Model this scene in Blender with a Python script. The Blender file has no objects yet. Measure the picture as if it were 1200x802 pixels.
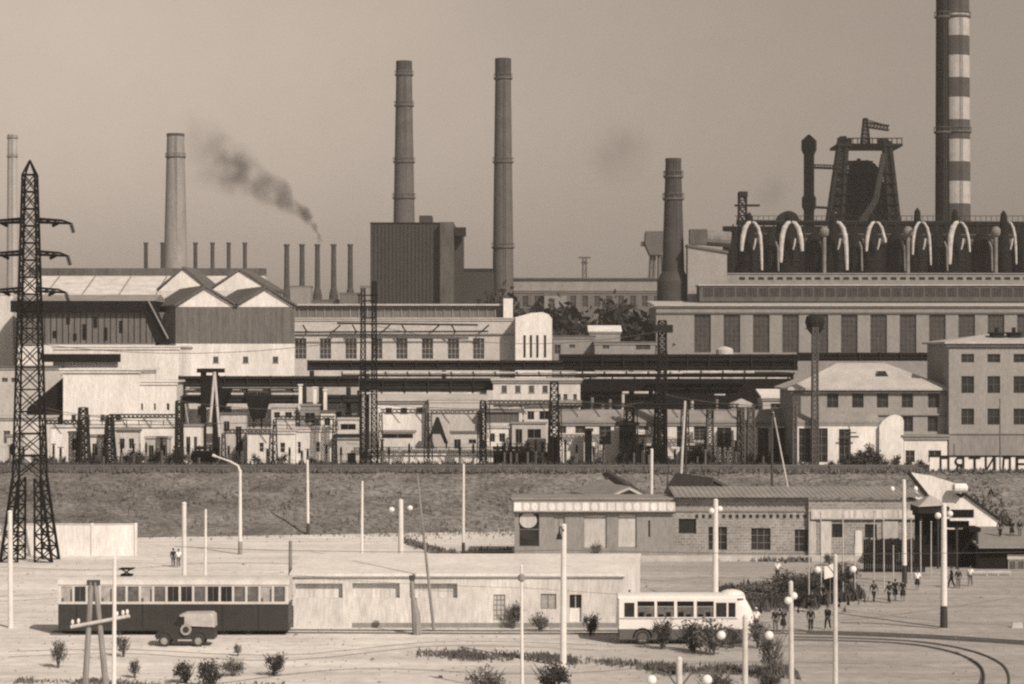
import bpy, math, random
from mathutils import Vector, Matrix
R = math.radians
rng = random.Random(7)
sc = bpy.context.scene
col = sc.collection
F, H, HZ = 2550.0, 20.0, 417.0          # focal length in photo pixels, eye height, horizon row

def X(px, Y): return (px - 600.0) * Y / F
def Z(py, Y): return H - (py - HZ) * Y / F
def PT(px, py, Y): return Vector((X(px, Y), Y, Z(py, Y)))
def GY(py): return F * H / (py - HZ)    # distance of a ground point seen at row py

# ------------------------------------------------------------------ materials
def mat(name, v, rough=.85, var=.18, scale=.6, stretch=(1, 1, 1), fine=.0, bump=0.0, metal=0.0, spec=.25, col3=None, emis=None):
    m = bpy.data.materials.new(name); m.use_nodes = True
    nt = m.node_tree; N = nt.nodes; L = nt.links
    b = N['Principled BSDF']
    c = col3 or (v, v, v)
    b.inputs['Roughness'].default_value = rough
    b.inputs['Metallic'].default_value = metal
    b.inputs['Specular IOR Level'].default_value = spec
    tc = N.new('ShaderNodeTexCoord'); mp = N.new('ShaderNodeMapping')
    mp.inputs['Scale'].default_value = stretch
    L.new(tc.outputs['Object'], mp.inputs['Vector'])
    n = N.new('ShaderNodeTexNoise'); n.inputs['Scale'].default_value = scale
    n.inputs['Detail'].default_value = 6; n.inputs['Roughness'].default_value = .62
    L.new(mp.outputs[0], n.inputs['Vector'])
    mr = N.new('ShaderNodeMapRange')
    mr.inputs['From Min'].default_value = .3; mr.inputs['From Max'].default_value = .7
    mr.inputs['To Min'].default_value = 1 - var; mr.inputs['To Max'].default_value = 1 + var
    L.new(n.outputs['Fac'], mr.inputs['Value'])
    out = mr.outputs[0]
    if fine:
        n2 = N.new('ShaderNodeTexNoise'); n2.inputs['Scale'].default_value = scale * 9
        n2.inputs['Detail'].default_value = 3
        L.new(mp.outputs[0], n2.inputs['Vector'])
        m2 = N.new('ShaderNodeMapRange'); m2.inputs['From Min'].default_value = .35; m2.inputs['From Max'].default_value = .65
        m2.inputs['To Min'].default_value = 1 - fine; m2.inputs['To Max'].default_value = 1 + fine
        L.new(n2.outputs['Fac'], m2.inputs['Value'])
        mu = N.new('ShaderNodeMath'); mu.operation = 'MULTIPLY'
        L.new(out, mu.inputs[0]); L.new(m2.outputs[0], mu.inputs[1]); out = mu.outputs[0]
    vm = N.new('ShaderNodeVectorMath'); vm.operation = 'SCALE'
    vm.inputs[0].default_value = c
    L.new(out, vm.inputs['Scale']); L.new(vm.outputs[0], b.inputs['Base Color'])
    if bump:
        bp = N.new('ShaderNodeBump'); bp.inputs['Strength'].default_value = bump
        bp.inputs['Distance'].default_value = .1
        L.new(n.outputs['Fac'], bp.inputs['Height']); L.new(bp.outputs[0], b.inputs['Normal'])
    return m

M = {}
M['white'] = mat('whitewash', .60, var=.17, scale=.5, stretch=(1, 1, .22), fine=.10)
M['white2'] = mat('aged_whitewash', .49, var=.20, scale=.6, stretch=(1, 1, .22), fine=.12)
M['pale'] = mat('pale_render', .40, var=.14, scale=.4, stretch=(1, 1, .4), fine=.10)
M['grey'] = mat('grey_render', .21, var=.14, scale=.45, stretch=(1, 1, .3), fine=.10)
M['midgrey'] = mat('mid_grey_render', .22, var=.16, scale=.4, stretch=(1, 1, .3), fine=.12)
M['officewall'] = mat('grey_office_render', .24, var=.12, scale=.4, stretch=(1, 1, .4), fine=.10)
M['fadedbyhaze'] = mat('faded_far_haze_brick', .30, var=.1, scale=.3)  # haze over the far chimney is put into this pale colour
M['clad'] = mat('dark_sheet_cladding', .12, var=.22, scale=.9, stretch=(1, 1, .12), fine=.16)
M['darkclad'] = mat('soot_dark_cladding', .075, var=.3, scale=.5, stretch=(1, 1, .3), fine=.16)
M['boiler'] = mat('dark_boiler_cladding', .038, var=.14, scale=.4, stretch=(1, 1, .2), fine=.14)
M['dark'] = mat('dark_steel', .018, var=.25, scale=1.0, rough=.8, spec=.12)
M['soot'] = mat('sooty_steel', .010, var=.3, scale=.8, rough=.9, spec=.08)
M['steel'] = mat('steel_grey', .09, var=.25, scale=1.2, rough=.6)
M['pipe'] = mat('pale_pipe_lagging', .40, var=.3, scale=1.2)
M['midpipe'] = mat('grey_pipe_lagging', .16, var=.25, scale=.9)
M['roof'] = mat('grey_roofing', .36, var=.14, scale=.4, fine=.12)
M['paleroof'] = mat('pale_roofing', .58, var=.12, scale=.3, fine=.08)
M['darkroof'] = mat('dark_roofing', .10, var=.25, scale=.5, fine=.1)
M['glass'] = mat('dark_window_glass', .022, rough=.25, var=.5, scale=.7, spec=.3)
M['glass2'] = mat('dusty_window_glass', .065, rough=.4, var=.35, scale=.8, stretch=(1, 1, .6), fine=.2)
M['hallglass'] = mat('sooty_hall_glazing', .035, rough=.6, var=.35, scale=.9, fine=.3)
M['curtain_or_reflection'] = mat('pale_curtain_or_reflection', .30, var=.3, scale=2.0)
M['concrete'] = mat('white_concrete_pole', .58, var=.12, scale=1.0)
M['conclamp'] = mat('greyed_lamp_concrete', .46, var=.2, scale=1.5)
M['bushleaf'] = mat('works_foliage', .03, var=.4, scale=1.2, rough=.95)
M['busglass'] = mat('bus_window_glass', .11, rough=.35, var=.5, scale=1.6, fine=.3)
M['concgrey'] = mat('grey_concrete', .38, var=.2, scale=.8)
M['timber'] = mat('weathered_timber', .20, var=.3, scale=2.0, stretch=(3, 3, .4))
M['palewood'] = mat('bleached_timber', .45, var=.25, scale=2.0, stretch=(3, 3, .4))
M['darkwood'] = mat('tarred_timber', .05, var=.3, scale=2.0)
M['globe'] = mat('opal_lamp_glass', .68, rough=.3, var=.02, scale=1, spec=.5)
M['leaf'] = mat('dark_foliage', .055, var=.5, scale=1.6, rough=.9)
M['leafmid'] = mat('dusty_foliage', .11, var=.45, scale=1.6, rough=.9)
M['bark'] = mat('bark', .08, var=.3, scale=3.0)
M['cream'] = mat('cream_vehicle_paint', .66, rough=.45, var=.06, scale=.9, spec=.4)
M['tramcream'] = mat('dusty_tram_paint', .48, rough=.6, var=.14, scale=.9, stretch=(1, 1, .4), fine=.08)
M['darkpaint'] = mat('dark_vehicle_paint', .028, rough=.5, var=.2, scale=.8, spec=.4)
M['greypaint_shaded'] = mat('grey_vehicle_paint_shaded', .09, rough=.5, var=.15, scale=.8, spec=.4)  # bus skirt grey, darkened so its shadow sits in the paint
M['canvas'] = mat('faded_canvas', .36, var=.16, scale=1.5, fine=.08)
M['tyre'] = mat('tyre_rubber', .035, var=.2, scale=3.0)
M['rim'] = mat('dusty_wheel_rim', .26, var=.2, scale=3.0)
M['skin'] = mat('skin_tone', .16, var=.08, scale=3)
M['cloth_dark'] = mat('dark_cloth', .014, var=.2, scale=5)
M['cloth_mid'] = mat('grey_cloth', .13, var=.2, scale=5)
M['cloth_white'] = mat('white_cloth', .74, var=.06, scale=5)
M['hair'] = mat('dark_hair', .03, var=.2, scale=8)
M['rail'] = mat('steel_rail', .12, var=.2, scale=2, rough=.5, metal=.3)
M['rut'] = mat('tyre_worn_dust', .25, var=.3, scale=.5, fine=.25)
M['bed'] = mat('oily_track_bed', .075, var=.35, scale=1.2, fine=.2)
M['sign'] = mat('pale_sign_board', .64, var=.12, scale=1.2)
M['plateaum'] = mat('cinder_yard', .16, var=.35, scale=.25, fine=.25)
M['chim'] = mat('chimney_brick', .09, var=.16, scale=.25, stretch=(1, 1, 1.6), fine=.15)
M['chimdark'] = mat('dark_chimney_brick', .045, var=.2, scale=.25, stretch=(1, 1, 1.6), fine=.15)
M['chimcap'] = mat('sooted_chimney_top', .05, var=.2, scale=.4)
M['weed'] = mat('dry_weeds', .10, var=.4, scale=2, rough=.95)

def brick_mat():
    m = mat('sooty_brickwork', .25, var=.2, scale=.5, fine=.15)
    nt = m.node_tree; N = nt.nodes; L = nt.links
    br = N.new('ShaderNodeTexBrick'); br.inputs['Scale'].default_value = 1.0
    br.inputs['Brick Width'].default_value = .55; br.inputs['Row Height'].default_value = .28
    br.inputs['Mortar Size'].default_value = .03
    br.inputs['Color1'].default_value = (1, 1, 1, 1); br.inputs['Color2'].default_value = (.72, .72, .72, 1)
    br.inputs['Mortar'].default_value = (1.2, 1.2, 1.2, 1)
    tc = N.new('ShaderNodeTexCoord'); sp = N.new('ShaderNodeSeparateXYZ'); cb = N.new('ShaderNodeCombineXYZ')
    ad = N.new('ShaderNodeMath'); L.new(tc.outputs['Object'], sp.inputs[0])
    L.new(sp.outputs['X'], ad.inputs[0]); L.new(sp.outputs['Y'], ad.inputs[1])
    L.new(ad.outputs[0], cb.inputs['X']); L.new(sp.outputs['Z'], cb.inputs['Y']); L.new(cb.outputs[0], br.inputs['Vector'])
    b = N['Principled BSDF']; src = b.inputs['Base Color'].links[0].from_socket
    vm = N.new('ShaderNodeVectorMath'); vm.operation = 'MULTIPLY'
    L.new(src, vm.inputs[0]); L.new(br.outputs['Color'], vm.inputs[1]); L.new(vm.outputs[0], b.inputs['Base Color'])
    return m
M['brick'] = brick_mat()

def stripe_mat(name, z0, period, dark, light, phase=0.0):
    m = mat(name, 1.0, var=.14, scale=.5, fine=.12)
    nt = m.node_tree; N = nt.nodes; L = nt.links
    tc = N.new('ShaderNodeTexCoord'); sp = N.new('ShaderNodeSeparateXYZ'); L.new(tc.outputs['Object'], sp.inputs[0])
    a = N.new('ShaderNodeMath'); a.operation = 'SUBTRACT'; a.inputs[1].default_value = z0; L.new(sp.outputs['Z'], a.inputs[0])
    d = N.new('ShaderNodeMath'); d.operation = 'DIVIDE'; d.inputs[1].default_value = period; L.new(a.outputs[0], d.inputs[0])
    f = N.new('ShaderNodeMath'); f.operation = 'FRACT'; L.new(d.outputs[0], f.inputs[0])
    g = N.new('ShaderNodeMath'); g.operation = 'LESS_THAN'; g.inputs[1].default_value = .47; L.new(f.outputs[0], g.inputs[0])
    mr = N.new('ShaderNodeMapRange'); mr.inputs['To Min'].default_value = light; mr.inputs['To Max'].default_value = dark
    L.new(g.outputs[0], mr.inputs['Value'])
    b = N['Principled BSDF']; src = b.inputs['Base Color'].links[0].from_socket
    vm = N.new('ShaderNodeVectorMath'); vm.operation = 'SCALE'
    L.new(src, vm.inputs[0]); L.new(mr.outputs[0], vm.inputs['Scale']); L.new(vm.outputs[0], b.inputs['Base Color'])
    return m

# ------------------------------------------------------------------ mesh building
class MB:
    def __init__(s): s.v = []; s.f = []
    def add(s, vs, fs):
        o = len(s.v); s.v += [Vector(p) for p in vs]; s.f += [tuple(i + o for i in f) for f in fs]; return s
    def box(s, x0, x1, y0, y1, z0, z1):
        return s.add([(x0, y0, z0), (x1, y0, z0), (x1, y1, z0), (x0, y1, z0), (x0, y0, z1), (x1, y0, z1), (x1, y1, z1), (x0, y1, z1)],
                     [(0, 3, 2, 1), (4, 5, 6, 7), (0, 1, 5, 4), (1, 2, 6, 5), (2, 3, 7, 6), (3, 0, 4, 7)])
    def tube(s, p, q, r0, r1=None, n=8, caps=True):
        p = Vector(p); q = Vector(q); r1 = r0 if r1 is None else r1
        d = (q - p); 
        if d.length < 1e-6: return s
        d.normalize(); u = d.orthogonal().normalized(); w = d.cross(u)
        vs = []
        for c, r in ((p, r0), (q, r1)):
            for i in range(n):
                a = 2 * math.pi * (i + .5) / n
                vs.append(c + (u * math.cos(a) + w * math.sin(a)) * r)
        fs = [(i, (i + 1) % n, n + (i + 1) % n, n + i) for i in range(n)]
        if caps: fs += [tuple(reversed(range(n))), tuple(range(n, 2 * n))]
        return s.add(vs, fs)
    def path(s, pts, r, n=8):
        pts = [Vector(p) for p in pts]; rings = []
        for i, p in enumerate(pts):
            d = (pts[min(i + 1, len(pts) - 1)] - pts[max(i - 1, 0)]).normalized()
            ref = Vector((0, 1, 0)) if abs(d.y) < .9 else Vector((0, 0, 1))
            u = d.cross(ref).normalized(); w = u.cross(d)
            rr = r[i] if isinstance(r, (list, tuple)) else r
            rings.append([p + (u * math.cos(2 * math.pi * k / n) + w * math.sin(2 * math.pi * k / n)) * rr for k in range(n)])
        vs = [v for rg in rings for v in rg]; fs = []
        for i in range(len(pts) - 1):
            for k in range(n):
                fs.append((i * n + k, i * n + (k + 1) % n, (i + 1) * n + (k + 1) % n, (i + 1) * n + k))
        fs += [tuple(range(n)), tuple(range((len(pts) - 1) * n, len(pts) * n))]
        return s.add(vs, fs)
    def prism(s, poly, vec):
        n = len(poly); a = [Vector(p) for p in poly]; v = Vector(vec)
        return s.add(a + [p + v for p in a],
                     [tuple(range(n)), tuple(reversed(range(n, 2 * n)))] + [(i, n + i, n + (i + 1) % n, (i + 1) % n) for i in range(n)])
    def lathe(s, cx, cy, prof, n=24, caps=True):
        vs = []
        for r, z in prof:
            for i in range(n):
                a = 2 * math.pi * i / n; vs.append((cx + r * math.cos(a), cy + r * math.sin(a), z))
        fs = []
        for j in range(len(prof) - 1):
            for i in range(n):
                fs.append((j * n + i, j * n + (i + 1) % n, (j + 1) * n + (i + 1) % n, (j + 1) * n + i))
        if caps: fs += [tuple(reversed(range(n))), tuple(range((len(prof) - 1) * n, len(prof) * n))]
        return s.add(vs, fs)
    def sphere(s, c, r, n=12, sz=1.0):
        c = Vector(c); k = n // 2
        prof = [(max(.001, r * math.sin(math.pi * j / k)), c.z - r * sz * math.cos(math.pi * j / k)) for j in range(k + 1)]
        return s.lathe(c.x, c.y, prof, n)
    def build(s, name, m, parent=None, at=None, smooth=False):
        me = bpy.data.meshes.new(name)
        off = Vector((0, 0, 0))
        if parent is not None: off = wpos(parent)
        elif at is not None: off = Vector(at)
        me.from_pydata([tuple(p - off) for p in s.v], [], s.f); me.validate(); me.update()
        o = bpy.data.objects.new(name, me); col.objects.link(o)
        me.materials.append(m)
        if smooth:
            for p in me.polygons: p.use_smooth = True
        if parent is not None: o.parent = parent
        elif at is not None: o.location = off
        return o

def recalc(o):
    import bmesh
    b = bmesh.new(); b.from_mesh(o.data); bmesh.ops.recalc_face_normals(b, faces=b.faces); b.to_mesh(o.data); b.free(); return o

def wpos(o):
    p = Vector((0, 0, 0))
    while o is not None: p += Vector(o.location); o = o.parent
    return p

def tag(o, label=None, cat=None, group=None, kind=None):
    if label: o['label'] = label
    if cat: o['category'] = cat
    if group: o['group'] = group
    if kind: o['kind'] = kind
    return o

def thing(name, label, cat, loc, group=None):
    o = bpy.data.objects.new(name, None); col.objects.link(o); o.location = Vector(loc)
    o.empty_display_size = .5
    return tag(o, label, cat, group)

def children(o): return [c for c in bpy.data.objects if c.parent == o]
_kids = {}
def copy_tree(o, parent=None):
    c = o.copy(); col.objects.link(c)
    if parent is not None: c.parent = parent
    if o.name not in _kids: _kids[o.name] = [k for k in o.children]
    for k in _kids[o.name]: copy_tree(k, c)
    return c
def place(proto, first, loc, rz=0, label=None, sc_=1.0):
    """first use moves the prototype, later ones copy it"""
    o = proto if first else copy_tree(proto)
    o.location = Vector(loc); o.rotation_euler.z = rz
    if sc_ != 1.0 or not first: o.scale = (sc_, sc_, sc_) if not isinstance(sc_, tuple) else sc_
    if label: o['label'] = label
    return o

# ------------------------------------------------------------------ facades
def facade(mb, x0, x1, z0, z1, y, ops, d=.22):
    """a front wall sheet at y with real openings (xa,xb,za,zb) and their reveals going back d"""
    xs = sorted({x0, x1, *[o[0] for o in ops], *[o[1] for o in ops]})
    zs = sorted({z0, z1, *[o[2] for o in ops], *[o[3] for o in ops]})
    for i in range(len(xs) - 1):
        for j in range(len(zs) - 1):
            cx = (xs[i] + xs[i + 1]) / 2; cz = (zs[j] + zs[j + 1]) / 2
            if any(o[0] < cx < o[1] and o[2] < cz < o[3] for o in ops): continue
            mb.add([(xs[i], y, zs[j]), (xs[i + 1], y, zs[j]), (xs[i + 1], y, zs[j + 1]), (xs[i], y, zs[j + 1])], [(0, 1, 2, 3)])
    for a, b, c, e in ops:
        mb.add([(a, y, c), (b, y, c), (b, y, e), (a, y, e), (a, y + d, c), (b, y + d, c), (b, y + d, e), (a, y + d, e)],
               [(0, 4, 5, 1), (1, 5, 6, 2), (2, 6, 7, 3), (3, 7, 4, 0)])

def window(parent, o, y, gm, fm, nx=1, nz=1, bar=.06, name='window', d=.2):
    a, b, c, e = o
    g = MB().box(a + .002, b - .002, y + d - .02, y + d + .05, c + .002, e - .002).build(name, gm, parent)
    f = MB(); t = bar
    f.box(a + .004, a + t, y + d - .08, y + d - .024, c + .004, e - .004); f.box(b - t, b - .004, y + d - .08, y + d - .024, c + .004, e - .004)
    f.box(a + t, b - t, y + d - .08, y + d - .024, c + .004, c + t); f.box(a + t, b - t, y + d - .08, y + d - .024, e - t, e - .004)
    for i in range(1, nx):
        x = a + (b - a) * i / nx; f.box(x - t * .4, x + t * .4, y + d - .074, y + d - .024, c + t, e - t)
    for i in range(1, nz):
        z = c + (e - c) * i / nz; f.box(a + t, b - t, y + d - .07, y + d - .024, z - t * .35, z + t * .35)
    f.build('frame', fm, g)
    return g

def block(name, label, cat, px0, px1, pyt, Y, depth, zb, wm, ops=(), gm=None, fm=None, nx=2, nz=2, bar=.06, group=None,
          roof='flat', rm=None, rise=1.5, over=.4, winname='window', d=.22, cornice=True):
    """a building: ops are openings in photo pixels, measured in its front plane"""
    x0, x1, zt = X(px0, Y), X(px1, Y), Z(pyt, Y)
    r = thing(name, label, cat, ((x0 + x1) / 2, Y, zb), group)
    oo = [(X(a, Y), X(b, Y), Z(e, Y), Z(c, Y)) for a, b, c, e in ops]
    w = MB(); facade(w, x0, x1, zb - .3, zt, Y, oo, d)
    y1 = Y + depth
    w.add([(x0, Y, zb - .3), (x0, y1, zb - .3), (x0, y1, zt), (x0, Y, zt), (x1, Y, zb - .3), (x1, y1, zb - .3), (x1, y1, zt), (x1, Y, zt)],
          [(0, 3, 2, 1), (4, 5, 6, 7), (1, 2, 6, 5)])
    w.build('wall', wm, r)
    for o in oo: window(r, o, Y, gm or M['glass'], fm or M['grey'], nx, nz, bar, winname, d)
    q = MB(); rm = rm or M['roof']; h = .25
    if roof == 'flat':
        q.box(x0 - over, x1 + over, Y - over, y1 + over, zt + .003, zt + h)
    elif roof == 'hip':
        a, b, c, e = x0 - over, x1 + over, Y - over, y1 + over; m_ = min((e - c) / 2, (b - a) / 2 - .1); ym = (c + e) / 2
        q.add([(a, c, zt), (b, c, zt), (b, e, zt), (a, e, zt), (a, c, zt + h), (b, c, zt + h), (b, e, zt + h), (a, e, zt + h),
               (a + m_, ym, zt + h + rise), (b - m_, ym, zt + h + rise)],
              [(0, 3, 2, 1), (0, 1, 5, 4), (1, 2, 6, 5), (2, 3, 7, 6), (3, 0, 4, 7), (4, 5, 9, 8), (5, 6, 9), (6, 7, 8, 9), (7, 4, 8)])
    elif roof == 'shed':        # rises to the back
        q.prism([(x0 - over, Y - over, zt + .003), (x0 - over, y1 + over, zt + rise), (x0 - over, y1 + over, zt + rise + h), (x0 - over, Y - over, zt + h)], (x1 - x0 + 2 * over, 0, 0))
    elif roof == 'gable':       # ridge along x
        q.prism([(x0 - over, Y - over, zt + .003), (x0 - over, y1 + over, zt + .003), (x0 - over, y1 + over, zt + h), (x0 - over, (Y + y1) / 2, zt + rise + h), (x0 - over, Y - over, zt + h)], (x1 - x0 + 2 * over, 0, 0))
    recalc(q.build('roof', rm, r))
    if cornice:
        MB().box(x0 - over * .6, x1 + over * .6, Y - over * .6, Y - .003, zt - .35, zt - .003).build('cornice', fm or wm, r)
    return r

# ------------------------------------------------------------------ world, sun, camera
SUN_EL, SUN_AZ = R(38), R(36)     # azimuth from the direction behind the camera (-Y) round to +X
sdir = Vector((math.sin(SUN_AZ) * math.cos(SUN_EL), -math.cos(SUN_AZ) * math.cos(SUN_EL), math.sin(SUN_EL)))
w = bpy.data.worlds.new('World'); sc.world = w; w.use_nodes = True
N = w.node_tree.nodes; L = w.node_tree.links
bg = N['Background']; bg.inputs['Strength'].default_value = .100
sky = N.new('ShaderNodeTexSky'); sky.sky_type = 'NISHITA'; sky.sun_disc = False
sky.sun_elevation = SUN_EL
sky.sun_rotation = math.atan2(sdir.x, sdir.y)
sky.air_density = 1.0; sky.dust_density = 3.0; sky.ozone_density = 1.0
bw = N.new('ShaderNodeRGBToBW'); L.new(sky.outputs[0], bw.inputs[0])
# sky colour dimmed by hand towards the right, an overall tonal falloff
tc = N.new('ShaderNodeTexCoord'); sp = N.new('ShaderNodeSeparateXYZ'); L.new(tc.outputs['Generated'], sp.inputs[0])
mr = N.new('ShaderNodeMapRange'); mr.interpolation_type = 'SMOOTHSTEP'
mr.inputs['From Min'].default_value = -.24; mr.inputs['From Max'].default_value = .24
mr.inputs['To Min'].default_value = 1.0; mr.inputs['To Max'].default_value = .64
L.new(sp.outputs['X'], mr.inputs['Value'])
ns = N.new('ShaderNodeTexNoise'); ns.inputs['Scale'].default_value = 11; ns.inputs['Detail'].default_value = 7; ns.inputs['Roughness'].default_value = .7
L.new(tc.outputs['Generated'], ns.inputs['Vector'])
nm = N.new('ShaderNodeMapRange'); nm.inputs['To Min'].default_value = .90; nm.inputs['To Max'].default_value = 1.10
L.new(ns.outputs['Fac'], nm.inputs['Value'])
cr = N.new('ShaderNodeValToRGB'); cr.color_ramp.elements[0].position = 0; cr.color_ramp.elements[0].color = (.80, .80, .80, 1); cr.color_ramp.elements[1].position = .45; cr.color_ramp.elements[1].color = (.72, .72, .72, 1)
e_ = cr.color_ramp.elements.new(.16); e_.color = (1, 1, 1, 1)
L.new(sp.outputs['Z'], cr.inputs[0])
m0 = N.new('ShaderNodeMath'); m0.operation = 'MULTIPLY'; L.new(bw.outputs[0], m0.inputs[0]); L.new(cr.outputs[0], m0.inputs[1])
m1 = N.new('ShaderNodeMath'); m1.operation = 'MULTIPLY'; L.new(m0.outputs[0], m1.inputs[0]); L.new(mr.outputs[0], m1.inputs[1])
m2 = N.new('ShaderNodeMath'); m2.operation = 'MULTIPLY'; L.new(m1.outputs[0], m2.inputs[0]); L.new(nm.outputs[0], m2.inputs[1])
TINT = (1.2, 1.0, .83)
vm = N.new('ShaderNodeVectorMath'); vm.operation = 'SCALE'; vm.inputs[0].default_value = TINT
L.new(m2.outputs[0], vm.inputs['Scale']); L.new(vm.outputs[0], bg.inputs['Color'])

sl = bpy.data.lights.new('sun', 'SUN'); sl.energy = 3.8; sl.angle = R(.6); sl.color = (1.0, .835, .69)
so = bpy.data.objects.new('sun', sl); col.objects.link(so)
so.rotation_euler = (-sdir).to_track_quat('-Z', 'Y').to_euler()

cam = bpy.data.cameras.new('camera'); co = bpy.data.objects.new('camera', cam); col.objects.link(co)
co.location = (0, 0, H); co.rotation_euler = (R(90), 0, 0)
cam.sensor_width = 36; cam.lens = 36 * F / 1200; cam.shift_y = (HZ - 401) / 1200
cam.clip_end = 6000; cam.clip_start = 1
sc.camera = co
sc.view_settings.view_transform = 'Standard'; sc.view_settings.look = 'None'
sc.view_settings.exposure = 0.38; sc.view_settings.gamma = 1.0
sc.render.engine = 'CYCLES'
sc.cycles.use_denoising = False
sc.cycles.filter_width = 2.3
sc.cycles.max_bounces = 5; sc.cycles.volume_bounces = 0; sc.cycles.transparent_max_bounces = 8
# ================================================================== SETTING
PZ = 6.1; YT = 262.0
def foot_y(x): 
    return 236 + 12 * min(1, max(0, (x + 55) / 55)) if x < 25 else 248
def ground_mat():
    m = mat('dusty_ground', 1.0, var=.13, scale=.12, fine=.10)
    nt = m.node_tree; N = nt.nodes; L = nt.links
    tc = N.new('ShaderNodeTexCoord'); sp = N.new('ShaderNodeSeparateXYZ'); L.new(tc.outputs['Object'], sp.inputs[0])
    n = N.new('ShaderNodeTexNoise'); n.inputs['Scale'].default_value = .035; n.inputs['Detail'].default_value = 4; L.new(tc.outputs['Object'], n.inputs['Vector'])
    a = N.new('ShaderNodeMath'); a.operation = 'MULTIPLY_ADD'; a.inputs[1].default_value = 24; L.new(n.outputs['Fac'], a.inputs[0]); L.new(sp.outputs['X'], a.inputs[2])
    mr = N.new('ShaderNodeMapRange'); mr.interpolation_type = 'SMOOTHSTEP'
    mr.inputs['From Min'].default_value = -2; mr.inputs['From Max'].default_value = 34
    mr.inputs['To Min'].default_value = .60; mr.inputs['To Max'].default_value = .32  # uneven exposure put into the ground colour, paler to the left
    L.new(a.outputs[0], mr.inputs['Value'])
    # streaks left by wheels, running along the yard
    mp = N.new('ShaderNodeMapping'); mp.inputs['Scale'].default_value = (.03, .55, 1); L.new(tc.outputs['Object'], mp.inputs['Vector'])
    s = N.new('ShaderNodeTexNoise'); s.inputs['Scale'].default_value = 1.0; s.inputs['Detail'].default_value = 5; L.new(mp.outputs[0], s.inputs['Vector'])
    sm = N.new('ShaderNodeMapRange'); sm.inputs['From Min'].default_value = .35; sm.inputs['From Max'].default_value = .7
    sm.inputs['To Min'].default_value = 1.08; sm.inputs['To Max'].default_value = .80; L.new(s.outputs['Fac'], sm.inputs['Value'])
    mu = N.new('ShaderNodeMath'); mu.operation = 'MULTIPLY'; L.new(mr.outputs[0], mu.inputs[0]); L.new(sm.outputs[0], mu.inputs[1])
    b = N['Principled BSDF']; src = b.inputs['Base Color'].links[0].from_socket
    vm = N.new('ShaderNodeVectorMath'); vm.operation = 'SCALE'
    L.new(src, vm.inputs[0]); L.new(mu.outputs[0], vm.inputs['Scale']); L.new(vm.outputs[0], b.inputs['Base Color'])
    return m
M['ground'] = ground_mat()
M['bank'] = mat('dry_grass_bank', .135, var=.42, scale=.16, fine=.38, stretch=(1, 1.9, 1), bump=.6)

cols_ = [-2500, -400, -120] + [-80 + 5 * i for i in range(33)] + [120, 400, 2500]
g = MB(); vs = []
rows = [-300, 0, 60, 100, 150, 200, 225, None]
for y in rows:
    for x in cols_: vs.append((x, foot_y(x) if y is None else y, 0))
nc = len(cols_)
fs = [(j * nc + i, j * nc + i + 1, (j + 1) * nc + i + 1, (j + 1) * nc + i) for j in range(len(rows) - 1) for i in range(nc - 1)]
g.add(vs, fs); tag(g.build('ground', M['ground']), kind='structure')
e = MB(); vs = []
NS = 14
xc = [-2500, -400, -120] + [-80 + 1.6 * i for i in range(101)] + [120, 400, 2500]
for j in range(NS + 1):
    t = j / NS
    for x in xc:
        fy = foot_y(x); jit = 0 if j in (0, NS) else (rng.uniform(-.22, .22))
        s = t * t * (3 - 2 * t) * .35 + t * .65
        vs.append((x, fy + (YT - fy) * t, PZ * s + jit))
nc = len(xc)
e.add(vs, [(j * nc + i, j * nc + i + 1, (j + 1) * nc + i + 1, (j + 1) * nc + i) for j in range(NS) for i in range(nc - 1)])
tag(e.build('embankment', M['bank'], smooth=True), kind='structure')
p = MB().add([(-2500, YT, PZ), (2500, YT, PZ), (2500, 3200, PZ), (-2500, 3200, PZ)], [(0, 1, 2, 3)])
tag(p.build('works_yard', M['plateaum']), kind='structure')
# railway along the top of the bank: ballast shoulder, sleepers, rails
t = MB().prism([(-130, 263.0, PZ + .004), (-130, 266.6, PZ + .004), (-130, 266.0, PZ + .38), (-130, 263.6, PZ + .38)], (260, 0, 0))
rb = recalc(tag(t.build('railway_bed', M['bed']), kind='structure'))
t = MB()
for yy in (264.1, 265.6): t.box(-130, 130, yy - .04, yy + .04, PZ + .44, PZ + .6)
tag(t.build('railway_rails', M['rail']), kind='structure')
# foot of the bank: trodden pale path strip
# tram tracks in the yard
def strip(name, pts, wd, z, m, kind='structure'):
    pts = [Vector((a, b, 0)) for a, b in pts]; s = MB(); vs = []
    for i, q in enumerate(pts):
        d = (pts[min(i + 1, len(pts) - 1)] - pts[max(i - 1, 0)]).normalized(); nrm = Vector((-d.y, d.x, 0))
        vs += [q + nrm * wd / 2 + Vector((0, 0, z)), q - nrm * wd / 2 + Vector((0, 0, z))]
    s.add(vs, [(2 * i, 2 * i + 1, 2 * i + 3, 2 * i + 2) for i in range(len(pts) - 1)])
    return tag(s.build(name, m), kind=kind)
def gp(px, py): Y = GY(py); return (X(px, Y), Y)
def smooth_pts(pts, k=6):
    out = []
    for i in range(len(pts) - 1):
        p0 = Vector(pts[max(i - 1, 0)]); p1 = Vector(pts[i]); p2 = Vector(pts[i + 1]); p3 = Vector(pts[min(i + 2, len(pts) - 1)])
        for j in range(k):
            t = j / k
            q = .5 * ((2 * p1) + (-p0 + p2) * t + (2 * p0 - 5 * p1 + 4 * p2 - p3) * t * t + (-p0 + 3 * p1 - 3 * p2 + p3) * t ** 3)
            out.append((q.x, q.y))
    out.append(tuple(pts[-1])); return out
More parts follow.
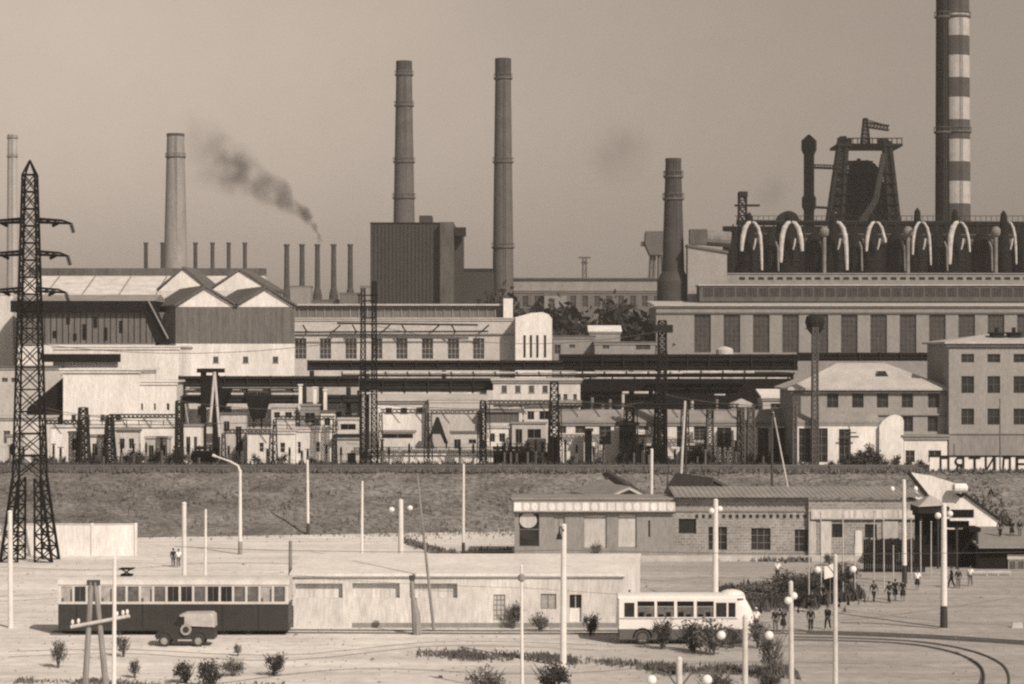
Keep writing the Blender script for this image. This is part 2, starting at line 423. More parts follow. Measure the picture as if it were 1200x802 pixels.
def rails(name, pts, gauge=1.5, z=.03):
    c = [Vector((a, b, 0)) for a, b in pts]; s = MB()
    for sg in (-1, 1):
        vs = []
        for i, q in enumerate(c):
            d = (c[min(i + 1, len(c) - 1)] - c[max(i - 1, 0)]).normalized(); nrm = Vector((-d.y, d.x, 0)) * sg * gauge / 2
            u = nrm.normalized() * .04
            vs += [q + nrm - u + Vector((0, 0, z)), q + nrm - u + Vector((0, 0, z + .09)), q + nrm + u + Vector((0, 0, z + .09)), q + nrm + u + Vector((0, 0, z))]
        s.add(vs, [(4 * i + a, 4 * i + a + 1, 4 * i + a + 5, 4 * i + a + 4) for i in range(len(c) - 1) for a in range(3)])
    return recalc(tag(s.build(name, M['rail']), kind='structure'))
trk = smooth_pts([gp(60, 743), gp(200, 741), gp(345, 741), gp(560, 742), gp(760, 742), gp(920, 742), gp(1060, 746), gp(1195, 754), gp(1260, 758)])
strip('tram_track_bed', [q for q in trk if q[0] > X(928, 157)], 1.35, .004, M['bed'])
rails('tram_track', trk)
br = smooth_pts([gp(925, 749), gp(1010, 751), gp(1075, 755), gp(1125, 764), gp(1157, 777), gp(1168, 792), gp(1166, 815)])
strip('branch_track_rut', smooth_pts([gp(1120, 764), gp(1150, 785), gp(1145, 810)]), .22, .012, M['bed'])
strip('wheel_rut', smooth_pts([gp(985, 730), gp(1030, 731), gp(1100, 737)]), .35, .012, M['bed'])
rails('branch_track', br, z=.02)

# ================================================================== SKYLINE
def chimney(name, label, px0, px1, pyt, Y, m, wt, rings=(), cap=None, ringm=None, base=None, group=None, n=32, pybase=None):
    """px0..px1 = edges low down (at pybase), wt = width in pixels at the top"""
    xb = X((px0 + px1) / 2, Y); zt = Z(pyt, Y); rb = (px1 - px0) * Y / F / 2; rt = wt * Y / F / 2
    zb0 = Z(pybase or 345, Y); slope = (rb - rt) / (zt - zb0); rr = lambda z: rt + (zt - z) * slope
    r = thing(name, label, 'chimney', (xb, Y, PZ), group)
    prof = [(rr(PZ), PZ)]
    if base: prof = [(base[0] * Y / F / 2, PZ), (base[0] * Y / F / 2, Z(base[1] + 12, Y)), (rr(Z(base[1], Y)), Z(base[1], Y))]
    zc = Z(cap, Y) if cap else zt
    prof += [(rr(zc), zc)] + ([(rt * .82, zt - .01)] if not cap else [])
    if not cap: prof[-2] = (rt, zt)
    MB().lathe(xb, Y, prof, n).build('shaft', m, r, smooth=False)
    if cap: MB().lathe(xb, Y, [(rr(zc) * 1.03, zc), (rt * 1.05, zt), (rt * .75, zt), (rt * .72, zt - 2)], n).build('crown_ring', M['chimcap'], r)
    for k in rings:
        z = Z(k, Y); q = rr(z)
        b = MB().lathe(xb, Y, [(q * 1.0, z - .5), (q + .4, z - .2), (q + .4, z + .1), (q * 1.0, z + .1)], n, caps=False)
        for i in range(12):
            a = 2 * math.pi * i / 12; c_, s_ = math.cos(a), math.sin(a)
            b.tube((xb + (q + .36) * c_, Y + (q + .36) * s_, z), (xb + (q + .36) * c_, Y + (q + .36) * s_, z + 1.1), .05, n=4)
        b.lathe(xb, Y, [(q + .34, z + 1.05), (q + .4, z + 1.05), (q + .4, z + 1.15), (q + .34, z + 1.15)], n, caps=False)
        b.build('platform', ringm or M['steel'], r)
    la = MB(); x_ = xb + rt * .2
    la.tube((x_ - .2, Y - rb - .3, PZ), (x_ - .2, Y - rt - .25, zt), .06, n=4); la.tube((x_ + .3, Y - rb - .3, PZ), (x_ + .3, Y - rt - .25, zt), .06, n=4)
    la.build('ladder', M['steel'], r)
    return r

chimney('factory_chimney', 'tall slim brick chimney rising from behind the dark boiler house block', 461, 486, 72, 600, M['chim'], 18, (88, 124, 190, 232), cap=82, pybase=262)
chimney('factory_chimney', 'tallest free-standing brick chimney with a blackened top right of the boiler house', 577, 602, 69, 590, M['chim'], 18, (92, 190, 290), cap=90, pybase=345)
chimney('factory_chimney', 'pale stout ringed chimney above the long pale shed on the left', 192, 219.5, 157, 700, M['midgrey'], 20, (184,), cap=160, pybase=315)
chimney('factory_chimney', 'dark broad-based brick chimney beside the left end of the big windowed hall', 775, 803, 186, 470, M['chimdark'], 18, (207, 233), cap=190, base=(38, 318), pybase=345)
chimney('factory_chimney', 'very faint hazy chimney on the far left horizon behind the pylon', 8, 21, 158, 1100, M['fadedbyhaze'], 11, (162, 184), pybase=320)
chimney('factory_chimney', 'tall plain black stack added for the shaded left side of the banded chimney', 1096, 1112.5, -78, 512, M['soot'], 14, (20, 155), pybase=258)  # separate stack added to stand for the banded chimney's shaded side
zper = 50 * 520 / F
SM = stripe_mat('banded_chimney_paint', Z(258, 520) - PZ - .3, zper, .06, .33)
chimney('banded_chimney', 'huge chimney banded dark and light at the right, cut by the top of the photo', 1103, 1137, -75, 530, SM, 30, (20, 155), pybase=258)

def stack_row(pxs, Y, top, base, group, labels, wpx=6, skirt=False):
    first = None
    for i, (px, lb) in enumerate(zip(pxs, labels)):
        x = X(px, Y); zt = Z(top, Y); r_ = wpx * Y / F / 2
        if first is None:
            first = thing('small_chimney', lb, 'chimney', (x, Y, PZ), group)
            pr = [(r_ * 1.9, PZ), (r_ * 1.9, Z(base, Y)), (r_ * 1.15, Z(base - 9, Y)), (r_, zt)] if skirt else [(r_ * 1.15, PZ), (r_, zt)]
            MB().lathe(x, Y, pr, 14).build('shaft', M['chimdark'], first)
            MB().lathe(x, Y, [(r_, zt - .6), (r_ * 1.25, zt - .4), (r_ * 1.25, zt + .2), (r_ * .8, zt + .2), (r_ * .8, zt - .5)], 14).build('cap', M['chimcap'], first)
        else:
            o = copy_tree(first); o.location.x = x; o['label'] = lb
stack_row([171, 190.5, 229, 249, 268, 287], 800, 285, 312, 'row of small chimneys above the long pale shed',
          ['leftmost small dark stack above the long pale shed', 'small dark stack touching the left side of the pale ringed chimney', 'small dark stack just right of the pale ringed chimney',
           'second small stack to the right of the pale ringed chimney', 'third small stack to the right of the pale ringed chimney', 'rightmost small stack of the row over the pale shed'], wpx=4.6)
stack_row([336, 354, 372, 391, 410.5], 760, 287, 346, 'row of five chimneys of the open-hearth shop',
          ['leftmost of the five even stacks left of the dark boiler house', 'second of the five even stacks, just left of the smoking one', 'smoking middle stack of the five, giving off the dark plume',
           'fourth of the five even stacks, just right of the smoking one', 'rightmost of the five even stacks, nearest the dark boiler house'], wpx=5.6, skirt=True)

# open-hearth shop under the five stacks
block('open_hearth_shop', 'low dark irregular works building under the five even stacks', 'factory building', 322, 436, 352, 740, 30, PZ, M['clad'], rm=M['darkroof'], over=.3)
for i, (a, b, c, lb) in enumerate([(340, 364, 336, 'pale box housing on the open-hearth shop roof under the left stacks'), (398, 422, 344, 'dark stepped housing under the two right stacks'), (422, 436, 336, 'pale narrow housing beside the dark boiler house wall')]):
    block('roof_housing', lb, 'housing', a, b, c, 735 - i, 8, PZ, [M['grey'], M['clad'], M['grey']][i], rm=M['darkroof'], over=.2)

# boiler house
br_ = thing('boiler_house', 'massive dark windowless boiler house block at the foot of the tall slim chimney', 'power house', (X(480, 560), 560, PZ))
MB().box(X(434, 560), X(516, 560), 560, 590, PZ, Z(262, 560)).build('main_block', M['boiler'], br_)
MB().box(X(516, 560) + .01, X(532, 560), 557.5, 588, PZ, Z(261, 560)).build('stair_tower', M['darkclad'], br_)
MB().box(X(532, 560) + .01, X(541, 560), 562, 588, PZ, Z(266, 560)).build('side_block', M['boiler'], br_)
MB().box(X(533, 560), X(546, 560), 558, 562 - .01, Z(277, 560), Z(267, 560)).build('balcony', M['dark'], br_)
MB().box(X(490, 560), X(505, 560), 566, 575, Z(262, 560) + .01, Z(251, 560)).build('roof_hut', M['boiler'], br_)
MB().box(X(433.5, 560), X(516.3, 560), 559.7, 590.3, Z(262, 560) + .01, Z(260.8, 560)).build('parapet', M['dark'], br_)
rr_ = MB()
for i in range(18): rr_.box(X(438 + i * 4.4, 560), X(438.5 + i * 4.4, 560), 559.85, 559.99, PZ + 2, Z(264, 560))
rr_.build('cladding_ribs', M['dark'], br_)
block('boiler_annex', 'low dark annex between the boiler house and the tallest free-standing chimney', 'annex', 541, 579, 316, 585, 30, PZ, M['boiler'], rm=M['dark'], over=.4)

# far mill in the centre
wn = [(682 + i * 23.5, 692 + i * 23.5, 349, 358) for i in range(4)] + [(634, 644, 348, 360)]
block('rolling_mill', 'long hazy mill building with a flat dark roof on the centre horizon', 'factory building', 600, 790, 327, 620, 40, PZ, M['midgrey'],
      wn, M['glass2'], M['grey'], rm=M['darkroof'], over=.8)
block('mill_lean_to', 'dark lower aisle with small pale panes in front of the hazy centre mill', 'factory building', 602, 786, 342, 610, 9, PZ, M['clad'],
      [(612 + i * 14, 619 + i * 14, 347, 360) for i in range(12)], M['hallglass'], M['midgrey'], rm=M['darkroof'], over=.4)
block('canteen_block', 'small grey hazy block with a pale window in front of the centre mill', 'building', 638, 664, 344, 600, 9, PZ, M['grey'], [(643, 650, 350, 360)], M['glass2'], M['grey'], rm=M['darkroof'])

# lattice helpers
def lattice(mb, x, y, z0, z1, w0, w1, n, r=.06, dy=None):
    """four-legged lattice column; w = full widths"""
    cs = [(-1, -1), (1, -1), (1, 1), (-1, 1)]
    P = lambda k, t: Vector((x + cs[k % 4][0] * (w0 + (w1 - w0) * t) / 2, y + cs[k % 4][1] * (w0 + (w1 - w0) * t) / 2, z0 + (z1 - z0) * t))
    for k in range(4): mb.tube(P(k, 0), P(k, 1), r * 1.3, n=4)
    for i in range(n):
        a, b = i / n, (i + 1) / n
        for k in range(4):
            mb.tube(P(k, a), P(k + 1, b), r * .7, n=4, caps=False); mb.tube(P(k + 1, a), P(k, b), r * .7, n=4, caps=False)
            mb.tube(P(k, b), P(k + 1, b), r * .7, n=4, caps=False)
    return mb
def beam(mb, p, q, h, n, r=.05):
    """horizontal lattice girder from p to q"""
    p = Vector(p); q = Vector(q); up = Vector((0, 0, h)); side = Vector((0, h, 0))
    L_ = [p, p + up, p + side, p + side + up]; Q = [q, q + up, q + side, q + side + up]
    for a, b in zip(L_, Q): mb.tube(a, b, r, n=4)
    for i in range(n):
        t0, t1 = i / n, (i + 1) / n
        for a, b in ((0, 1), (2, 3), (0, 2), (1, 3)):
            A = L_[a].lerp(Q[a], t0); B = L_[b].lerp(Q[b], t1); mb.tube(A, B, r * .7, n=4, caps=False)
            mb.tube(L_[b].lerp(Q[b], t0), L_[a].lerp(Q[a], t1), r * .7, n=4, caps=False)
    return mb

# hazy headframe and mast
Y = 640
hf = thing('coal_tower', 'hazy dark bin on splayed legs behind the dark broad-based chimney', 'tower', (X(766, Y), Y, PZ))
b = MB(); b.prism([(X(757, Y), Y, Z(271, Y)), (X(778, Y), Y, Z(271, Y)), (X(781, Y), Y, Z(285, Y)), (X(775, Y), Y, Z(299, Y)), (X(762, Y), Y, Z(299, Y)), (X(756, Y), Y, Z(286, Y))], (0, 7, 0))
b.box(X(752, Y), X(760, Y), Y + 1, Y + 5, Z(288, Y), Z(283, Y)); recalc(b.build('bin', M['steel'], hf))
for a, c in ((763, 754), (767, 762), (772, 771), (776, 782)):
    MB().tube(PT(a, 299, Y + 2), (X(c, Y), Y + 2, PZ), .5, n=6).build('leg', M['steel'], hf)
Y = 630
hm = thing('radio_mast', 'small lattice mast with a crosspiece on the roofline of the hazy centre mill', 'mast', (X(685, Y), Y, PZ))
b = lattice(MB(), X(685, Y), Y, PZ, Z(303, Y), 1.8, 1.0, 16, .12); b.build('mast', M['steel'], hm)
b = MB(); b.tube(PT(678, 302, Y), PT(692, 302, Y), .25, n=6); b.tube(PT(681, 308, Y), PT(689, 308, Y), .2, n=6); b.build('crosspiece', M['steel'], hm)

# ================================================================== BLAST FURNACE
Y = 560; S = Y / F
bf = thing('blast_furnace', 'dark blast furnace with trapezoid lattice headframe and inclined pale skip bridge', 'blast furnace', (X(1013, Y), Y, PZ))
b = MB()
for yy in (Y - 5, Y + 6):
    for (t_, c_) in ((984, 970), (992, 986), (1036, 1042), (1042, 1053)):
        b.tube(PT(t_, 166, yy), (X(c_, yy), yy, Z(262, yy)), .8, n=6)
    for k in range(9):
        f0, f1 = k / 9, (k + 1) / 9
        for (a0, a1, c0, c1) in ((984, 970, 992, 986), (1036, 1042, 1042, 1053)):
            pa = lambda f: PT(a0 + (a1 - a0) * f, 166 + 96 * f, yy); pb = lambda f: PT(c0 + (c1 - c0) * f, 166 + 96 * f, yy)
            b.tube(pa(f0), pb(f1), .45, n=4); b.tube(pb(f0), pa(f1), .45, n=4); b.tube(pa(f1), pb(f1), .4, n=4)
for k in range(6):
    t = k / 5; b.tube(PT(984 - 14 * t, 166 + 96 * t, Y - 5), PT(984 - 14 * t, 166 + 96 * t, Y + 6), .35, n=4); b.tube(PT(1042 + 11 * t, 166 + 96 * t, Y - 5), PT(1042 + 11 * t, 166 + 96 * t, Y + 6), .35, n=4)
b.build('headframe', M['dark'], bf)
xc_ = X(1013, Y)
MB().lathe(xc_, Y, [(30 * S, PZ), (30 * S, Z(258, Y)), (27 * S, Z(238, Y)), (22 * S, Z(214, Y)), (17 * S, Z(198, Y)), (12 * S, Z(192, Y))], 20).build('furnace_shaft', M['soot'], bf)
b = MB()
for dx in (-10, -3, 5, 12): b.tube(PT(1010 + dx, 200, Y - 1), PT(1010 + dx * 1.3, 183 + abs(dx), Y - 1), 2.2 * S, n=8)
b.box(X(996, Y), X(1024, Y), Y - 3, Y + 3, Z(206, Y), Z(199, Y)); b.build('gas_offtakes', M['soot'], bf)
b = MB(); b.box(X(977, Y), X(1053, Y), Y - 6, Y + 7, Z(174, Y), Z(171, Y))
for k in range(14):
    x = X(978 + k * 5.7, Y); b.tube((x, Y - 5.9, Z(171, Y)), (x, Y - 5.9, Z(171, Y) + 1.3), .12, n=4)
b.box(X(977, Y), X(1053, Y), Y - 6, Y - 5.8, Z(171, Y) + 1.2, Z(171, Y) + 1.45); b.build('top_platform', M['dark'], bf)
b = MB()
for (x0, y0, x1, y1) in ((983, 171, 990, 161), (992, 171, 996, 163), (1030, 171, 1039, 163)): b.box(X(x0, Y), X(x1, Y), Y - 3, Y + 3, Z(y0, Y) + .01, Z(y1, Y))
b.build('winch_house', M['dark'], bf)
b = lattice(MB(), X(1014, Y), Y, Z(171, Y), Z(139, Y), 2.2, .9, 7, .13)
beam(b, PT(1015, 149, Y), PT(1042, 153, Y), 1.3, 7, .13); b.tube(PT(1014, 140, Y), PT(1041, 148, Y), .14, n=4); b.build('roof_crane', M['dark'], bf)
b = MB()
A = [PT(1034, 180, Y - 8), PT(1039, 180, Y - 8), PT(1030, 235, Y - 8), PT(1015, 262, Y - 8), PT(1004, 262, Y - 8), PT(1024, 233, Y - 8)]
recalc(b.prism(A, (0, 2.2, 0)).build('skip_bridge', M['midpipe'], bf))
b = MB(); g5 = random.Random(5)
for k in range(70):
    f = g5.random(); py = 190 + 68 * f; xl = 981 - 9 * f; xr = 1043 + 7 * f; a = g5.uniform(xl, xr - 12); yy = Y + g5.uniform(-6, 5); ln = g5.uniform(6, 26)
    if g5.random() < .5: b.tube(PT(a, py, yy), PT(min(xr, a + ln), py, yy), g5.uniform(.15, .5), n=5)
    else: b.tube(PT(a, py, yy), PT(a + g5.uniform(-4, 4), min(258, py + ln), yy), g5.uniform(.15, .45), n=5)
for k in range(5): b.box(X(979 - k * 1.5, Y), X(1045 + k * 1.2, Y), Y - 6, Y + 5, Z(206 + k * 12, Y), Z(204.8 + k * 12, Y))
b.build('service_floors', M['soot'], bf)
b = MB(); b.box(X(976, Y), X(1050, Y), Y - 2, Y + 8, PZ, Z(252, Y)); b.build('cast_house', M['soot'], bf)

Y = 550; S = Y / F
cp = thing('dust_catcher', 'dark upright gas pipe with a pointed hexagonal head left of the blast furnace', 'gas pipe', (X(948, Y), Y, PZ))
MB().lathe(X(948, Y), Y, [(6.2 * S, PZ), (6.2 * S, Z(182, Y)), (9 * S, Z(176, Y)), (9 * S, Z(165, Y)), (1.2 * S, Z(158, Y))], 12).build('riser', M['dark'], cp)
MB().lathe(X(948, Y), Y, [(6.3 * S, Z(247, Y)), (8.4 * S, Z(243, Y)), (8.4 * S, Z(232, Y)), (6.3 * S, Z(229, Y))], 12, caps=False).build('collar', M['dark'], cp)
b = MB(); b.tube(PT(954, 197, Y), PT(982, 198, Y), 1.1 * S, n=8); beam(b, PT(954, 196, Y - .5), PT(981, 197, Y - .5), .7, 8, .08); b.build('upper_bridge', M['dark'], cp)
b = MB(); b.tube(PT(954, 243, Y), PT(975, 244, Y), 1.6 * S, n=8); b.build('lower_bridge', M['dark'], cp)

# ================================================================== GAS-CLEANING ROW
Y = 485; S = Y / F
gr = thing('gas_header', 'long dark overhead gas main with grey drum running above the row of bottle-shaped washers', 'gas main', (X(1030, Y), Y, PZ))
b = MB(); b.tube(PT(863, 261, Y + 6), PT(1230, 263, Y + 6), 3.2 * S, n=10); b.build('main_pipe', M['dark'], gr)
b = MB(); b.tube(PT(884, 281, Y + 10), PT(1230, 283, Y + 10), 8 * S, n=14); b.build('grey_drum', M['steel'], gr)
b = MB()
for k in range(60):
    x = X(863 + k * 6.2, Y + 5); b.tube((x, Y + 4, Z(258, Y)), (x, Y + 4, Z(258, Y) + 1.2), .06, n=4)
b.box(X(863, Y), X(1230, Y), Y + 3.9, Y + 4.05, Z(258, Y) + 1.1, Z(258, Y) + 1.22); b.build('handrail', M['dark'], gr)
b = MB(); b.box(X(858, Y), X(1230, Y), Y + 20, Y + 22, PZ, Z(259, Y)); b.build('rear_wall', M['soot'], gr)
b = MB()
for k in range(31): b.box(X(860 + k * 12, Y), X(861.6 + k * 12, Y), Y + 3, Y + 3.7, PZ, Z(262, Y))
b.build('frame_columns', M['dark'], gr)
def washer(px, label, left, right, wide=1.0, top=0):
    """left / right = (width px, lowest row) of the white bent pipes, or None"""
    x, y = X(px, 478), 478; zz = lambda py: Z(py, y)
    left, right = [None if t_ is None else (t_[0] * 1.45, t_[1]) for t_ in (left, right)]
    r = thing('gas_washer', label, 'gas washer', (x, y, PZ), 'row of bottle-shaped gas washers'); q_ = wide
    MB().lathe(x, y, [(13 * S * q_, PZ), (13 * S * q_, zz(304)), (11 * S * q_, zz(290)), (7 * S * q_, zz(275)), (4.5 * S, zz(264)), (3.4 * S, zz(253 - top)), (.8 * S, zz(249 - top))], 18).build('vessel', M['soot'], r)
    def arc(pts, sg): return [Vector((x + sg * dx * S * q_, y - 4.5 - i * .12, zz(py))) for i, (dx, py) in enumerate(pts)]
    def leg(nm, sg, wd, low):
        pts = [(1, 262), (4, 263), (8, 269), (10.5, 279)] + [(11.5 + .35 * i, 279 + (low - 279) * (i + 1) / 3) for i in range(3)]
        MB().path(arc(pts, sg), [wd * .55 * S, wd * .8 * S, wd * S, wd * S, wd * .9 * S, wd * .8 * S, wd * .6 * S], 10).build(nm, M['pipe'], r)
    if left: leg('downcomer', -1, *left)
    if right: leg('outlet_pipe', 1, *right)
    MB().path([Vector((x + dx * S, y - 4.9, zz(py))) for dx, py in ((4.5, 281), (3.5, 288), (2, 294))], [1.0 * S, 1.2 * S, .9 * S], 8).build('drain_pipe', M['pale'], r)
    MB().lathe(x, y, [(13.2 * S * q_, zz(307)), (14.5 * S * q_, zz(306)), (14.5 * S * q_, zz(305)), (13.2 * S * q_, zz(305))], 18, caps=False).build('gallery', M['dark'], r)
    return r
washer(878, 'leftmost gas washer with white bent pipes, by the small roof tower', (2.0, 296), (1.4, 318), .95)
washer(924, 'second gas washer, with a full white arch, left of the upright dark gas pipe', (2.1, 309), (2.0, 296), 1.0)
washer(976, 'third gas washer, just below the left foot of the blast furnace', None, (1.9, 318), 1.0)
washer(1022, 'fourth gas washer, directly under the blast furnace', (1.6, 296), (1.2, 286), .9)
washer(1075, 'fifth gas washer, between the blast furnace and the banded chimney', (1.3, 300), (1.1, 312), .85, 5)
washer(1119, 'sixth gas washer with a broad white arch, under the banded chimney', (2.3, 311), (1.1, 297), .95, 4)
washer(1176, 'rightmost gas washer, beyond the banded chimney', None, (1.1, 311), .7, 2)
r = None
def tank(px, lb, first=[None]):
    x = X(px, 481)
    if first[0] is None:
        q = thing('settling_tank', lb, 'tank', (x, 481, PZ), 'dark domed tanks between the gas washers'); first[0] = q
        MB().lathe(x, 481, [(12 * S, PZ), (12 * S, Z(292, 481)), (10 * S, Z(281, 481)), (6 * S, Z(275, 481)), (.5, Z(273, 481))], 18).build('drum', M['soot'], q)
        MB().path([Vector((x + 3 * S, 476.6, Z(283, 476))), Vector((x + 5.5 * S, 476.3, Z(290, 476))), Vector((x + 6 * S, 476.1, Z(318, 476)))], 1.2 * S, 8).build('gauge_pipe', M['midpipe'], q)
        return
    o = copy_tree(first[0]); o.location = (x, 481, PZ); o['label'] = lb
for px, lb in ((903, 'dark domed tank between the first and second gas washers'), (955, 'dark domed tank between the second and third gas washers'), (1000, 'dark domed tank between the third and fourth gas washers'),
               (1050, 'dark domed tank between the fourth and fifth gas washers'), (1099, 'dark domed tank left of the washer under the banded chimney'), (1151, 'dark domed tank left of the rightmost gas washer'), (1198, 'dark domed tank at the right edge of the photo')):
    tank(px, lb)
for px, lb in ((966, 'pale round vessel head behind the tank left of the blast furnace'), (1064, 'pale round vessel head left of the fifth gas washer'), (1167, 'pale round vessel head left of the rightmost gas washer')):
    q = thing('pale_vessel', lb, 'vessel', (X(px, 476), 476, PZ), 'pale round vessels among the washers')
    MB().sphere((X(px, 476), 476, Z(272, 476)), 6 * S, 14, 1.1).build('head', M['midpipe'], q)
    MB().tube((X(px, 476), 476, Z(276, 476)), (X(px, 476), 476, PZ), 2.2 * S, n=10).build('neck', M['midpipe'], q)
# small tower and coil on the left of the row
q = thing('roof_tower', 'small skeletal lookout tower on the left end of the gas main', 'tower', (X(870, 482), 482, Z(262, 482)))
b = lattice(MB(), X(870, 482), 482, PZ, Z(226, 482), 2.0, 1.6, 30, .14); b.build('frame', M['dark'], q)
MB().box(X(865.5, 482), X(875.5, 482), 480.5, 483.5, Z(231, 482), Z(225, 482)).build('cabin', M['dark'], q)
MB().box(X(861, 482), X(890, 482), 481, 483, Z(242, 482), Z(240, 482)).build('walkway', M['dark'], q)
q = thing('winding_drum', 'dark half-round drum showing above the gas main left of the upright gas pipe', 'drum', (X(924, 492), 492, PZ))
b = MB(); b.prism([Vector((X(924, 492) + 14 * S * math.cos(a * math.pi / 12), 492, Z(262, 492) + 15 * S * math.sin(a * math.pi / 12))) for a in range(13)] + [Vector((X(910, 492), 492, PZ)), Vector((X(938, 492), 492, PZ))][0:0] , (0, 4, 0))
recalc(b.build('drum', M['dark'], q)); MB().box(X(912, 492), X(936, 492), 492.5, 495.5, PZ, Z(262, 492) - .01).build('support', M['dark'], q)

# light parapet storey with a row of small openings
ops = [(866 + i * 11.1, 873 + i * 11.1, 325, 328.4) for i in range(31)]
block('washer_deck', 'pale long deck wall with a row of little dark openings under the gas washers', 'factory building', 845, 1215, 321.5, 470, 20, PZ, M['grey'], ops, M['glass'], M['grey'], nx=1, nz=1, bar=.03, rm=M['grey'], over=.2, cornice=False, d=.3)
# light block left of the washers
q = thing('ore_bin', 'pale blank block with a sloping top and dark housing left of the gas washers', 'ore bin', (X(828, 465), 465, PZ))
b = MB(); b.prism([(X(806, 465), 465, PZ), (X(852, 465), 465, PZ), (X(852, 465), 465, Z(297, 465)), (X(806, 465), 465, Z(289, 465))], (0, 4.5, 0)); recalc(b.build('wall', M['officewall'], q))
b = MB(); b.prism([(X(805, 465), 464.6, Z(289, 465) + .01), (X(853.5, 465), 464.6, Z(297, 465) + .01), (X(853.5, 465), 464.6, Z(294.5, 465)), (X(805, 465), 464.6, Z(286.5, 465))], (0, 5.2, 0)); recalc(b.build('roof', M['darkroof'], q))
b = MB(); b.box(X(808, 467), X(828, 467), 466, 469, Z(287, 467), Z(269, 467)); b.build('housing', M['darkclad'], q)
b = MB(); b.tube(PT(828, 279, 468), PT(856, 281, 468), 9 * S, n=14); b.build('drum', M['midpipe'], q)

# ================================================================== BIG WINDOWED HALL (right)
ops = [(813.5 + i * 34.4, 833 + i * 34.4, 369, 413.5) for i in range(12)]
block('windowed_hall', 'long grey machine hall with a row of very tall dark windows across the right', 'factory hall', 769, 1215, 359, 443, 24, PZ, M['grey'], ops, M['hallglass'], M['clad'], nx=4, nz=8, bar=.08,
      roof='shed', rise=1.4, rm=M['roof'], over=.5, d=.35)
block('hall_monitor', 'dark glazed rooflight strip standing on the big windowed hall', 'rooflight', 820, 1215, 335, 455, 8, Z(352, 455), M['darkclad'], [(824 + i * 13.0, 835 + i * 13.0, 338, 348) for i in range(29)], M['hallglass'], M['dark'], nx=3, nz=1, rm=M['roof'], over=.3, cornice=False, d=.1)
q = MB(); 
for a, bb, c, e_ in ((769, 1215, 366.3, 368),): q.box(X(a, 443), X(bb, 443), 442.72, 442.99, Z(e_, 443), Z(c, 443))
tag(q.build('cornice_band', M['steel'], bpy.data.objects['windowed_hall']))
# ================================================================== LEFT SHOPS
# long pale shed with dark ridge
def ridge_shed(name, label, px0, px1, pyr, pye, Y, dep, rm, wm, ridge=None, zb=PZ, group=None):
    x0, x1 = X(px0, Y), X(px1, Y); ze = Z(pye, Y); zr = Z(pyr, Y + dep)
    r = thing(name, label, 'factory shed', ((x0 + x1) / 2, Y, zb), group)
    MB().box(x0 + .3, x1 - .3, Y + .3, Y + 2 * dep - .3, zb, ze - .01).build('wall', wm, r)
    b = MB().prism([(x0, Y, ze), (x0, Y + dep, zr), (x0, Y + 2 * dep, ze)], (x1 - x0, 0, 0)); recalc(b.build('roof', rm, r))
    s = MB()
    k = 0
    while x0 + 5 + k * 6.2 < x1: 
        xx = x0 + 5 + k * 6.2; s.prism([(xx, Y - .05, ze + .02), (xx, Y + dep, zr + .12), (xx, Y + dep, zr), (xx, Y, ze)], (.25, 0, 0)); k += 1
    recalc(s.build('roof_seams', M['grey'], r))
    if ridge: MB().box(x0 - .3, x1, Y + dep - 1.2, Y + dep + 1.6, zr - .5, zr + ridge).build('ridge_vent', M['darkclad'], r)
    return r
ridge_shed('long_shed', 'very long pale-roofed shed with a dark ridge vent along the left skyline', 16, 300, 321.5, 347, 365, 14, M['white2'], M['white2'], ridge=1.0)

def gabled(name, label, cat, peaks, Y, zb, wallm, gablem, clad=None, vec=(-6.5, 13), group=None, roofm=None):
    """peaks: list of (px_left_eave, px_peak, px_right_eave, py_peak, py_eave); ridges run back and to the left"""
    pl, pr = peaks[0][0], peaks[-1][2]; x0, x1 = X(pl, Y), X(pr, Y)
    r = thing(name, label, cat, ((x0 + x1) / 2, Y, zb), group)
    v = Vector((vec[0], vec[1], 0)); ze = Z(peaks[0][4], Y)
    zc0, zc1 = (Z(clad[1], Y), Z(clad[0], Y)) if clad else (ze, ze)
    b = MB(); b.prism([(x0, Y, zb), (x1, Y, zb), (x1, Y, zc0), (x0, Y, zc0)], v); recalc(b.build('wall', wallm, r))
    if clad:
        b = MB(); b.prism([(x0 - .05, Y - .08, zc0 + .004), (x1 + .05, Y - .08, zc0 + .004), (x1 + .05, Y - .08, zc1), (x0 - .05, Y - .08, zc1)], v); 
        for k in range(int((x1 - x0) / .9)): b.box(x0 + k * .9, x0 + k * .9 + .12, Y - .14, Y - .09, zc0 + .05, zc1 - .05)
        recalc(b.build('cladding', M['clad'], r))
    for a, m_, c, pp, pe in peaks:
        A, B, C = Vector((X(a, Y), Y, Z(pe, Y) + .004)), Vector((X(m_, Y), Y, Z(pp, Y))), Vector((X(c, Y), Y, Z(pe, Y) + .004))
        g_ = MB(); g_.prism([A, C, B], v); recalc(g_.build('gable', gablem, r))
        rf = MB(); t = Vector((0, 0, .35)); o = Vector((v.x * -.03, v.y * -.03, 0))
        rf.prism([A + o + Vector((-.3, 0, .01)), B + o + Vector((0, 0, .02)), B + o + t, A + o + t + Vector((-.3, 0, 0))], v * 1.03)
        rf.prism([B + o + Vector((.004, 0, .02)), C + o + Vector((.3, 0, .01)), C + o + t + Vector((.3, 0, 0)), B + o + t + Vector((.004, 0, 0))], v * 1.03)
        recalc(rf.build('roof', roofm or M['darkroof'], r))
    return r
gabled('gabled_shed', 'pale gable end of a shed behind, between the dark gallery and the long shed roof', 'factory shed', [(186, 215, 245, 315, 341)], 352, PZ, M['white2'], M['white'], vec=(.6, 12))
gabled('gabled_shed', 'pale gable end peeping over the right twin gable, behind the first gable', 'factory shed', [(247, 281, 318, 317, 341)], 350, PZ, M['white2'], M['white'], vec=(.6, 12))
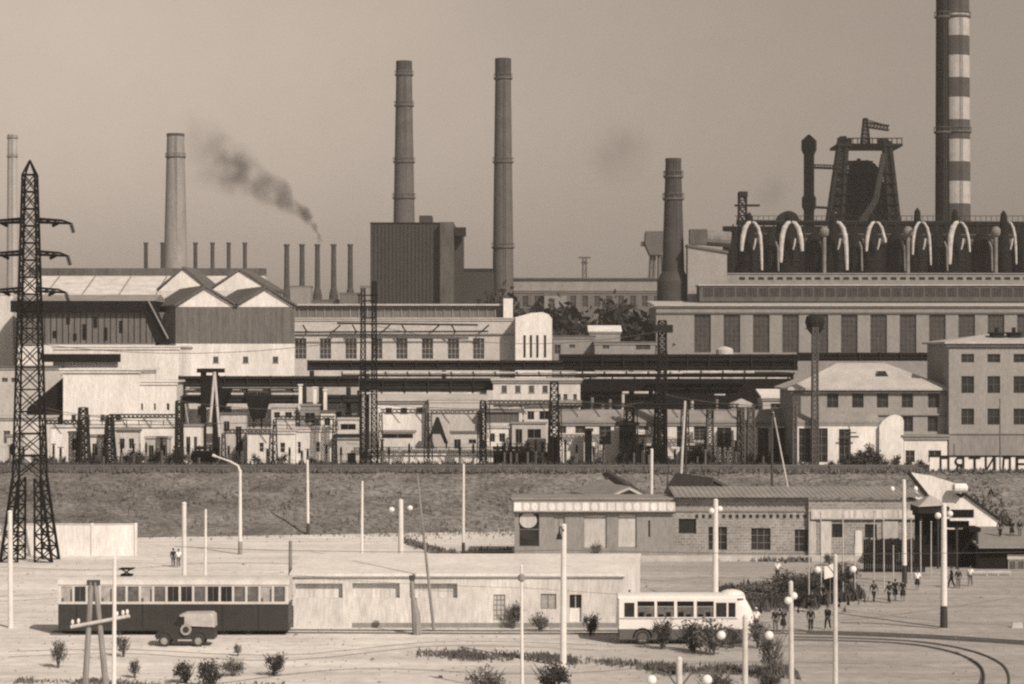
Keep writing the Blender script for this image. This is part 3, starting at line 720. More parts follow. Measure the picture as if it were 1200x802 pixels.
gabled('twin_gabled_shop', 'twin white gable ends over a dark sheet-clad band on a white base', 'workshop', [(206, 240, 276, 337, 360), (276, 311, 345, 338, 360)], 330, PZ, M['white'], M['white'], clad=(360.5, 402.5), vec=(-6.5, 18))
# dark gallery
Y = 335
q = thing('dark_gallery', 'long dark sheet-clad gallery building behind the big pylon on the left', 'factory shed', (X(110, Y), Y, PZ))
MB().box(X(20, Y), X(203, Y), Y, Y + 12, Z(404, Y), Z(366, Y) - .01).build('cladding', M['clad'], q)
MB().box(X(14, Y), X(182, Y), Y - 1.0, Y + 13, Z(366, Y), Z(353, Y)).build('eaves_band', M['soot'], q)
b = MB(); b.prism([(X(14, Y), Y - 1.0, Z(353, Y) + .01), (X(14, Y), Y + 5, Z(344.5, Y)), (X(14, Y), Y + 13, Z(353, Y) + .01)], (X(182, Y) - X(14, Y), 0, 0)); recalc(b.build('roof', M['midgrey'], q))
MB().box(X(20, Y), X(205, Y), Y - .6, Y + 12, PZ, Z(404, Y) - .01).build('base_wall', M['white'], q)
b = MB()
for i in range(26): 
    xx = X(24 + i * 7.0, Y); b.box(xx, xx + .12, Y - .07, Y - .005, Z(402, Y), Z(368, Y))
b.build('cladding_ribs', M['dark'], q)
for i, (a, c, d_) in enumerate([(78, 372, 380), (97, 380, 398), (110, 372, 384), (122, 384, 399), (62, 388, 396), (140, 376, 390), (86, 391, 399)]):
    MB().box(X(a, Y), X(a + 4, Y), Y - .12, Y - .072, Z(d_, Y), Z(c, Y)).build('shutter', M['soot'], q)
q = thing('inclined_conveyor', 'dark inclined conveyor gallery with a pale handrail dropping right of the dark gallery', 'conveyor', (X(185, 325), 325, PZ))
Y = 325
b = MB(); b.prism([PT(162, 354, Y), PT(178, 354, Y), PT(198, 402, Y), PT(182, 402, Y)], (0, 2.5, 0)); recalc(b.build('gallery', M['soot'], q))
b = MB(); b.tube(PT(174, 353, Y - .5), PT(197, 397, Y - .5), .12, n=6); b.build('handrail', M['grey'], q)
b = MB(); b.tube(PT(186, 400, Y + 1), PT(176, 425, Y + 1), .3, n=6); b.tube(PT(168, 410, Y + 1), (X(168, Y), Y + 1, PZ), .25, n=6); b.box(X(163, Y), X(192, Y), Y - .4, Y + 3, Z(436, Y), Z(427, Y)); b.build('hopper', M['soot'], q)
block('end_shed', 'white shed wall at the far left edge behind the pylon', 'shed', -40, 15, 343, 345, 12, PZ, M['white2'], rm=M['roof'], over=.2)
block('white_store', 'low white store with a long dark eaves stripe left of the twin gables', 'store', 62, 210, 407, 318, 12, PZ, M['white'], rm=M['paleroof'], over=.3)
MB().box(X(50, 317), X(141, 317), 316.2, 317.3, Z(424.5, 317), Z(415, 317)).build('conveyor_duct', M['soot'], bpy.data.objects['white_store'])
block('edge_store', 'pale store with a dark ledge at the left edge, low behind the pylon legs', 'store', -40, 70, 431, 316, 10, PZ, M['pale'], [(2, 9, 443, 448), (13, 22, 443, 448)], M['glass'], M['grey'], rm=M['darkroof'], over=.2)
# white blockhouse
q = block('switch_house', 'big plain white blockhouse right of the pylon with a thin flat roof', 'switch house', 74, 163, 434, 290, 14, PZ, M['white'], rm=M['paleroof'], over=.45)
b = MB(); Y = 291.5; b.prism([PT(73.8, 443, Y), PT(32, 478, Y), PT(28, 502, Y), PT(73.8, 502, Y)], (0, 10, 0)); recalc(b.build('chute_like_lean_to_shade', M['soot'], q))  # lean-to side in shadow, its shade put in as black
q = block('switch_house_wing', 'lower right wing of the white blockhouse with three narrow slits', 'switch house', 163.5, 207, 448, 290.5, 12, PZ, M['white'],
      [(165, 167.5, 473, 481), (180, 182.5, 473, 481), (195, 198.5, 473, 481)], M['glass'], M['white'], nx=1, nz=1, bar=.03, rm=M['paleroof'], over=.3)
block('yard_wall_house', 'low white yard building along the bank top below the blockhouse', 'yard building', 60, 208, 501, 284, 3, PZ, M['white'], rm=M['white2'], over=.2, cornice=False)
block('edge_house', 'white low house at the left edge behind the pylon feet', 'house', -30, 58, 490, 283, 5, PZ, M['white2'], [(4, 12, 505, 520)], M['glass2'], M['grey'], rm=M['roof'], over=.2)

# ---------------------------------------------------------------- middle pale hall
ops = [(a, a + 13.5, 396.5, 421) for a in (345.5, 374.5, 404.5, 434.5, 464, 494, 524.5, 554)]
q = block('pale_hall', 'pale middle hall with eight tall grey windows left of the rounded stair bay', 'factory hall', 344, 604, 374, 400, 18, PZ, M['pale'], ops, M['hallglass'], M['pale'], nx=3, nz=4, bar=.07, rm=M['roof'], over=.35, d=.25)
MB().box(X(346, 404), X(590, 404), 404, 410, Z(376, 404), Z(358.5, 404)).build('rooflight', M['clad'], q)
MB().box(X(345, 403), X(591, 403), 403, 411, Z(358.5, 404) + .01, Z(356.5, 404)).build('rooflight_cap', M['roof'], q)
b = MB()
for i in range(24): b.box(X(350 + i * 10, 403.9), X(351 + i * 10, 403.9), 403.8, 403.98, Z(372, 404), Z(361, 404))
b.build('glazing_bars', M['midgrey'], q)
MB().box(X(590, 402), X(601, 402), 402, 408, Z(378, 402), Z(350, 402)).build('roof_cubicle', M['white'], q)
MB().box(X(346, 399.5), X(604, 399.5), 399.6, 399.95, Z(392.3, 400), Z(391, 400)).build('string_course', M['midgrey'], q)
b = MB(); xa, xb = X(604, 396), X(647, 396)
prof = [(xa, 396, PZ), (xb, 396, PZ), (xb, 396, Z(374, 396)), (X(643, 396), 396, Z(368.5, 396)), (X(636, 396), 396, Z(366, 396)), (X(622, 396), 396, Z(367, 396)), (xa, 396, Z(372, 396))]
q2 = thing('stair_bay', 'white rounded end bay with vertical slots, right end of the pale hall', 'building', ((xa + xb) / 2, 396, PZ))
recalc(b.prism(prof, (0, 12, 0)).build('wall', M['white'], q2))
for a in (613.5, 621, 628.5, 637.5):
    MB().box(X(a, 396), X(a + 2.6, 396), 395.93, 395.99, Z(419, 396), Z(393, 396)).build('window', M['glass'], q2)
# bracketed pipe along the pale hall
q = thing('bracketed_pipe', 'thin dark pipe on slanting brackets along the wall of the pale middle hall', 'pipe', (X(450, 398), 398, Z(389, 398)))
b = MB(); b.tube(PT(345, 389.5, 398), PT(572, 388.5, 398), .16, n=6); b.tube(PT(395, 379, 397.5), PT(560, 381, 397.5), .18, n=6); b.build('pipe', M['dark'], q)
b = MB()
for i in range(8):
    a = 360 + i * 29; b.tube(PT(a, 390, 398), PT(a + (8 if i % 2 else -7) + 2, 381, 397.5), .14, n=6)
    b.tube(PT(a, 389, 398), PT(a, 388, 400), .12, n=6)
b.build('bracket', M['dark'], q)

# ---------------------------------------------------------------- pipe bridges (each its own thing)
def pipe_bridge(label, px0, px1, pya, pyb, Y, m, legs=(), pipes=3, legpy=None, dep=2.0, name='pipe_bridge', trim=True, group='pipe bridges over the works yard', leg_w=.3):
    x0, x1 = X(px0, Y), X(px1, Y); z1, z0 = Z(pya, Y), Z(pyb, Y)
    r = thing(name, label, 'pipe bridge', ((x0 + x1) / 2, Y, z0), group)
    h = (z1 - z0) / pipes
    b = MB()
    for i in range(pipes): b.tube((x0, Y + h / 2 + .35 * (i % 2), z0 + h * (i + .5)), (x1, Y + h / 2 + .35 * (i % 2), z0 + h * (i + .5)), h * .54, n=12)
    b.build('pipes', m, r, smooth=False)
    b = MB(); k = 0
    while x0 + k * 3.1 < x1: b.box(x0 + k * 3.1, x0 + k * 3.1 + .16, Y - .15, Y + h + .6, z0 - .05, z1 + .05); k += 1
    b.box(x0, x1, Y + h + .55, Y + h + .75, z0, z1); b.build('hangers', M['dark'], r)
    for lx in legs:
        MB().box(X(lx, Y) - leg_w, X(lx, Y) + leg_w, Y + .2, Y + .9, PZ, z0 - .06).build('leg', M['dark'], r)
    return r
pipe_bridge('thick dark pipe bridge from the paired dark trestle to the middle yard', 209, 420, 441, 453.5, 296, M['dark'], (213, 257, 356, 376, 408), 3)
pipe_bridge('thick dark pipe bridge continuing right behind the lattice mast to the white two-storey block', 421, 579, 443.5, 457.5, 296.5, M['dark'], (421, 473, 520, 556), 3)
pipe_bridge('lower dark pipe bridge under the thick one, left part by the trestle', 209, 352, 463, 473, 295, M['dark'], (), 2)
pipe_bridge('lower short dark pipe run right of the white posts', 375, 420, 463, 473, 294.5, M['dark'], (), 2)
pipe_bridge('upper dark pipe bridge passing below the pale hall windows', 360, 660, 422.5, 434, 312, M['dark'], (365, 430, 520, 600), 3)
pipe_bridge('upper dark pipe bridge running on below the big windowed hall', 655, 935, 415.5, 434, 316, M['soot'], (680, 740, 800, 860), 4)
pipe_bridge('dark pipe bridge passing behind the pale hipped roof on the right', 935, 1112, 413.5, 423, 330, M['soot'], (), 2)
pipe_bridge('single pale pipe along the middle yard just under the dark bridge', 400, 800, 436, 438.5, 308, M['pipe'], (), 1)
pipe_bridge('single pale pipe just under the big windowed hall on the right', 770, 884, 435, 438, 309, M['pipe'], (), 1)
pipe_bridge('thin pale pipe below the others, from the white block to the hipped-roof house', 640, 926, 442.5, 444.3, 307, M['pipe'], (), 1)
pipe_bridge('thin dark pipe between the pale ones across the middle yard', 400, 700, 439.2, 441.6, 306, M['dark'], (), 1)
pipe_bridge('pale double pipe under the thick dark bridge on the left', 209, 352, 456, 460.5, 297, M['pipe'], (), 2)
pipe_bridge('pale pipe run low in the middle yard', 420, 560, 460, 463, 295.5, M['pipe'], (), 1)

# trestles
def trestle(label, px, pyt, Y, w0, w1, n, m=None, cat='lattice mast', name='lattice_mast', group='lattice masts of the yard', r=.09, zb=PZ):
    q = thing(name, label, cat, (X(px, Y), Y, zb), group)
    lattice(MB(), X(px, Y), Y, zb, Z(pyt, Y), w0, w1, n, r).build('mast', m or M['dark'], q); return q
q = thing('yard_trestle', 'heavy dark trestle tower carrying the left end of the thick pipe bridge', 'trestle', (X(247, 290), 290, PZ))
b = MB(); Y = 290
for a in (238, 252): b.box(X(a, Y) - .35, X(a, Y) + .35, Y, Y + .7, PZ, Z(436, Y))
b.box(X(236, Y), X(256, Y), Y - .02, Y + 1.2, Z(478, Y), Z(440, Y)); b.box(X(231, Y), X(262, Y), Y - .3, Y + 1.4, Z(437, Y), Z(432, Y)); b.build('frame', M['soot'], q)
b = MB(); 
for a, c in ((262, 262), (266, 258)): b.tube(PT(270, 462, Y), PT(258, 482, Y), .35, n=5)
b.prism([PT(255, 455, Y), PT(272, 455, Y), PT(262, 482, Y), PT(255, 482, Y)], (0, 1, 0)); recalc(b.build('knee', M['soot'], q))
q = thing('leaning_mast', 'pale timber A-frame standing against the dark trestle', 'pole', (X(250, 280), 280, PZ))
b = MB(); b.tube(PT(251, 436, 280), PT(246, 495, 280), .18, n=8); b.tube(PT(251, 436, 280), PT(257, 512, 280), .18, n=8); b.build('legs', M['palewood'], q)
q = thing('coal_hopper', 'dark hanging hopper below the pipe bridge in the left yard', 'hopper', (X(301, 293), 293, Z(492, 293)))
b = MB(); Y = 293; b.prism([PT(286, 464, Y), PT(316, 464, Y), PT(312, 476, Y), PT(307, 491, Y), PT(295, 491, Y), PT(290, 476, Y)], (0, 3, 0)); recalc(b.build('bin', M['soot'], q))
for a in (297, 306): MB().box(X(a, Y) - .12, X(a, Y) + .12, Y + .3, Y + .6, PZ, Z(491, Y)).build('leg', M['dark'], q)
for i, (px, a, lb) in enumerate([(369, 455, 'first white post left of the dark lower pipe run'), (381, 458, 'second white post, just left of the dark lower pipe run'), (352, 452, 'white post closing the pale pipes at their right end')]):
    q = thing('white_post', lb, 'post', (X(px, 292), 292, PZ), 'white posts in the left yard')
    MB().box(X(px, 292) - .22, X(px, 292) + .22, 292, 292.5, PZ, Z(a, 292)).build('post', M['white'], q)
    MB().box(X(px, 292) - .32, X(px, 292) + .32, 291.9, 292.6, Z(a, 292) + .002, Z(a, 292) + .18).build('cap', M['white'], q)

# yard buildings behind the substation
block('pale_yard_wall', 'long pale back wall of the yard seen beneath the pipe bridges on the left', 'building', 205, 356, 452, 302, 6, PZ, M['white2'], [(285, 318, 458, 470)], M['glass'], M['grey'], rm=M['roof'], over=.2)
block('pale_workshop', 'pale workshop behind the lower dark pipe run, left of the lattice mast', 'workshop', 357, 420, 446, 301, 8, PZ, M['pale'], [(382, 400, 482, 492), (404, 412, 482, 494)], M['glass'], M['grey'], rm=M['roof'], over=.2)
block('white_cottage', 'white low house with two small dark windows left of the centre yard', 'house', 290, 346, 505.5, 279, 4, PZ, M['white'], [(303.5, 309, 519, 530), (328, 334, 519, 531)], M['glass'], M['white2'], nx=1, nz=2, rm=M['pale'], over=.25)
block('white_cottage', 'white low house with slit windows beside the first cottage', 'house', 347, 393, 503, 279.5, 4, PZ, M['white'], [(345.5 + 3, 352.5, 518, 532), (370, 375, 518, 530)], M['glass'], M['white2'], nx=1, nz=2, rm=M['pale'], over=.25)
block('kiosk', 'small flat-roofed hut with a square dark door left of the lattice mast', 'hut', 394, 421, 512, 278.5, 3, PZ, M['pale'], [(406.5, 417, 531, 546)], M['glass'], M['midgrey'], nx=1, nz=1, rm=M['dark'], over=.3)
block('white_hall', 'large white hall with a plain front right of the lattice mast', 'hall', 442, 566, 470, 290, 10, PZ, M['white'], [(550, 562, 514, 519)], M['glass'], M['grey'], rm=M['pale'], over=.4, roof='shed', rise=1.2)
block('pale_annex', 'pale grey block standing on the right half of the white hall', 'annex', 503, 566, 469, 288.5, 1.4, PZ, M['pale'], rm=M['roof'], over=.15)
block('white_low_shed', 'low white shed along the bank top in front of the white hall', 'shed', 436, 582, 530, 279, 4, PZ, M['white'], rm=M['roof'], over=.5)
q = thing('gable_hoist', 'dark pointed hoist frame on the front of the white hall', 'hoist', (X(512, 286), 286, PZ)); Y = 286
b = MB(); b.prism([PT(501, 515, Y), PT(506, 503, Y), PT(511, 489, Y), PT(514, 489, Y), PT(519, 503, Y), PT(525, 520, Y), PT(521, 520, Y), PT(516, 509, Y), PT(507, 509, Y), PT(504, 516, Y)], (0, .6, 0)); recalc(b.build('frame', M['dark'], q))
for a in (502, 523): MB().box(X(a, Y) - .1, X(a, Y) + .1, Y + .1, Y + .3, PZ, Z(516, Y)).build('leg', M['dark'], q)
q = block('two_storey_block', 'white two-storey block with small windows ending at the dark pipe mass', 'building', 578, 680, 446, 293, 9, PZ, M['white2'],
      [(653, 657, 462, 473), (660, 665, 462, 474), (671.5, 676, 462, 474)], M['glass2'], M['grey'], nx=1, nz=2, rm=M['pale'], over=.35)
MB().box(X(566, 291), X(682, 291), 291.6, 292.9, Z(475, 292), Z(469, 292)).build('string_course', M['midgrey'], q)
block('grey_screen_house', 'grey banded low block in front of the white two-storey block', 'building', 566, 612, 480, 287, 4, PZ, M['white2'], [(570, 608, 482, 496)], M['steel'], M['grey'], nx=6, nz=1, rm=M['pale'], over=.25)
block('dark_switch_bay', 'dark low transformer bay at the foot of the white two-storey block', 'transformer bay', 580, 645, 533, 280, 3, PZ, M['soot'], rm=M['dark'], over=.2, cornice=False)

# dark works mass to the right
q = block('dark_works', 'dark sooty works building below the pipe bridges right of centre', 'factory building', 681, 930, 439, 312, 14, PZ, M['soot'], rm=M['dark'], over=.2, cornice=False)
for i, (a, b_, c, d_) in enumerate([(728, 737, 459, 462), (742, 760, 459, 462), (764, 775, 459, 462), (836, 850, 462, 464)]):
    pipe_bridge(['short pale pipe at the dark works, first from the left', 'short pale pipe at the dark works, longest one in its middle', 'short pale pipe at the dark works, left of the dark mast', 'short pale pipe at the right part of the dark works'][i], a, b_, c, d_, 300, M['pipe'], (), 1, group='short pale pipes on the dark works')
for i, (a, t_) in enumerate([(694, 466), (706, 474), (715, 468), (730, 462), (811, 470), (840, 468)]):
    q = thing('pale_standpipe', ['pale standpipe at the left end of the dark works', 'second pale standpipe of the dark works', 'third pale standpipe of the dark works', 'tall pale T-shaped standpipe of the dark works', 'lone pale standpipe right of the dark mast', 'pale standpipe at the right part of the dark works'][i], 'pipe', (X(a, 299), 299, PZ), 'pale standpipes on the dark works')
    MB().tube((X(a, 299), 299, PZ), (X(a, 299), 299, Z(t_, 299)), .22, n=8).build('pipe', M['midpipe'] if i not in (3, 4) else M['pipe'], q)
block('small_dark_gable', 'little pale hipped roof above the dark works, left of the hipped-roof house', 'shed', 858, 884, 477, 291, 5, PZ, M['midgrey'], roof='hip', rise=.8, rm=M['roof'], over=.2)
block('dormer_house', 'small pale-roofed house with a dark window tucked left of the hipped-roof house', 'house', 894, 929, 467, 289, 6, PZ, M['pale'], [(903, 914, 473, 483), (919, 927, 473, 483)], M['glass'], M['grey'], roof='shed', rise=.9, rm=M['paleroof'], over=.25)

# long white building with tall windows
ops = [(655, 663.5, 500, 508), (674, 686, 499, 508), (702, 716, 500, 521), (748, 760, 500, 504), (769, 781, 500, 506), (793, 804, 500, 524), (813, 827, 500, 516), (840, 857, 501, 524),
       (888, 901, 501.5, 542), (906, 921, 501.5, 542)]
block('long_white_workshop', 'long low white workshop with tall dark windows and a grey roof along the bank top', 'workshop', 648, 930, 496, 277.5, 3.2, PZ, M['white'], ops, M['glass'], M['grey'], nx=2, nz=4, bar=.05,
      roof='shed', rise=1.4, rm=M['midgrey'], over=.25)
block('workshop_wing', 'white workshop wing with three tall dark windows before the hipped-roof house', 'workshop', 930.5, 1030, 496, 267.5, 1.9, PZ, M['white'], [(936, 950, 502, 542), (956, 970, 502, 542), (983, 997, 503, 543)], M['glass'], M['grey'], nx=2, nz=4, bar=.05,
      roof='shed', rise=.9, rm=M['midgrey'], over=.1)
q = thing('rounded_parapet', 'tall white rounded end wall at the right end of the long white workshop', 'wall', (X(1042, 267), 267, PZ)); Y = 267.0
b = MB(); b.prism([PT(1059, 553, Y), PT(1059, 493, Y), PT(1056, 488, Y), PT(1050, 486, Y), PT(1042, 488, Y), PT(1034, 494, Y), PT(1030.5, 499, Y), PT(1030.5, 553, Y)], (0, .7, 0)); recalc(b.build('wall', M['white'], q))

# houses on the right
q = block('hipped_house', 'two-storey grey house with a pale hipped roof left of the four-storey block', 'house', 929, 1109, 457.5, 269.6, 13, PZ, M['officewall'],
      [(a, a + 13.5, 459.5 + 1, 478) for a in (969, 998.5, 1027.5, 1056.5, 1087.5)] + [(1058, 1070, 488, 506), (1087, 1099, 488, 506)], M['glass'], M['clad'], nx=2, nz=2, bar=.05, roof='hip', rise=3.1, rm=M['roof'], over=.7)
MB().box(X(929, 269.4), X(1109, 269.4), 269.35, 269.57, Z(487, 269), Z(485, 269)).build('string_course', M['midgrey'], q)
b = MB(); Y = 272; b.prism([(X(1026, Y), 272.2, Z(442, Y)), (X(1042, Y), 272.2, Z(442, Y)), (X(1038, Y), 272.2, Z(435, Y)), (X(1030, Y), 272.2, Z(435, Y))], (0, 3, 0)); recalc(b.build('dormer', M['glass'], q))
block('white_lean_to', 'small white flat-roofed outbuilding with two dark windows before the hipped-roof house', 'outbuilding', 1059.5, 1110, 512, 267.2, 2.2, PZ, M['white'], [(1061, 1072, 528, 542), (1088, 1103, 528, 542)], M['glass'], M['midgrey'], rm=M['grey'], over=.35)
ops = []
for i in range(4):
    a = 1126.5 + i * 30.6
    ops += [(a, a + 15, 415, 425), (a, a + 15, 441, 461), (a, a + 15, 479, 498), (a, a + 15, 516, 536)]
q = block('four_storey_block', 'grey four-storey office block with square dark windows at the right edge', 'office block', 1112, 1235, 403, 268, 14, PZ, M['officewall'], ops, M['glass'], M['clad'], nx=2, nz=2, bar=.05, roof='hip', rise=1.0, rm=M['roof'], over=.6)
b = MB()
for z_ in (508, 489.5 + 16): pass
b.box(X(1112, 268), X(1235, 268), 267.75, 267.98, Z(509, 268), Z(507.5, 268)); b.build('string_course', M['midgrey'], q)
MB().box(X(1112, 268), X(1235, 268), 267.9, 267.99, PZ, Z(509.2, 268)).build('plinth', M['grey'], q)
for i, (px, lb) in enumerate([(1168, 'ragged dark roof plant left one of the pair on the office block roof'), (1188, 'ragged dark roof plant right one of the pair on the office block roof')]):
    q = thing('roof_vent', lb, 'roof vent', (X(px, 272), 272, Z(402, 272)), 'vents on the office block roof')
    b = MB(); x = X(px, 272); b.box(x - .7, x + .7, 271, 273, Z(402, 272), Z(391, 272)); b.tube((x, 272, Z(391, 272)), (x, 272, Z(384, 272)), .25, n=8); b.build('stack', M['dark'], q)
    b = MB(); b.box(x - .9, x + .9, 270.8, 273.2, Z(391, 272) + .005, Z(389.5, 272)); b.build('cap', M['dark'], q)

# centre low buildings behind the bridges
block('low_yard_house', 'low grey house with two dark openings right of the stair bay', 'house', 648, 697, 395, 425, 8, PZ, M['grey'], [(649.5, 657, 404, 415), (667, 674, 404, 408)], M['glass'], M['midgrey'], rm=M['darkroof'], over=.3)
block('light_roof_shed', 'small shed with a bright roof among the dark centre trees', 'shed', 691, 727, 389, 440, 8, PZ, M['midgrey'], roof='gable', rise=1.1, rm=M['paleroof'], over=.3)
block('yard_store', 'long grey low store under the centre trees', 'store', 697, 768, 402, 420, 6, PZ, M['grey'], [(706, 714, 405, 409), (745, 762, 390 + 14, 410)], M['glass'], M['midgrey'], rm=M['darkroof'], over=.3)
# white dome-roofed kiosk by the hall
q = thing('round_tank', 'small pale dome-topped tank under the big windowed hall', 'tank', (X(849, 430), 430, PZ))
MB().lathe(X(849, 430), 430, [(1.7, PZ), (1.7, Z(410, 430)), (1.3, Z(408, 430)), (.5, Z(406.5, 430)), (.01, Z(406, 430))], 16).build('drum', M['pale'], q)

# ================================================================== MASTS AND SUBSTATION
q = thing('paired_mast', 'tall twin-legged dark lattice mast in front of the pale middle hall', 'lattice mast', (X(432, 270), 270, PZ))
Y = 270
for a, t_ in ((425.5, 338), (438.5, 330)):
    lattice(MB(), X(a, Y), Y, PZ, Z(t_, Y), .75, .45, 34, .055).build('leg', M['soot'], q)
b = MB()
for z_ in (352, 372, 458, 530): b.box(X(425, Y), X(439, Y), Y - .12, Y + .12, Z(z_ + 1.5, Y), Z(z_, Y))
b.box(X(419, Y), X(443, Y), Y - .1, Y + .1, Z(347, Y), Z(345.5, Y)); b.build('crosspiece', M['soot'], q)
q = trestle('dark floodlight mast with a round cluster head before the windowed hall', 955, 384, 266.8, .8, .6, 30, M['steel'], 'floodlight mast', 'floodlight_mast', None, .07)
b = MB(); b.lathe(X(955, 274), 274, [(.5, Z(392, 274)), (1.0, Z(386, 274)), (1.25, Z(378, 274)), (1.1, Z(371, 274)), (.4, Z(368, 274))], 12); b.build('lamp_cluster', M['dark'], q)
b = MB(); b.box(X(945, 274), X(965, 274), 273.2, 274.8, Z(386, 274), Z(384.5, 274)); b.build('platform', M['dark'], q)
q = trestle('dark mast with a square lamp platform left of the windowed hall windows', 776, 376, 276, 1.1, .9, 28, M['dark'], 'floodlight mast', 'floodlight_mast', None, .09)
b = MB(); b.box(X(765, 276), X(788, 276), 275, 277, Z(390, 276), Z(381, 276)); b.build('platform', M['dark'], q)
# grey slanting yard trestles
trestle('short dark lattice mast right of the pylon, near the white blockhouse', 97.5, 478, 274, 1.6, .9, 8, M['dark'])
trestle('short lattice mast with slim top left of the blockhouse wing', 128.5, 487, 275, 1.5, .7, 8, M['dark'])
trestle('lattice mast at the left end of the pipe bridge', 210, 470, 273, .9, .7, 9, M['dark'])
trestle('dark lattice mast at the left edge of the two-storey block', 649.5, 448, 275, 1.3, .9, 12, M['soot'])
trestle('lattice mast right of the white hall', 566, 470, 273, .8, .6, 9, M['dark'])
trestle('lattice mast beside the dark masonry pier right of centre', 738, 468, 276, 1.0, .8, 9, M['soot'])
trestle('thin lattice mast left of the leaning pole pair', 773, 450, 272, 1.3, 1.0, 12, M['soot'])
trestle('thin lattice mast in front of the small hipped roof', 868, 478, 274, .9, .7, 9, M['steel'])
trestle('thin lattice mast between small roof and hipped-roof house', 880, 478, 274, .9, .7, 9, M['steel'])
trestle('thin lattice mast at the left corner of the hipped-roof house', 931, 476, 267, .5, .4, 9, M['steel'])
trestle('thin lattice mast beside tall window of the white workshop', 832, 480, 274, .9, .7, 9, M['steel'])
for i, (a, t_, lb) in enumerate([(735, 498, 'dark rough masonry pier against the white workshop'), (689, 505, 'narrow dark pier left of the masonry pier'), (650, 515, 'stubby dark pier at the workshop left end')]):
    q = thing('dark_pier', lb, 'pier', (X(a, 277), 275, PZ), 'dark piers before the white workshop'); w_ = [1.05, .45, .6][i]
    MB().box(X(a, 277) - w_, X(a, 277) + w_, 275, 276.2, PZ, Z(t_, 277)).build('shaft', M['soot'], q)
    MB().box(X(a, 277) - w_ * 1.35, X(a, 277) + w_ * 1.35, 274.8, 276.4, Z(t_, 277) + .003, Z(t_, 277) + .35).build('cap', M['dark'], q)

# portal gantries with insulator strings
def gantry(label, pxa, pxb, pyt, Y, first=None):
    q = thing('substation_gantry', label, 'gantry', (X((pxa + pxb) / 2, Y), Y, PZ), 'portal gantries of the substation')
    for a in (pxa, pxb): lattice(MB(), X(a, Y), Y, PZ, Z(pyt, Y), .7, .35, 5, .04).build('leg', M['dark'], q)
    beam(MB(), (X(pxa, Y), Y - .2, Z(pyt, Y)), (X(pxb, Y), Y - .2, Z(pyt, Y)), .45, max(4, int((pxb - pxa) / 5)), .055).build('girder', M['dark'], q)
    n = max(2, int((pxb - pxa) / 22))
    for i in range(n):
        px = pxa + (pxb - pxa) * (i + .5) / n; x = X(px, Y); z = Z(pyt, Y)
        b = MB(); 
        for k in range(7): b.tube(Vector((x + .13 * k, Y, z - .12 - .17 * k)), Vector((x + .13 * k + .05, Y, z - .12 - .17 * k - .07)), .13, n=8)
        b.tube((x, Y, z), (x + .95, Y, z - 1.25), .03, n=4); b.build('insulator', M['soot'], q)
for a in [('wide low gantry in front of the white blockhouse and its wing', 128, 209, 490, 271), ('gantry at the left, between the pylon and the short mast', 52, 97, 497, 272), ('gantry before the white cottages', 322, 392, 492, 272), ('gantry before the white hall, left of the hoist', 446, 500, 484, 273),
          ('gantry before the white hall, right of the hoist', 504, 562, 485, 273.5), ('gantry before the grey banded block', 572, 645, 474, 272), ('gantry above the left windows of the white workshop', 656, 733, 477, 273),
          ('gantry between the dark pier and the dark mast', 745, 800, 478, 271), ('gantry left of the thin lattice masts', 805, 866, 478, 272.5), ('low gantry over the left cottage garden', 262, 318, 508, 270)]:
    gantry(*a)
# apparatus posts
post = thing('insulator_post', 'slim dark apparatus post with stacked insulators in the substation strip', 'insulator post', (0, 0, 0), 'apparatus posts of the substation')
MB().box(-.12, .12, -.12, .12, 0, 1.6).build('pedestal', M['steel'], post)
b = MB(); b.lathe(0, 0, [(v, 1.6 + .09 * i) for i, v in enumerate([.12, .2, .1, .2, .1, .2, .1, .2, .1, .2, .1, .12])], 10); b.build('insulator', M['soot'], post)
MB().box(-.4, .4, -.05, .05, 2.6, 2.7).build('terminal', M['dark'], post)
pp = [12, 28, 62, 70, 112, 120, 142, 156, 172, 190, 222, 232, 268, 284, 312, 338, 352, 362, 384, 398, 446, 455, 478, 540, 556, 590, 598, 606, 618, 626, 636, 662, 676, 696, 708, 744, 752, 760, 790, 818, 826, 846, 852, 862, 896, 915]
for i, px in enumerate(pp):
    Yp = rng.uniform(268.5, 273); s_ = rng.uniform(.8, 1.5)
    o = place(post, i == 0, (X(px + rng.uniform(-2, 2), Yp), Yp, PZ), rng.uniform(0, 3), None, (1, 1, s_)) if i else place(post, True, (X(px, Yp), Yp, PZ))
def transformer(px, Yp, lb, first=[None]):
    if first[0] is None:
        q = thing('transformer', lb, 'transformer', (0, 0, 0), 'substation transformers'); first[0] = q
        b = MB(); b.box(-1.3, 1.3, -.8, .8, .3, 1.9)
        for i in range(8): b.box(-1.2 + i * .32, -1.1 + i * .32, -1.05, -.81, .5, 1.7)
        b.build('tank', M['soot'], q)
        b = MB()
        for x in (-.7, 0, .7): b.lathe(x, 0, [(.12, 1.905), (.2, 2.0), (.1, 2.1), (.18, 2.2), (.09, 2.3), (.15, 2.4), (.05, 2.6)], 8)
        b.build('bushings', M['dark'], q); MB().tube((-1.3, 0, 2.25), (.2, .5, 2.25), .22, n=10).build('oil_conservator', M['dark'], q)
        MB().box(-1.4, 1.4, -.9, .9, 0, .295).build('plinth', M['concgrey'], q); o = q
    else: o = copy_tree(first[0]); o['label'] = lb
    o.location = (X(px, Yp), Yp, PZ)
for px, lb in ((612, 'dark transformer at the foot of the grey banded block'), (820, 'dark transformer in front of the square window of the white workshop'), (590, 'dark transformer left of the other one by the grey banded block'), (770, 'dark transformer between the masonry pier and the leaning poles'), (240, 'dark transformer below the heavy trestle')):
    transformer(px, 274.6, lb)

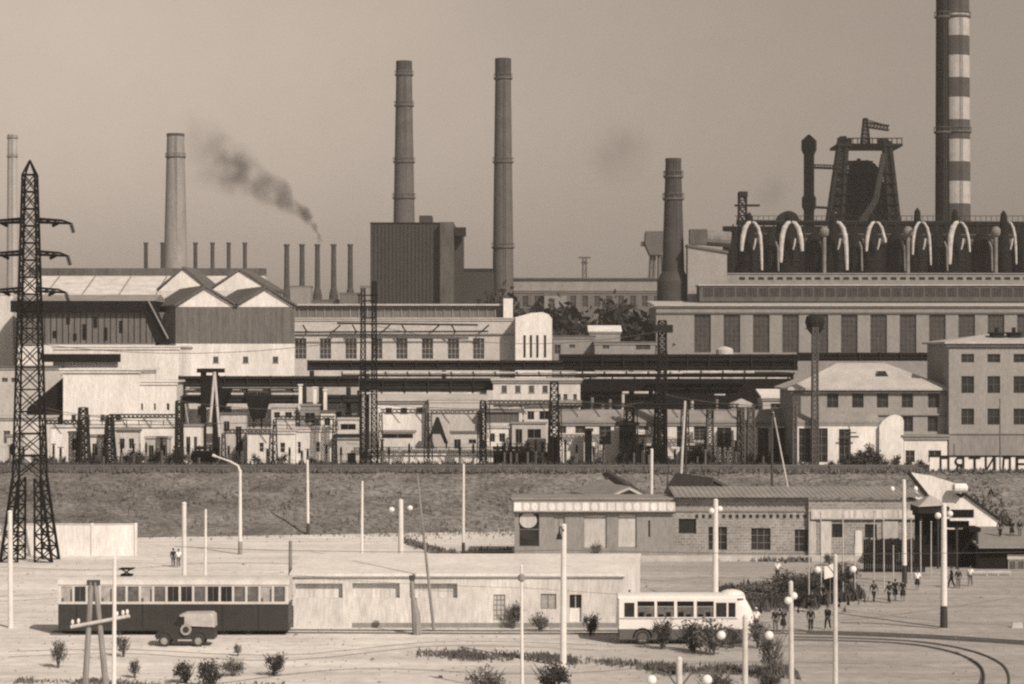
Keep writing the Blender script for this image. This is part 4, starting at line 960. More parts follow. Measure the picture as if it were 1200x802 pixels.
# ---------------------------------------------------------------- big pylon
Y = 212; q = thing('pylon', 'tall dark lattice pylon with three pairs of cross-arms at the left edge', 'pylon', (X(35, Y), Y, 0))
xc_ = X(35, Y); b = MB(); s = Y / F
zw = Z(560, Y); lattice(b, xc_, Y, zw, Z(405, Y), 33 * s, 25 * s, 6, .085); 
lattice(b, xc_, Y, Z(405, Y), Z(205, Y), 25 * s, 14.5 * s, 10, .085)
top = Vector((xc_, Y, Z(188, Y)))
for sx in (-1, 1):
    for sy in (-1, 1): b.tube((xc_ + sx * 7.2 * s, Y + sy * 7.2 * s, Z(205, Y)), top, .1, n=4)
b.build('tower_body', M['soot'], q)
for sx in (-1, 1):
    for sy in (-1, 1):
        b = MB(); P0 = Vector((xc_ + sx * 16.5 * s, Y + sy * 16.5 * s, zw)); P1 = Vector((xc_ + sx * 30 * s, Y + sy * 20 * s, 0)); Q1 = Vector((xc_ + sx * 10 * s, Y + sy * 20 * s, 0))
        b.tube(P0, P1, .15, n=4); b.tube(Vector((xc_ + sx * 9 * s, Y + sy * 16.5 * s, zw)), Q1, .11, n=4)
        T0 = Vector((xc_ + sx * 9 * s, Y + sy * 16.5 * s, zw))
        for i in range(6):
            f0, f1 = i / 6, (i + 1) / 6; b.tube(P0.lerp(P1, f0), T0.lerp(Q1, f1), .065, n=4); b.tube(T0.lerp(Q1, f0), P0.lerp(P1, f1), .09, n=4); b.tube(P0.lerp(P1, f1), T0.lerp(Q1, f1), .09, n=4)
        b.build('leg', M['soot'], q)
for py, L0, Rr in ((259, 48, 48), (297, 46, 44), (340, 44, 42)):
    for sg, ln in ((-1, L0), (1, Rr)):
        b = MB(); tip = Vector((xc_ + sg * ln * s, Y, Z(py + 3, Y))); w_ = 8.5 * s
        for sy in (-1, 1):
            b.tube((xc_ + sg * w_, Y + sy * w_, Z(py + 1.5, Y)), tip, .11, n=4); b.tube((xc_ + sg * w_, Y + sy * w_, Z(py - 2.5, Y)), Vector((xc_ + sg * ln * .8 * s, Y, Z(py - .5, Y))), .10, n=4)
        b.tube(Vector((xc_ + sg * ln * .8 * s, Y, Z(py - .5, Y))), tip, .09, n=4)
        for i in range(5): f = i / 5; A = Vector((xc_ + sg * w_, Y - w_, Z(py + 1.5, Y))).lerp(tip, f); B_ = Vector((xc_ + sg * w_, Y + w_, Z(py - 2.5, Y))).lerp(tip, f + .15); b.tube(A, B_, .06, n=4)
        a = b.build('cross_arm', M['soot'], q)
        c_ = MB(); p0 = tip; p1 = tip + Vector((-sg * .0 + .28 * sg, 0, -.95))
        for k in range(6): c_.tube(p0.lerp(p1, k / 6), p0.lerp(p1, k / 6 + .09), .2, n=8)
        c_.tube(p0, p1, .05, n=5); c_.build('insulator', M['soot'], a)
        c_ = MB(); p0 = Vector((xc_ + sg * ln * .72 * s, Y, Z(py + 2, Y))); p1 = p0 + Vector((-sg * .7, 0, -.35)); c_.tube(p0, p1, .16, n=8); c_.build('insulator', M['soot'], a)

# ---------------------------------------------------------------- clutter of the works yard
for i, (a, c, t_, Yh, mk, ops_, lb) in enumerate([
    (212, 236, 500, 278, 'white', [(218, 223, 512, 530), (227, 231, 512, 530)], 'white hut with two dark doors under the left end of the pipe bridge'),
    (258, 288, 486, 283, 'pale', [(262, 269, 494, 506), (276, 283, 500, 540)], 'pale hut with a tall dark door right of the heavy trestle'),
    (318, 346, 478, 290, 'white2', [(321, 328, 483, 490), (334, 342, 483, 490)], 'pale upper hut with two small dark windows behind the first cottage'),
    (352, 374, 476, 289, 'grey', [(357, 369, 484, 496)], 'grey hut with one dark opening between the white posts'),
    (376, 392, 484, 286, 'white', [(380, 387, 490, 499)], 'narrow white hut behind the second cottage'),
    (396, 420, 492, 283, 'white2', [(399, 417, 497, 504)], 'white shed with a dark slot behind the flat-roofed hut'),
    (446, 486, 507, 285, 'white2', [(448, 484, 508.5, 514)], 'low white shed with a long dark slot before the white hall'),
    (528, 562, 508, 284, 'pale', [(532, 540, 515, 528), (549, 558, 515, 520)], 'pale shed with two dark openings right of the hoist frame'),
    (570, 596, 502, 283, 'white', [(574, 580, 508, 518), (585, 592, 508, 518)], 'white hut with two dark windows below the grey banded block'),
    (600, 640, 497, 285, 'pale', [(604, 612, 503, 520), (618, 634, 503, 514)], 'pale hut below the two-storey block with a wide dark window'),
    (614, 648, 478, 289, 'white2', [(618, 626, 482, 492), (632, 644, 482, 492)], 'pale block with square dark windows in front of the two-storey block'),
    (80, 96, 508, 276, 'pale', [(84, 91, 514, 528)], 'tiny pale hut left of the dark short mast'),
    (104, 124, 512, 276.5, 'white', [(108, 113, 520, 545)], 'tiny white hut with a dark door between the two short masts'),
    (136, 162, 506, 277, 'white2', [(140, 146, 514, 526), (151, 157, 514, 526)], 'small pale hut with two windows right of the slim-topped short mast'),
    (170, 198, 514, 277, 'pale', [(174, 180, 522, 545), (188, 194, 522, 534)], 'small pale hut with a dark door under the blockhouse wing'),
    (8, 24, 512, 277, 'pale', [(12, 18, 520, 534)], 'tiny pale hut at the left edge behind the pylon legs'),
    (742, 764, 512, 275.5, 'pale', [(746, 752, 520, 545)], 'small pale hut right of the masonry pier'),
    (806, 834, 522, 275.5, 'grey', [(812, 818, 528, 546)], 'small grey hut before the square window of the white workshop')]):
    block('yard_hut', lb, 'hut', a, c, t_, Yh, 1.8, PZ, M[mk], ops_, M['soot'], M['midgrey'], nx=2, nz=1, bar=.05, group='huts of the substation yard', rm=M[['grey', 'darkroof', 'roof'][i % 3]], over=.15, cornice=False, d=.15)
# dark openings and stains on the large pale walls are parts of those walls
def add_window(name, px0, px1, p0, p1, Yw, m='glass'):
    o = bpy.data.objects[name]; g = MB().box(X(px0, Yw), X(px1, Yw), Yw - .05, Yw - .006, Z(p1, Yw), Z(p0, Yw)).build('window', M[m], o)
    MB().box(X(px0, Yw) - .1, X(px1, Yw) + .1, Yw - .09, Yw - .052, Z(p1, Yw) - .12, Z(p1, Yw) - .01).build('sill', M['grey'], g)
for a in (84, 100, 118, 136): add_window('switch_house', a, a + 5, 486, 493, 290)
for a in (212, 232, 262, 325, 340): add_window('pale_yard_wall', a, a + 9, 476, 486, 302, 'hallglass')
for a in (452, 470, 488): add_window('white_hall', a, a + 7, 478, 484, 290)
for a in (588, 604, 620, 636): add_window('two_storey_block', a, a + 6, 452, 460, 293, 'glass2')
for a in (215, 250, 285, 320): add_window('twin_gabled_shop', a, a + 6, 418, 425, 330, 'glass2')
def railing(label, px0, px1, pyt, Yr):
    q = thing('railing', label, 'railing', (X(px0, Yr), Yr, PZ), 'railings of the works yard'); x0, x1 = X(px0, Yr), X(px1, Yr); zt = Z(pyt, Yr)
    MB().box(x0, x1, Yr, Yr + .06, zt - .08, zt).build('top_rail', M['dark'], q); MB().box(x0, x1, Yr, Yr + .06, zt - .6, zt - .52).build('mid_rail', M['dark'], q); k = 0
    while x0 + k * 1.6 <= x1: MB().box(x0 + k * 1.6, x0 + k * 1.6 + .1, Yr + .07, Yr + .15, zt - 1.1, zt + .02).build('post', M['dark'], q); k += 1
railing('dark railing along the roof of the low white yard building', 76, 207, 492.5, 284.2)
railing('dark railing on top of the small cottages', 292, 392, 498, 280)
railing('dark railing along the roof of the low white shed before the white hall', 438, 580, 524, 279.3)
railing('dark railing before the grey banded block', 582, 646, 520, 276)
for i, (pa, pb, za, zb_, Yw, sg) in enumerate([(52, 209, 483, 486, 270.8, .5), (97, 392, 487, 489, 271.5, .9), (209, 446, 470, 478, 272.2, .7), (392, 650, 482, 470, 272, .8), (438, 776, 474, 470, 273.2, .8), (562, 745, 480, 474, 272.8, .5),
                                           (650, 955, 466, 476, 271.2, 1.0), (776, 931, 462, 474, 272.6, .6), (35, 128, 472, 487, 272, .5), (35, 432, 402, 396, 269.5, 1.6), (432, 776, 380, 388, 270.5, 2.0)]):
    b = MB(); A = PT(pa, za, Yw); B_ = PT(pb, zb_, Yw); P_ = [A.lerp(B_, t / 12) - Vector((0, 0, sg * 4 * (t / 12) * (1 - t / 12))) for t in range(13)]; b.path(P_, .035, 4)
    nm_ = ['from the pylon side gantry to the pipe bridge mast', 'from the short mast across to the cottage gantry', 'from the pipe bridge mast to the white hall gantry', 'from the cottage gantry to the dark mast', 'from the twin-legged mast to the lamp platform mast', 'from the white hall mast to the dark pier gantry',
           'from the dark mast over the long workshop to the floodlight mast', 'from the lamp platform mast to the hipped-roof house corner', 'from the big pylon to the slim-topped short mast', 'strung high from the big pylon to the twin-legged mast', 'strung high from the twin-legged mast to the lamp platform mast'][i]
    tag(b.build('overhead_line', M['steel'], at=A), 'thin dark line ' + nm_, 'wire', 'overhead lines of the works yard')
# ================================================================== FOLIAGE
def leafball(b, c, r, n, size, rg, clumps=6):
    """leaf-sized faces gathered in clumps through an uneven volume"""
    c = Vector(c); cl = []
    for _ in range(clumps):
        while True:
            d = Vector((rg.uniform(-1, 1), rg.uniform(-1, 1), rg.uniform(-1, 1)))
            if d.length < 1: break
        cl.append((Vector((d.x * r[0], d.y * r[1], d.z * r[2])) * .75, rg.uniform(.28, .55)))
    for _ in range(n):
        o, k = rg.choice(cl)
        d = Vector((rg.gauss(0, .5), rg.gauss(0, .5), rg.gauss(0, .5)))
        p = c + o + Vector((d.x * r[0] * k, d.y * r[1] * k, d.z * r[2] * k))
        if p.z < .03 and c.z < 4: p.z = rg.uniform(.03, .25)
        u = Vector((rg.gauss(0, 1), rg.gauss(0, 1), rg.gauss(0, 1))).normalized(); v = u.orthogonal().normalized()
        v.rotate(Matrix.Rotation(rg.uniform(0, 6.28), 3, u)); w_ = u.cross(v); s_ = size * rg.uniform(.6, 1.3)
        b.add([p - v * s_, p + w_ * s_ * .5, p + v * s_, p - w_ * s_ * .5], [(0, 1, 2, 3)])
    return b
def shrub_proto(name, label, cat, group, r, h, n, size, seed, m, stems=5, lift=.0, clumps=7, spiky=False):
    rg = random.Random(seed); q = thing(name, label, cat, (0, 0, 0), group)
    b = MB()
    for i in range(stems):
        a = rg.uniform(0, 6.28); d = rg.uniform(.1, .8) * r
        b.path([(0.05 * math.cos(a), .05 * math.sin(a), 0), (d * .4 * math.cos(a), d * .4 * math.sin(a), h * .45), (d * math.cos(a), d * math.sin(a), h * rg.uniform(.75, 1.05))], [.05, .03, .01], 5)
    b.build('stem', M['bark'], q)
    b = MB(); leafball(b, (0, 0, lift + (h - lift) * .55), (r, r, (h - lift) * .5), n, size, rg, clumps)
    if spiky:
        for _ in range(60):
            a = rg.uniform(0, 6.28); d = rg.uniform(.3, 1.1) * r; p = Vector((math.cos(a) * d * .6, math.sin(a) * d * .6, h * rg.uniform(.2, .7))); e_ = p + Vector((math.cos(a) * .35, math.sin(a) * .35, rg.uniform(.3, .6)))
            b.tube(p, e_, .03, .005, n=3)
    b.build('foliage', m, q); return q
SA = shrub_proto('shrub', '', 'shrub', 'shrubs about the yard', .9, 1.7, 900, .09, 1, M['leaf'], spiky=True)
SB = shrub_proto('shrub', '', 'shrub', 'shrubs about the yard', 1.1, 1.5, 800, .09, 2, M['leafmid'], clumps=9, spiky=True)
SC = shrub_proto('shrub', '', 'shrub', 'shrubs about the yard', .7, 2.1, 650, .085, 3, M['leafmid'], clumps=6, spiky=True)
used = set()
def put(proto, px, pyfoot, label, s_=1.0, Y=None, z=0):
    Y = Y or GY(pyfoot); f = proto.name not in used; used.add(proto.name)
    if f: o = proto; o.location = (X(px, Y), Y, z)
    else: o = copy_tree(proto); o.location = (X(px, Y), Y, z)
    o.rotation_euler.z = rng.uniform(0, 6.28); o.scale = s_ if isinstance(s_, tuple) else (s_,) * 3; o['label'] = label; return o
# shrubs of the yard (foot positions in the photograph)
put(SC, 68, 783, 'spindly shrub left of the timber A-frame pole, in the pale yard', (.8, .8, .95))
put(SC, 145, 770, 'small shrub just right of the timber A-frame pole and white lamp post', (.75, .75, .75))
put(SC, 158, 795, 'little faint shrub low right of the A-frame pole', .6)
put(SA, 218, 801, 'left shrub of the three below the canvas-topped car', .85)
put(SA, 247, 806, 'dark middle shrub below the canvas-topped car', 1.05)
put(SB, 273, 793, 'spreading shrub right of the dark one below the canvas-topped car', .75)
put(SC, 279, 769, 'tiny shrub just right below the canvas-topped car', .42)
put(SA, 321, 792, 'lone round shrub below the right end of the tram', .88)
put(SC, 601, 737, 'tall loose shrub against the low building wall, left one of the pair', (1.1, .8, .98))
put(SB, 632, 740, 'round shrub against the low building wall, left of the door', (.85, .8, .85))
put(SA, 692, 745, 'upright bushy shrub beside the right door of the low building', (.8, .8, 1.0))
put(SC, 556, 735, 'faint small shrub before the low building wall left of the shuttered window', (.5, .5, .5))
put(SB, 570, 817, 'large dark bush cut by the bottom edge, left of the thin pole', (1.35, 1.2, 1.1))
put(SA, 645, 812, 'large dark bush cut by the bottom edge, at the foot of the thick pole', (1.8, 1.3, 1.05))
put(SA, 776, 761, 'dark bush before the bus, nearer its rear wheel', (1.0, .8, 1.3))
put(SA, 812, 764, 'dark bush before the middle of the bus', (1.5, .8, 1.25))
put(SB, 835, 768, 'dark bush before the front half of the bus', (1.5, .8, 1.5))
put(SA, 858, 760, 'dark bush before the front wheel of the bus', (.8, .7, .9))
put(SC, 905, 795, 'thin leafy sapling right of the bus front, before the lamp globes', (1.2, 1.1, 1.5))
put(SC, 888, 760, 'leafy sapling by the bus front', (1.0, 1.0, 1.0))
put(SB, 838, 812, 'dark bush cut by the bottom edge between two lamp posts', (1.2, 1, .8))
put(SA, 900, 815, 'dark bush cut by the bottom edge right of the lamp post', (1.0, 1, .8))
put(SB, 790, 790, 'low bush between the short lamp post and the bus', (1.0, 1, .45))
put(SC, 972, 645, 'small shrub before the brick shop by the pale pilaster', (.8, .8, .6), Y=207)
put(SC, 697, 645, 'thin shrub before the pale shop windows', (1.1, .8, 1.0), Y=210)
put(SC, 531, 655, 'small shrub at the dark foot of the lamp post by the bank', (.6, .6, .55))
put(SA, 546, 655, 'darker shrub at the dark foot of the lamp post by the bank', (.6, .6, .5))
# dark hedge area of shrubs by the shop
hl = ['shrub at the tapering left tip of the dark thicket before the brick shop', 'second shrub from the left tip of the dark thicket', 'third shrub from the left tip of the dark thicket', 'shrub in the dark thicket under the person in white', 'shrub in the dark thicket left of the white-topped lamp post',
      'shrub in the dark thicket behind the white-topped lamp post', 'tall shrub in the dark thicket below the first banner pole', 'tall shrub in the dark thicket below the hanging pale placard', 'shrub at the right end of the dark thicket by the second banner pole', 'low shrub along the front of the dark thicket, left part', 'low shrub along the front of the dark thicket, right part', 'shrub in the upper middle of the dark thicket', 'shrub high at the right of the dark thicket']
for (px, py, sx, sz), lb in zip([(858, 704, 1.3, .5), (875, 704, 1.4, .75), (893, 703, 1.4, .95), (911, 705, 1.4, 1.0), (928, 705, 1.4, 1.15), (946, 704, 1.4, 1.3), (962, 700, 1.3, 1.45), (978, 700, 1.3, 1.5), (994, 692, 1.2, 1.4), (885, 709, 1.8, .6), (930, 710, 1.8, .6), (925, 692, 1.6, 1.1), (985, 684, 1.6, 1.2)], hl):
    put([SA, SB][int(px) % 2], px, py, lb, (sx, sx, sz))['group'] = 'shrubs of the dark thicket'
# strip of shrubs on the bank top (substation)
SD = shrub_proto('bank_shrub', 'dark shrub in the weedy strip along the bank top before the substation', 'shrub', 'shrubs along the bank top', 1.0, 2.4, 420, .16, 4, M['leaf'], spiky=False)
sp_ = [9, 22, 41, 55, 62, 74, 108, 112, 124, 150, 156, 166, 182, 203, 212, 226, 236, 262, 276, 300, 330, 366, 586, 598, 612, 622, 631, 642, 655, 668, 690, 702, 728, 742, 760, 772, 786, 800, 815, 832, 848, 868, 884, 902, 925, 940, 975, 992, 1004, 1012, 1024, 1036, 1049, 1065, 1080]
for i, px in enumerate(sp_):
    Yp = rng.uniform(274.5, 276.5) if px < 640 else (rng.uniform(272.5, 276.5) if px < 928 else 266.95); s_ = rng.uniform(.45, 1.0) * (1.25 if 150 < px < 240 or 586 < px < 645 or 975 < px < 1040 else .8)
    o = SD if i == 0 else copy_tree(SD)
    o.location = (X(px, Yp), Yp, PZ); o.scale = (s_, s_, s_ * rng.uniform(.8, 1.3)); o.rotation_euler.z = rng.uniform(0, 6)
# weeds: uncountable low growth
def weeds(name, pts, wd, n, h, m, seed, z=None, patchy=False):
    rg = random.Random(seed); b = MB()
    cl_ = [(rg.random(), rg.uniform(.02, .10), rg.uniform(-.5, .5)) for _ in range(14)]
    for _ in range(n):
        i = rg.randrange(len(pts) - 1); t = rg.random(); off_ = 0
        if patchy:
            c_ = rg.choice(cl_); tt = min(.999, max(0, rg.gauss(c_[0], c_[1]))); i = int(tt * (len(pts) - 1)); t = tt * (len(pts) - 1) - i; off_ = c_[2] * wd
        x = pts[i][0] + (pts[i + 1][0] - pts[i][0]) * t; y = pts[i][1] + (pts[i + 1][1] - pts[i][1]) * t + rg.gauss(0, wd / 2.2) + off_
        zz = 0 if z is None else z(x, y); hh = h * rg.uniform(.4, 1.2); a = rg.uniform(0, 6.28); w_ = hh * .35
        b.add([(x - w_ * math.cos(a), y - w_ * math.sin(a), zz), (x + w_ * math.cos(a), y + w_ * math.sin(a), zz), (x + rg.uniform(-.1, .1), y + rg.uniform(-.1, .1), zz + hh)], [(0, 1, 2)])
    return tag(b.build(name, m), kind='stuff')
weeds('bank_edge_weeds', [(-75, 261.3), (-30, 261.6), (20, 261), (75, 261.4)], .9, 5000, .45, M['leafmid'], 41, lambda x, y: PZ - .05, patchy=False)
b = MB(); g6 = random.Random(61)
for k in range(1500):
    yy = g6.uniform(133, 215); xx = g6.uniform(-.24, .24) * yy; s_ = g6.uniform(.03, .11) * (1 + (g6.random() < .04)); h_ = s_ * g6.uniform(.4, .9)
    b.add([(xx + s_ * g6.uniform(.7, 1.2) * math.cos(t), yy + s_ * g6.uniform(.7, 1.2) * math.sin(t), .002) for t in (0, 1.5, 3.1, 4.6)] + [(xx + s_ * .5 * math.cos(t), yy + s_ * .5 * math.sin(t), h_) for t in (0.2, 1.7, 3.3, 4.8)], [(4, 5, 6, 7), (0, 1, 5, 4), (1, 2, 6, 5), (2, 3, 7, 6), (3, 0, 4, 7)])
tag(b.build('gravel', M['midgrey']), kind='stuff')
# trees of the works yard (centre, behind)
def tree_proto(seed, h, r, n=3200, size=.5):
    rg = random.Random(seed); q = thing('tree', '', 'tree', (0, 0, 0), 'dark trees in the works yard')
    b = MB(); b.path([(0, 0, 0), (.1, 0, h * .3), (-.1, .1, h * .7), (0, 0, h * .9)], [.35, .28, .14, .04], 7)
    for i in range(6): a = rg.uniform(0, 6.28); z = h * rg.uniform(.3, .7); b.tube((0, 0, z), (math.cos(a) * r * .7, math.sin(a) * r * .7, z + h * .2), .1, .03, n=5)
    b.build('trunk', M['bark'], q); b = MB(); leafball(b, (0, 0, h * .62), (r, r, h * .42), n, size, rg, 12); b.build('crown', M['bushleaf'], q); return q
T1 = tree_proto(11, 12, 4.2); T2 = tree_proto(12, 10, 4.8)
tl = [('low dark tree right of the rounded stair bay', 622, 372, 520), ('dark tree behind the stair bay roof', 610, 368, 525), ('dark tree left of the light-roofed shed', 652, 366, 500), ('dark tree over the low grey house', 672, 376, 480), ('tall dark tree above the light-roofed shed', 718, 362, 505),
      ('dark tree behind the light-roofed shed', 700, 374, 490), ('dark tree right of the light-roofed shed', 738, 372, 480), ('dark tree left of the dark broad-based chimney', 755, 366, 486), ('low dark tree under the broad-based chimney', 768, 384, 460),
      ('low dark tree between shed and store', 730, 388, 450), ('low dark tree over the store roof', 750, 386, 448), ('low dark tree left of the low grey house', 664, 386, 452), ('dark tree beside the tallest free-standing chimney foot', 596, 352, 560), ('dark tree in front of the far mill lean-to', 640, 360, 540)]
for i, (lb, px, py, Yp) in enumerate(tl):
    P_ = T1 if i % 2 == 0 else T2; o = P_ if i < 2 else copy_tree(P_); hh = (Z(py, Yp) - PZ) / (12 if i % 2 == 0 else 10)
    o.location = (X(px, Yp), Yp, PZ); o.scale = (max(1.1, hh * 1.05),) * 2 + (hh,); o['label'] = lb; o.rotation_euler.z = i
weeds('yard_weeds', [gp(490, 766), gp(560, 769), gp(640, 773), gp(700, 776), gp(748, 781)], 1.9, 3600, .22, M['weed'], 21, patchy=True)
weeds('kerb_weeds', [gp(748, 783), gp(800, 786), gp(860, 787), gp(930, 788)], 2.0, 3000, .3, M['leafmid'], 22, patchy=True)
for i, pts_ in enumerate([[(-20, 700), (160, 694), (420, 700), (560, 690)], [(-20, 706), (160, 699), (430, 706), (570, 696)], [(10, 764), (140, 761), (330, 768), (520, 752), (700, 756)], [(10, 770), (140, 766), (330, 774), (520, 757), (700, 762)],
                          [(250, 802), (420, 784), (640, 790), (860, 776), (1080, 780)], [(760, 690), (860, 725), (1000, 726), (1190, 700)], [(640, 664), (760, 680), (860, 678), (1000, 716), (1200, 735)], [(-20, 664), (120, 668), (260, 660), (420, 664)]]):
    strip('tyre_track', smooth_pts([gp(*p_) for p_ in pts_], 10), .28, .003 + .0015 * i, M['rut'])
weeds('corner_weeds', [gp(20, 799), gp(100, 800), gp(200, 805), gp(330, 806)], 1.4, 1500, .18, M['weed'], 23, patchy=True)
weeds('shop_weeds', [gp(590, 655), gp(640, 656), gp(760, 655), gp(860, 656), gp(950, 658)], 1.6, 3500, .5, M['leafmid'], 24)
weeds('bank_foot_weeds', [gp(470, 634), gp(530, 652), gp(600, 648)], 4, 1300, .4, M['leafmid'], 25)
weeds('thicket_undergrowth', [gp(850, 705), gp(930, 700), gp(1000, 690)], 7.0, 9000, .7, M['leaf'], 26)
def bankz(x, y):
    fy = foot_y(x); t = max(0, min(1, (y - fy) / (YT - fy))); return PZ * (t * t * (3 - 2 * t) * .35 + t * .65) - .1
weeds('bank_grass', [(-75, 252), (90, 252)], 14, 15000, .42, M['bank'], 27, bankz)
weeds('bank_top_weeds', [(-75, 270), (70, 270)], 6, 6000, .7, M['leaf'], 28, lambda x, y: PZ)

# ================================================================== POLES
def lamp_proto(r0, m, arm, gr):
    lp = thing('lamp_post', '', 'lamp post', (0, 0, 0), 'twin-globe lamp posts')
    MB().tube((0, 0, 1.6), (0, 0, 9.0), r0, r0 * .75, n=12).build('post', m, lp)
    MB().tube((0, 0, 0), (0, 0, 1.6), r0 * 1.15, r0, n=12).build('painted_base', M['darkpaint'], lp)
    MB().lathe(0, 0, [(r0 * .8, 9.0), (r0 * .8, 9.06), (.05, 9.15)], 10).build('cap', m, lp)
    for sg in (-1, 1):
        MB().path([(sg * .1, 0, 8.1), (sg * arm * .4, 0, 8.5), (sg * arm * .8, 0, 8.62), (sg * arm, 0, 8.5)], .03, 6).build('arm', M['steel'], lp)
        MB().sphere((sg * arm, 0, 8.3), gr, 16).build('globe', M['globe'], lp)
    return lp
LF = lamp_proto(.25, M['concrete'], 1.2, .24); LN = lamp_proto(.145, M['conclamp'], 1.0, .19)
for i, (px, Y, rz, lb) in enumerate([(1106, 160, R(58), 'white lamp post with a black-painted base standing alone in the right yard'), (1060, 191, 0, 'twin-globe white lamp post before the dark pavilion'), (838, 165, R(70), 'twin-globe white lamp post behind the bus'),
                                     (979, 119, R(8), 'tall twin-globe lamp post running off the bottom edge at the right'), (928, 105, R(75), 'greyish lamp post between the walkers and the thicket'), (873, 91, 0, 'lamp post whose two globes hang before and beside the bus front'),
                                     (797, 78.5, 0, 'lamp post of which only the top shows at the bottom edge'), (470, 175, R(55), 'stubby white lamp post behind the roof of the low building')]):
    near = i in (3, 4, 5, 6); o = place(LN if near else LF, i in (0, 3), (X(px, Y), Y, 0), rz, lb)
    if i == 7: o.scale = (1, 1, .925)
    if i == 1: o.scale = (.85, .85, 1)
def pole(label, px, pyt, Y, m, r0=.16, r1=.11, z0=0, base=0, cat='pole', name='concrete_pole', lean=None, group=None, bm=None):
    zt = Z(pyt, Y); x = X(px, Y); q = thing(name, label, cat, (x, Y, z0), group)
    MB().tube((x, Y, z0 + base), (lean if lean is not None else x, Y, zt), r0, r1, n=10).build('shaft', m, q)
    if base: MB().tube((x, Y, z0 - .2), (x, Y, z0 + base), r0 * 1.25, r0 * 1.1, n=10).build('painted_base', bm or M['darkpaint'], q)
    MB().tube((lean if lean is not None else x, Y, zt - .02), (lean if lean is not None else x, Y, zt + .1), r1 * 1.2, r1 * .6, n=10).build('cap', m, q)
    return q
pole('tall white pole rising behind the middle of the tram', 216, 590, 166, M['concrete'], .2, .17)
pole('thinner white pole right of the thick one behind the tram', 240.5, 598, 190, M['concrete'], .14, .1)
q = pole('pale street lamp with a long arm bent to the left, on the bank foot', 281.5, 552, 219, M['concrete'], .2, .14, base=1.3, cat='street lamp', name='street_lamp', bm=M['timber'])
Y = 219; b = MB(); b.path([PT(281.5, 553, Y), PT(279, 546, Y), PT(270, 541, Y), PT(253, 535, Y)], [.12, .1, .08, .06], 8); b.build('arm', M['concrete'], q)
MB().tube(PT(254, 535.4, Y), PT(249, 533.5, Y), .12, .16, n=8).build('lamp_head', M['palewood'], q)
pole('white pole with a dark base standing on the bank, right of the bent-arm lamp', 361, 540, 243, M['concrete'], .17, .13, base=1.3, bm=M['darkwood'])
pole('plain thin white pole in the middle of the pale ground', 424, 565, 214, M['concrete'], .16, .11)
q = pole('slim white pole with a dark shrubby base right of the leaning timber pole', 543, 545, 219, M['concrete'], .15, .11, base=1.2, bm=M['darkwood'])
pole('white pole standing on the bank behind the brick shop roof', 763, 527, 236, M['concrete'], .2, .16)
pole('thick pale pole with a dark lamp bracket in front of the low building door', 660, 616, 140, M['concrete'], .22, .17)
pole('very thin pale pole left of the thick one, cut by the bottom edge', 612, 664, 128, M['concrete'], .11, .08)
pole('thin white pole crossing the tram, right of the A-frame', 133, 655, 112, M['concrete'], .14, .09)
pole('faint white pole at the far left edge before the pylon', 12.5, 600, 160, M['concrete'], .2, .17)
q = pole('dark timber pole at the left end of the low building', 340, 635, 170, M['timber'], .17, .13, name='timber_pole')
b = MB(); b.box(X(334, 170), X(345, 170), 169.8, 169.99, Z(679, 170), Z(676.5, 170)); b.build('crosspiece', M['darkwood'], q)
pole('long leaning timber pole propped over the low building roof', 508.5, 557, 158.5, M['timber'], .12, .07, name='timber_pole', lean=X(488, 158.5))
q = bpy.data.objects['concrete_pole']
# lamp heads and brackets on the near poles
for o in list(bpy.data.objects):
    if o.get('label', '').startswith('thick pale pole with'):
        Y = 140; x = X(660, Y)
        b = MB(); b.path([(x, Y - .2, Z(622, Y)), (x - .25, Y - .25, Z(617, Y)), (x - .3, Y - .25, Z(624, Y))], .05, 6); b.lathe(x - .3, Y - .25, [(.2, Z(632, Y)), (.14, Z(627, Y)), (.05, Z(624, Y))], 10); b.build('lamp_bracket', M['dark'], o)
    if o.get('label', '').startswith('very thin pale pole'):
        Y = 128; x = X(612, Y); b = MB(); b.lathe(x, Y, [(.05, Z(682, Y)), (.22, Z(680, Y)), (.22, Z(675, Y)), (.05, Z(672, Y))], 10); b.build('junction_box', M['timber'], o)
    if o.get('label', '').startswith('stubby white'):
        pass
q = thing('lamp_bird', 'dark finial standing on the stubby white lamp post', 'finial', (X(471.5, 175), 175, 8.45))
bpy.data.objects.remove(q)
# slanting double poles at the right
def apole(label, ptop, pfa, pfb, Y, ma, mb_, z0):
    q = thing('braced_pole', label, 'pole', (X(pfa[0], Y), Y, z0), None)
    t = PT(*ptop, Y); b = MB(); b.tube(t, (X(pfa[0], Y), Y, z0), .13, .17, n=8); b.build('shaft', ma, q)
    b = MB(); b.tube(t + Vector((.2, .3, -.3)), (X(pfb[0], Y), Y + .3, z0), .08, .11, n=8); b.build('brace', mb_, q)
    return q
z_b = lambda Y: bankz(30, Y)
apole('tall pole pair with a pale leg on the bank behind the brick shop roof', (803, 470), (795, 585), (803, 585), 250, M['palewood'], M['darkwood'], z_b(250))
q = apole('dark upright pole with a pale leaning prop on the bank, left of the floodlight mast', (905, 480), (905, 585), (932, 585), 250, M['darkwood'], M['palewood'], z_b(250))
b = MB(); b.box(X(899, 250), X(911, 250), 249.8, 250, Z(486, 250), Z(484.5, 250)); b.build('crosspiece', M['dark'], q)
pole('thin bare pole with one arm before the four-storey block', 1172, 468, 262, M['steel'], .1, .06, z0=PZ, name='thin_pole')
pole('thin dark leaning stake on the bank', 778, 545, 248, M['darkwood'], .1, .08, z0=z_b(248), name='timber_stake', lean=X(783, 248))
q = pole('slim dark pole by the white rounded wall', 995, 500, 266.8, M['darkwood'], .08, .06, z0=PZ, name='thin_pole')
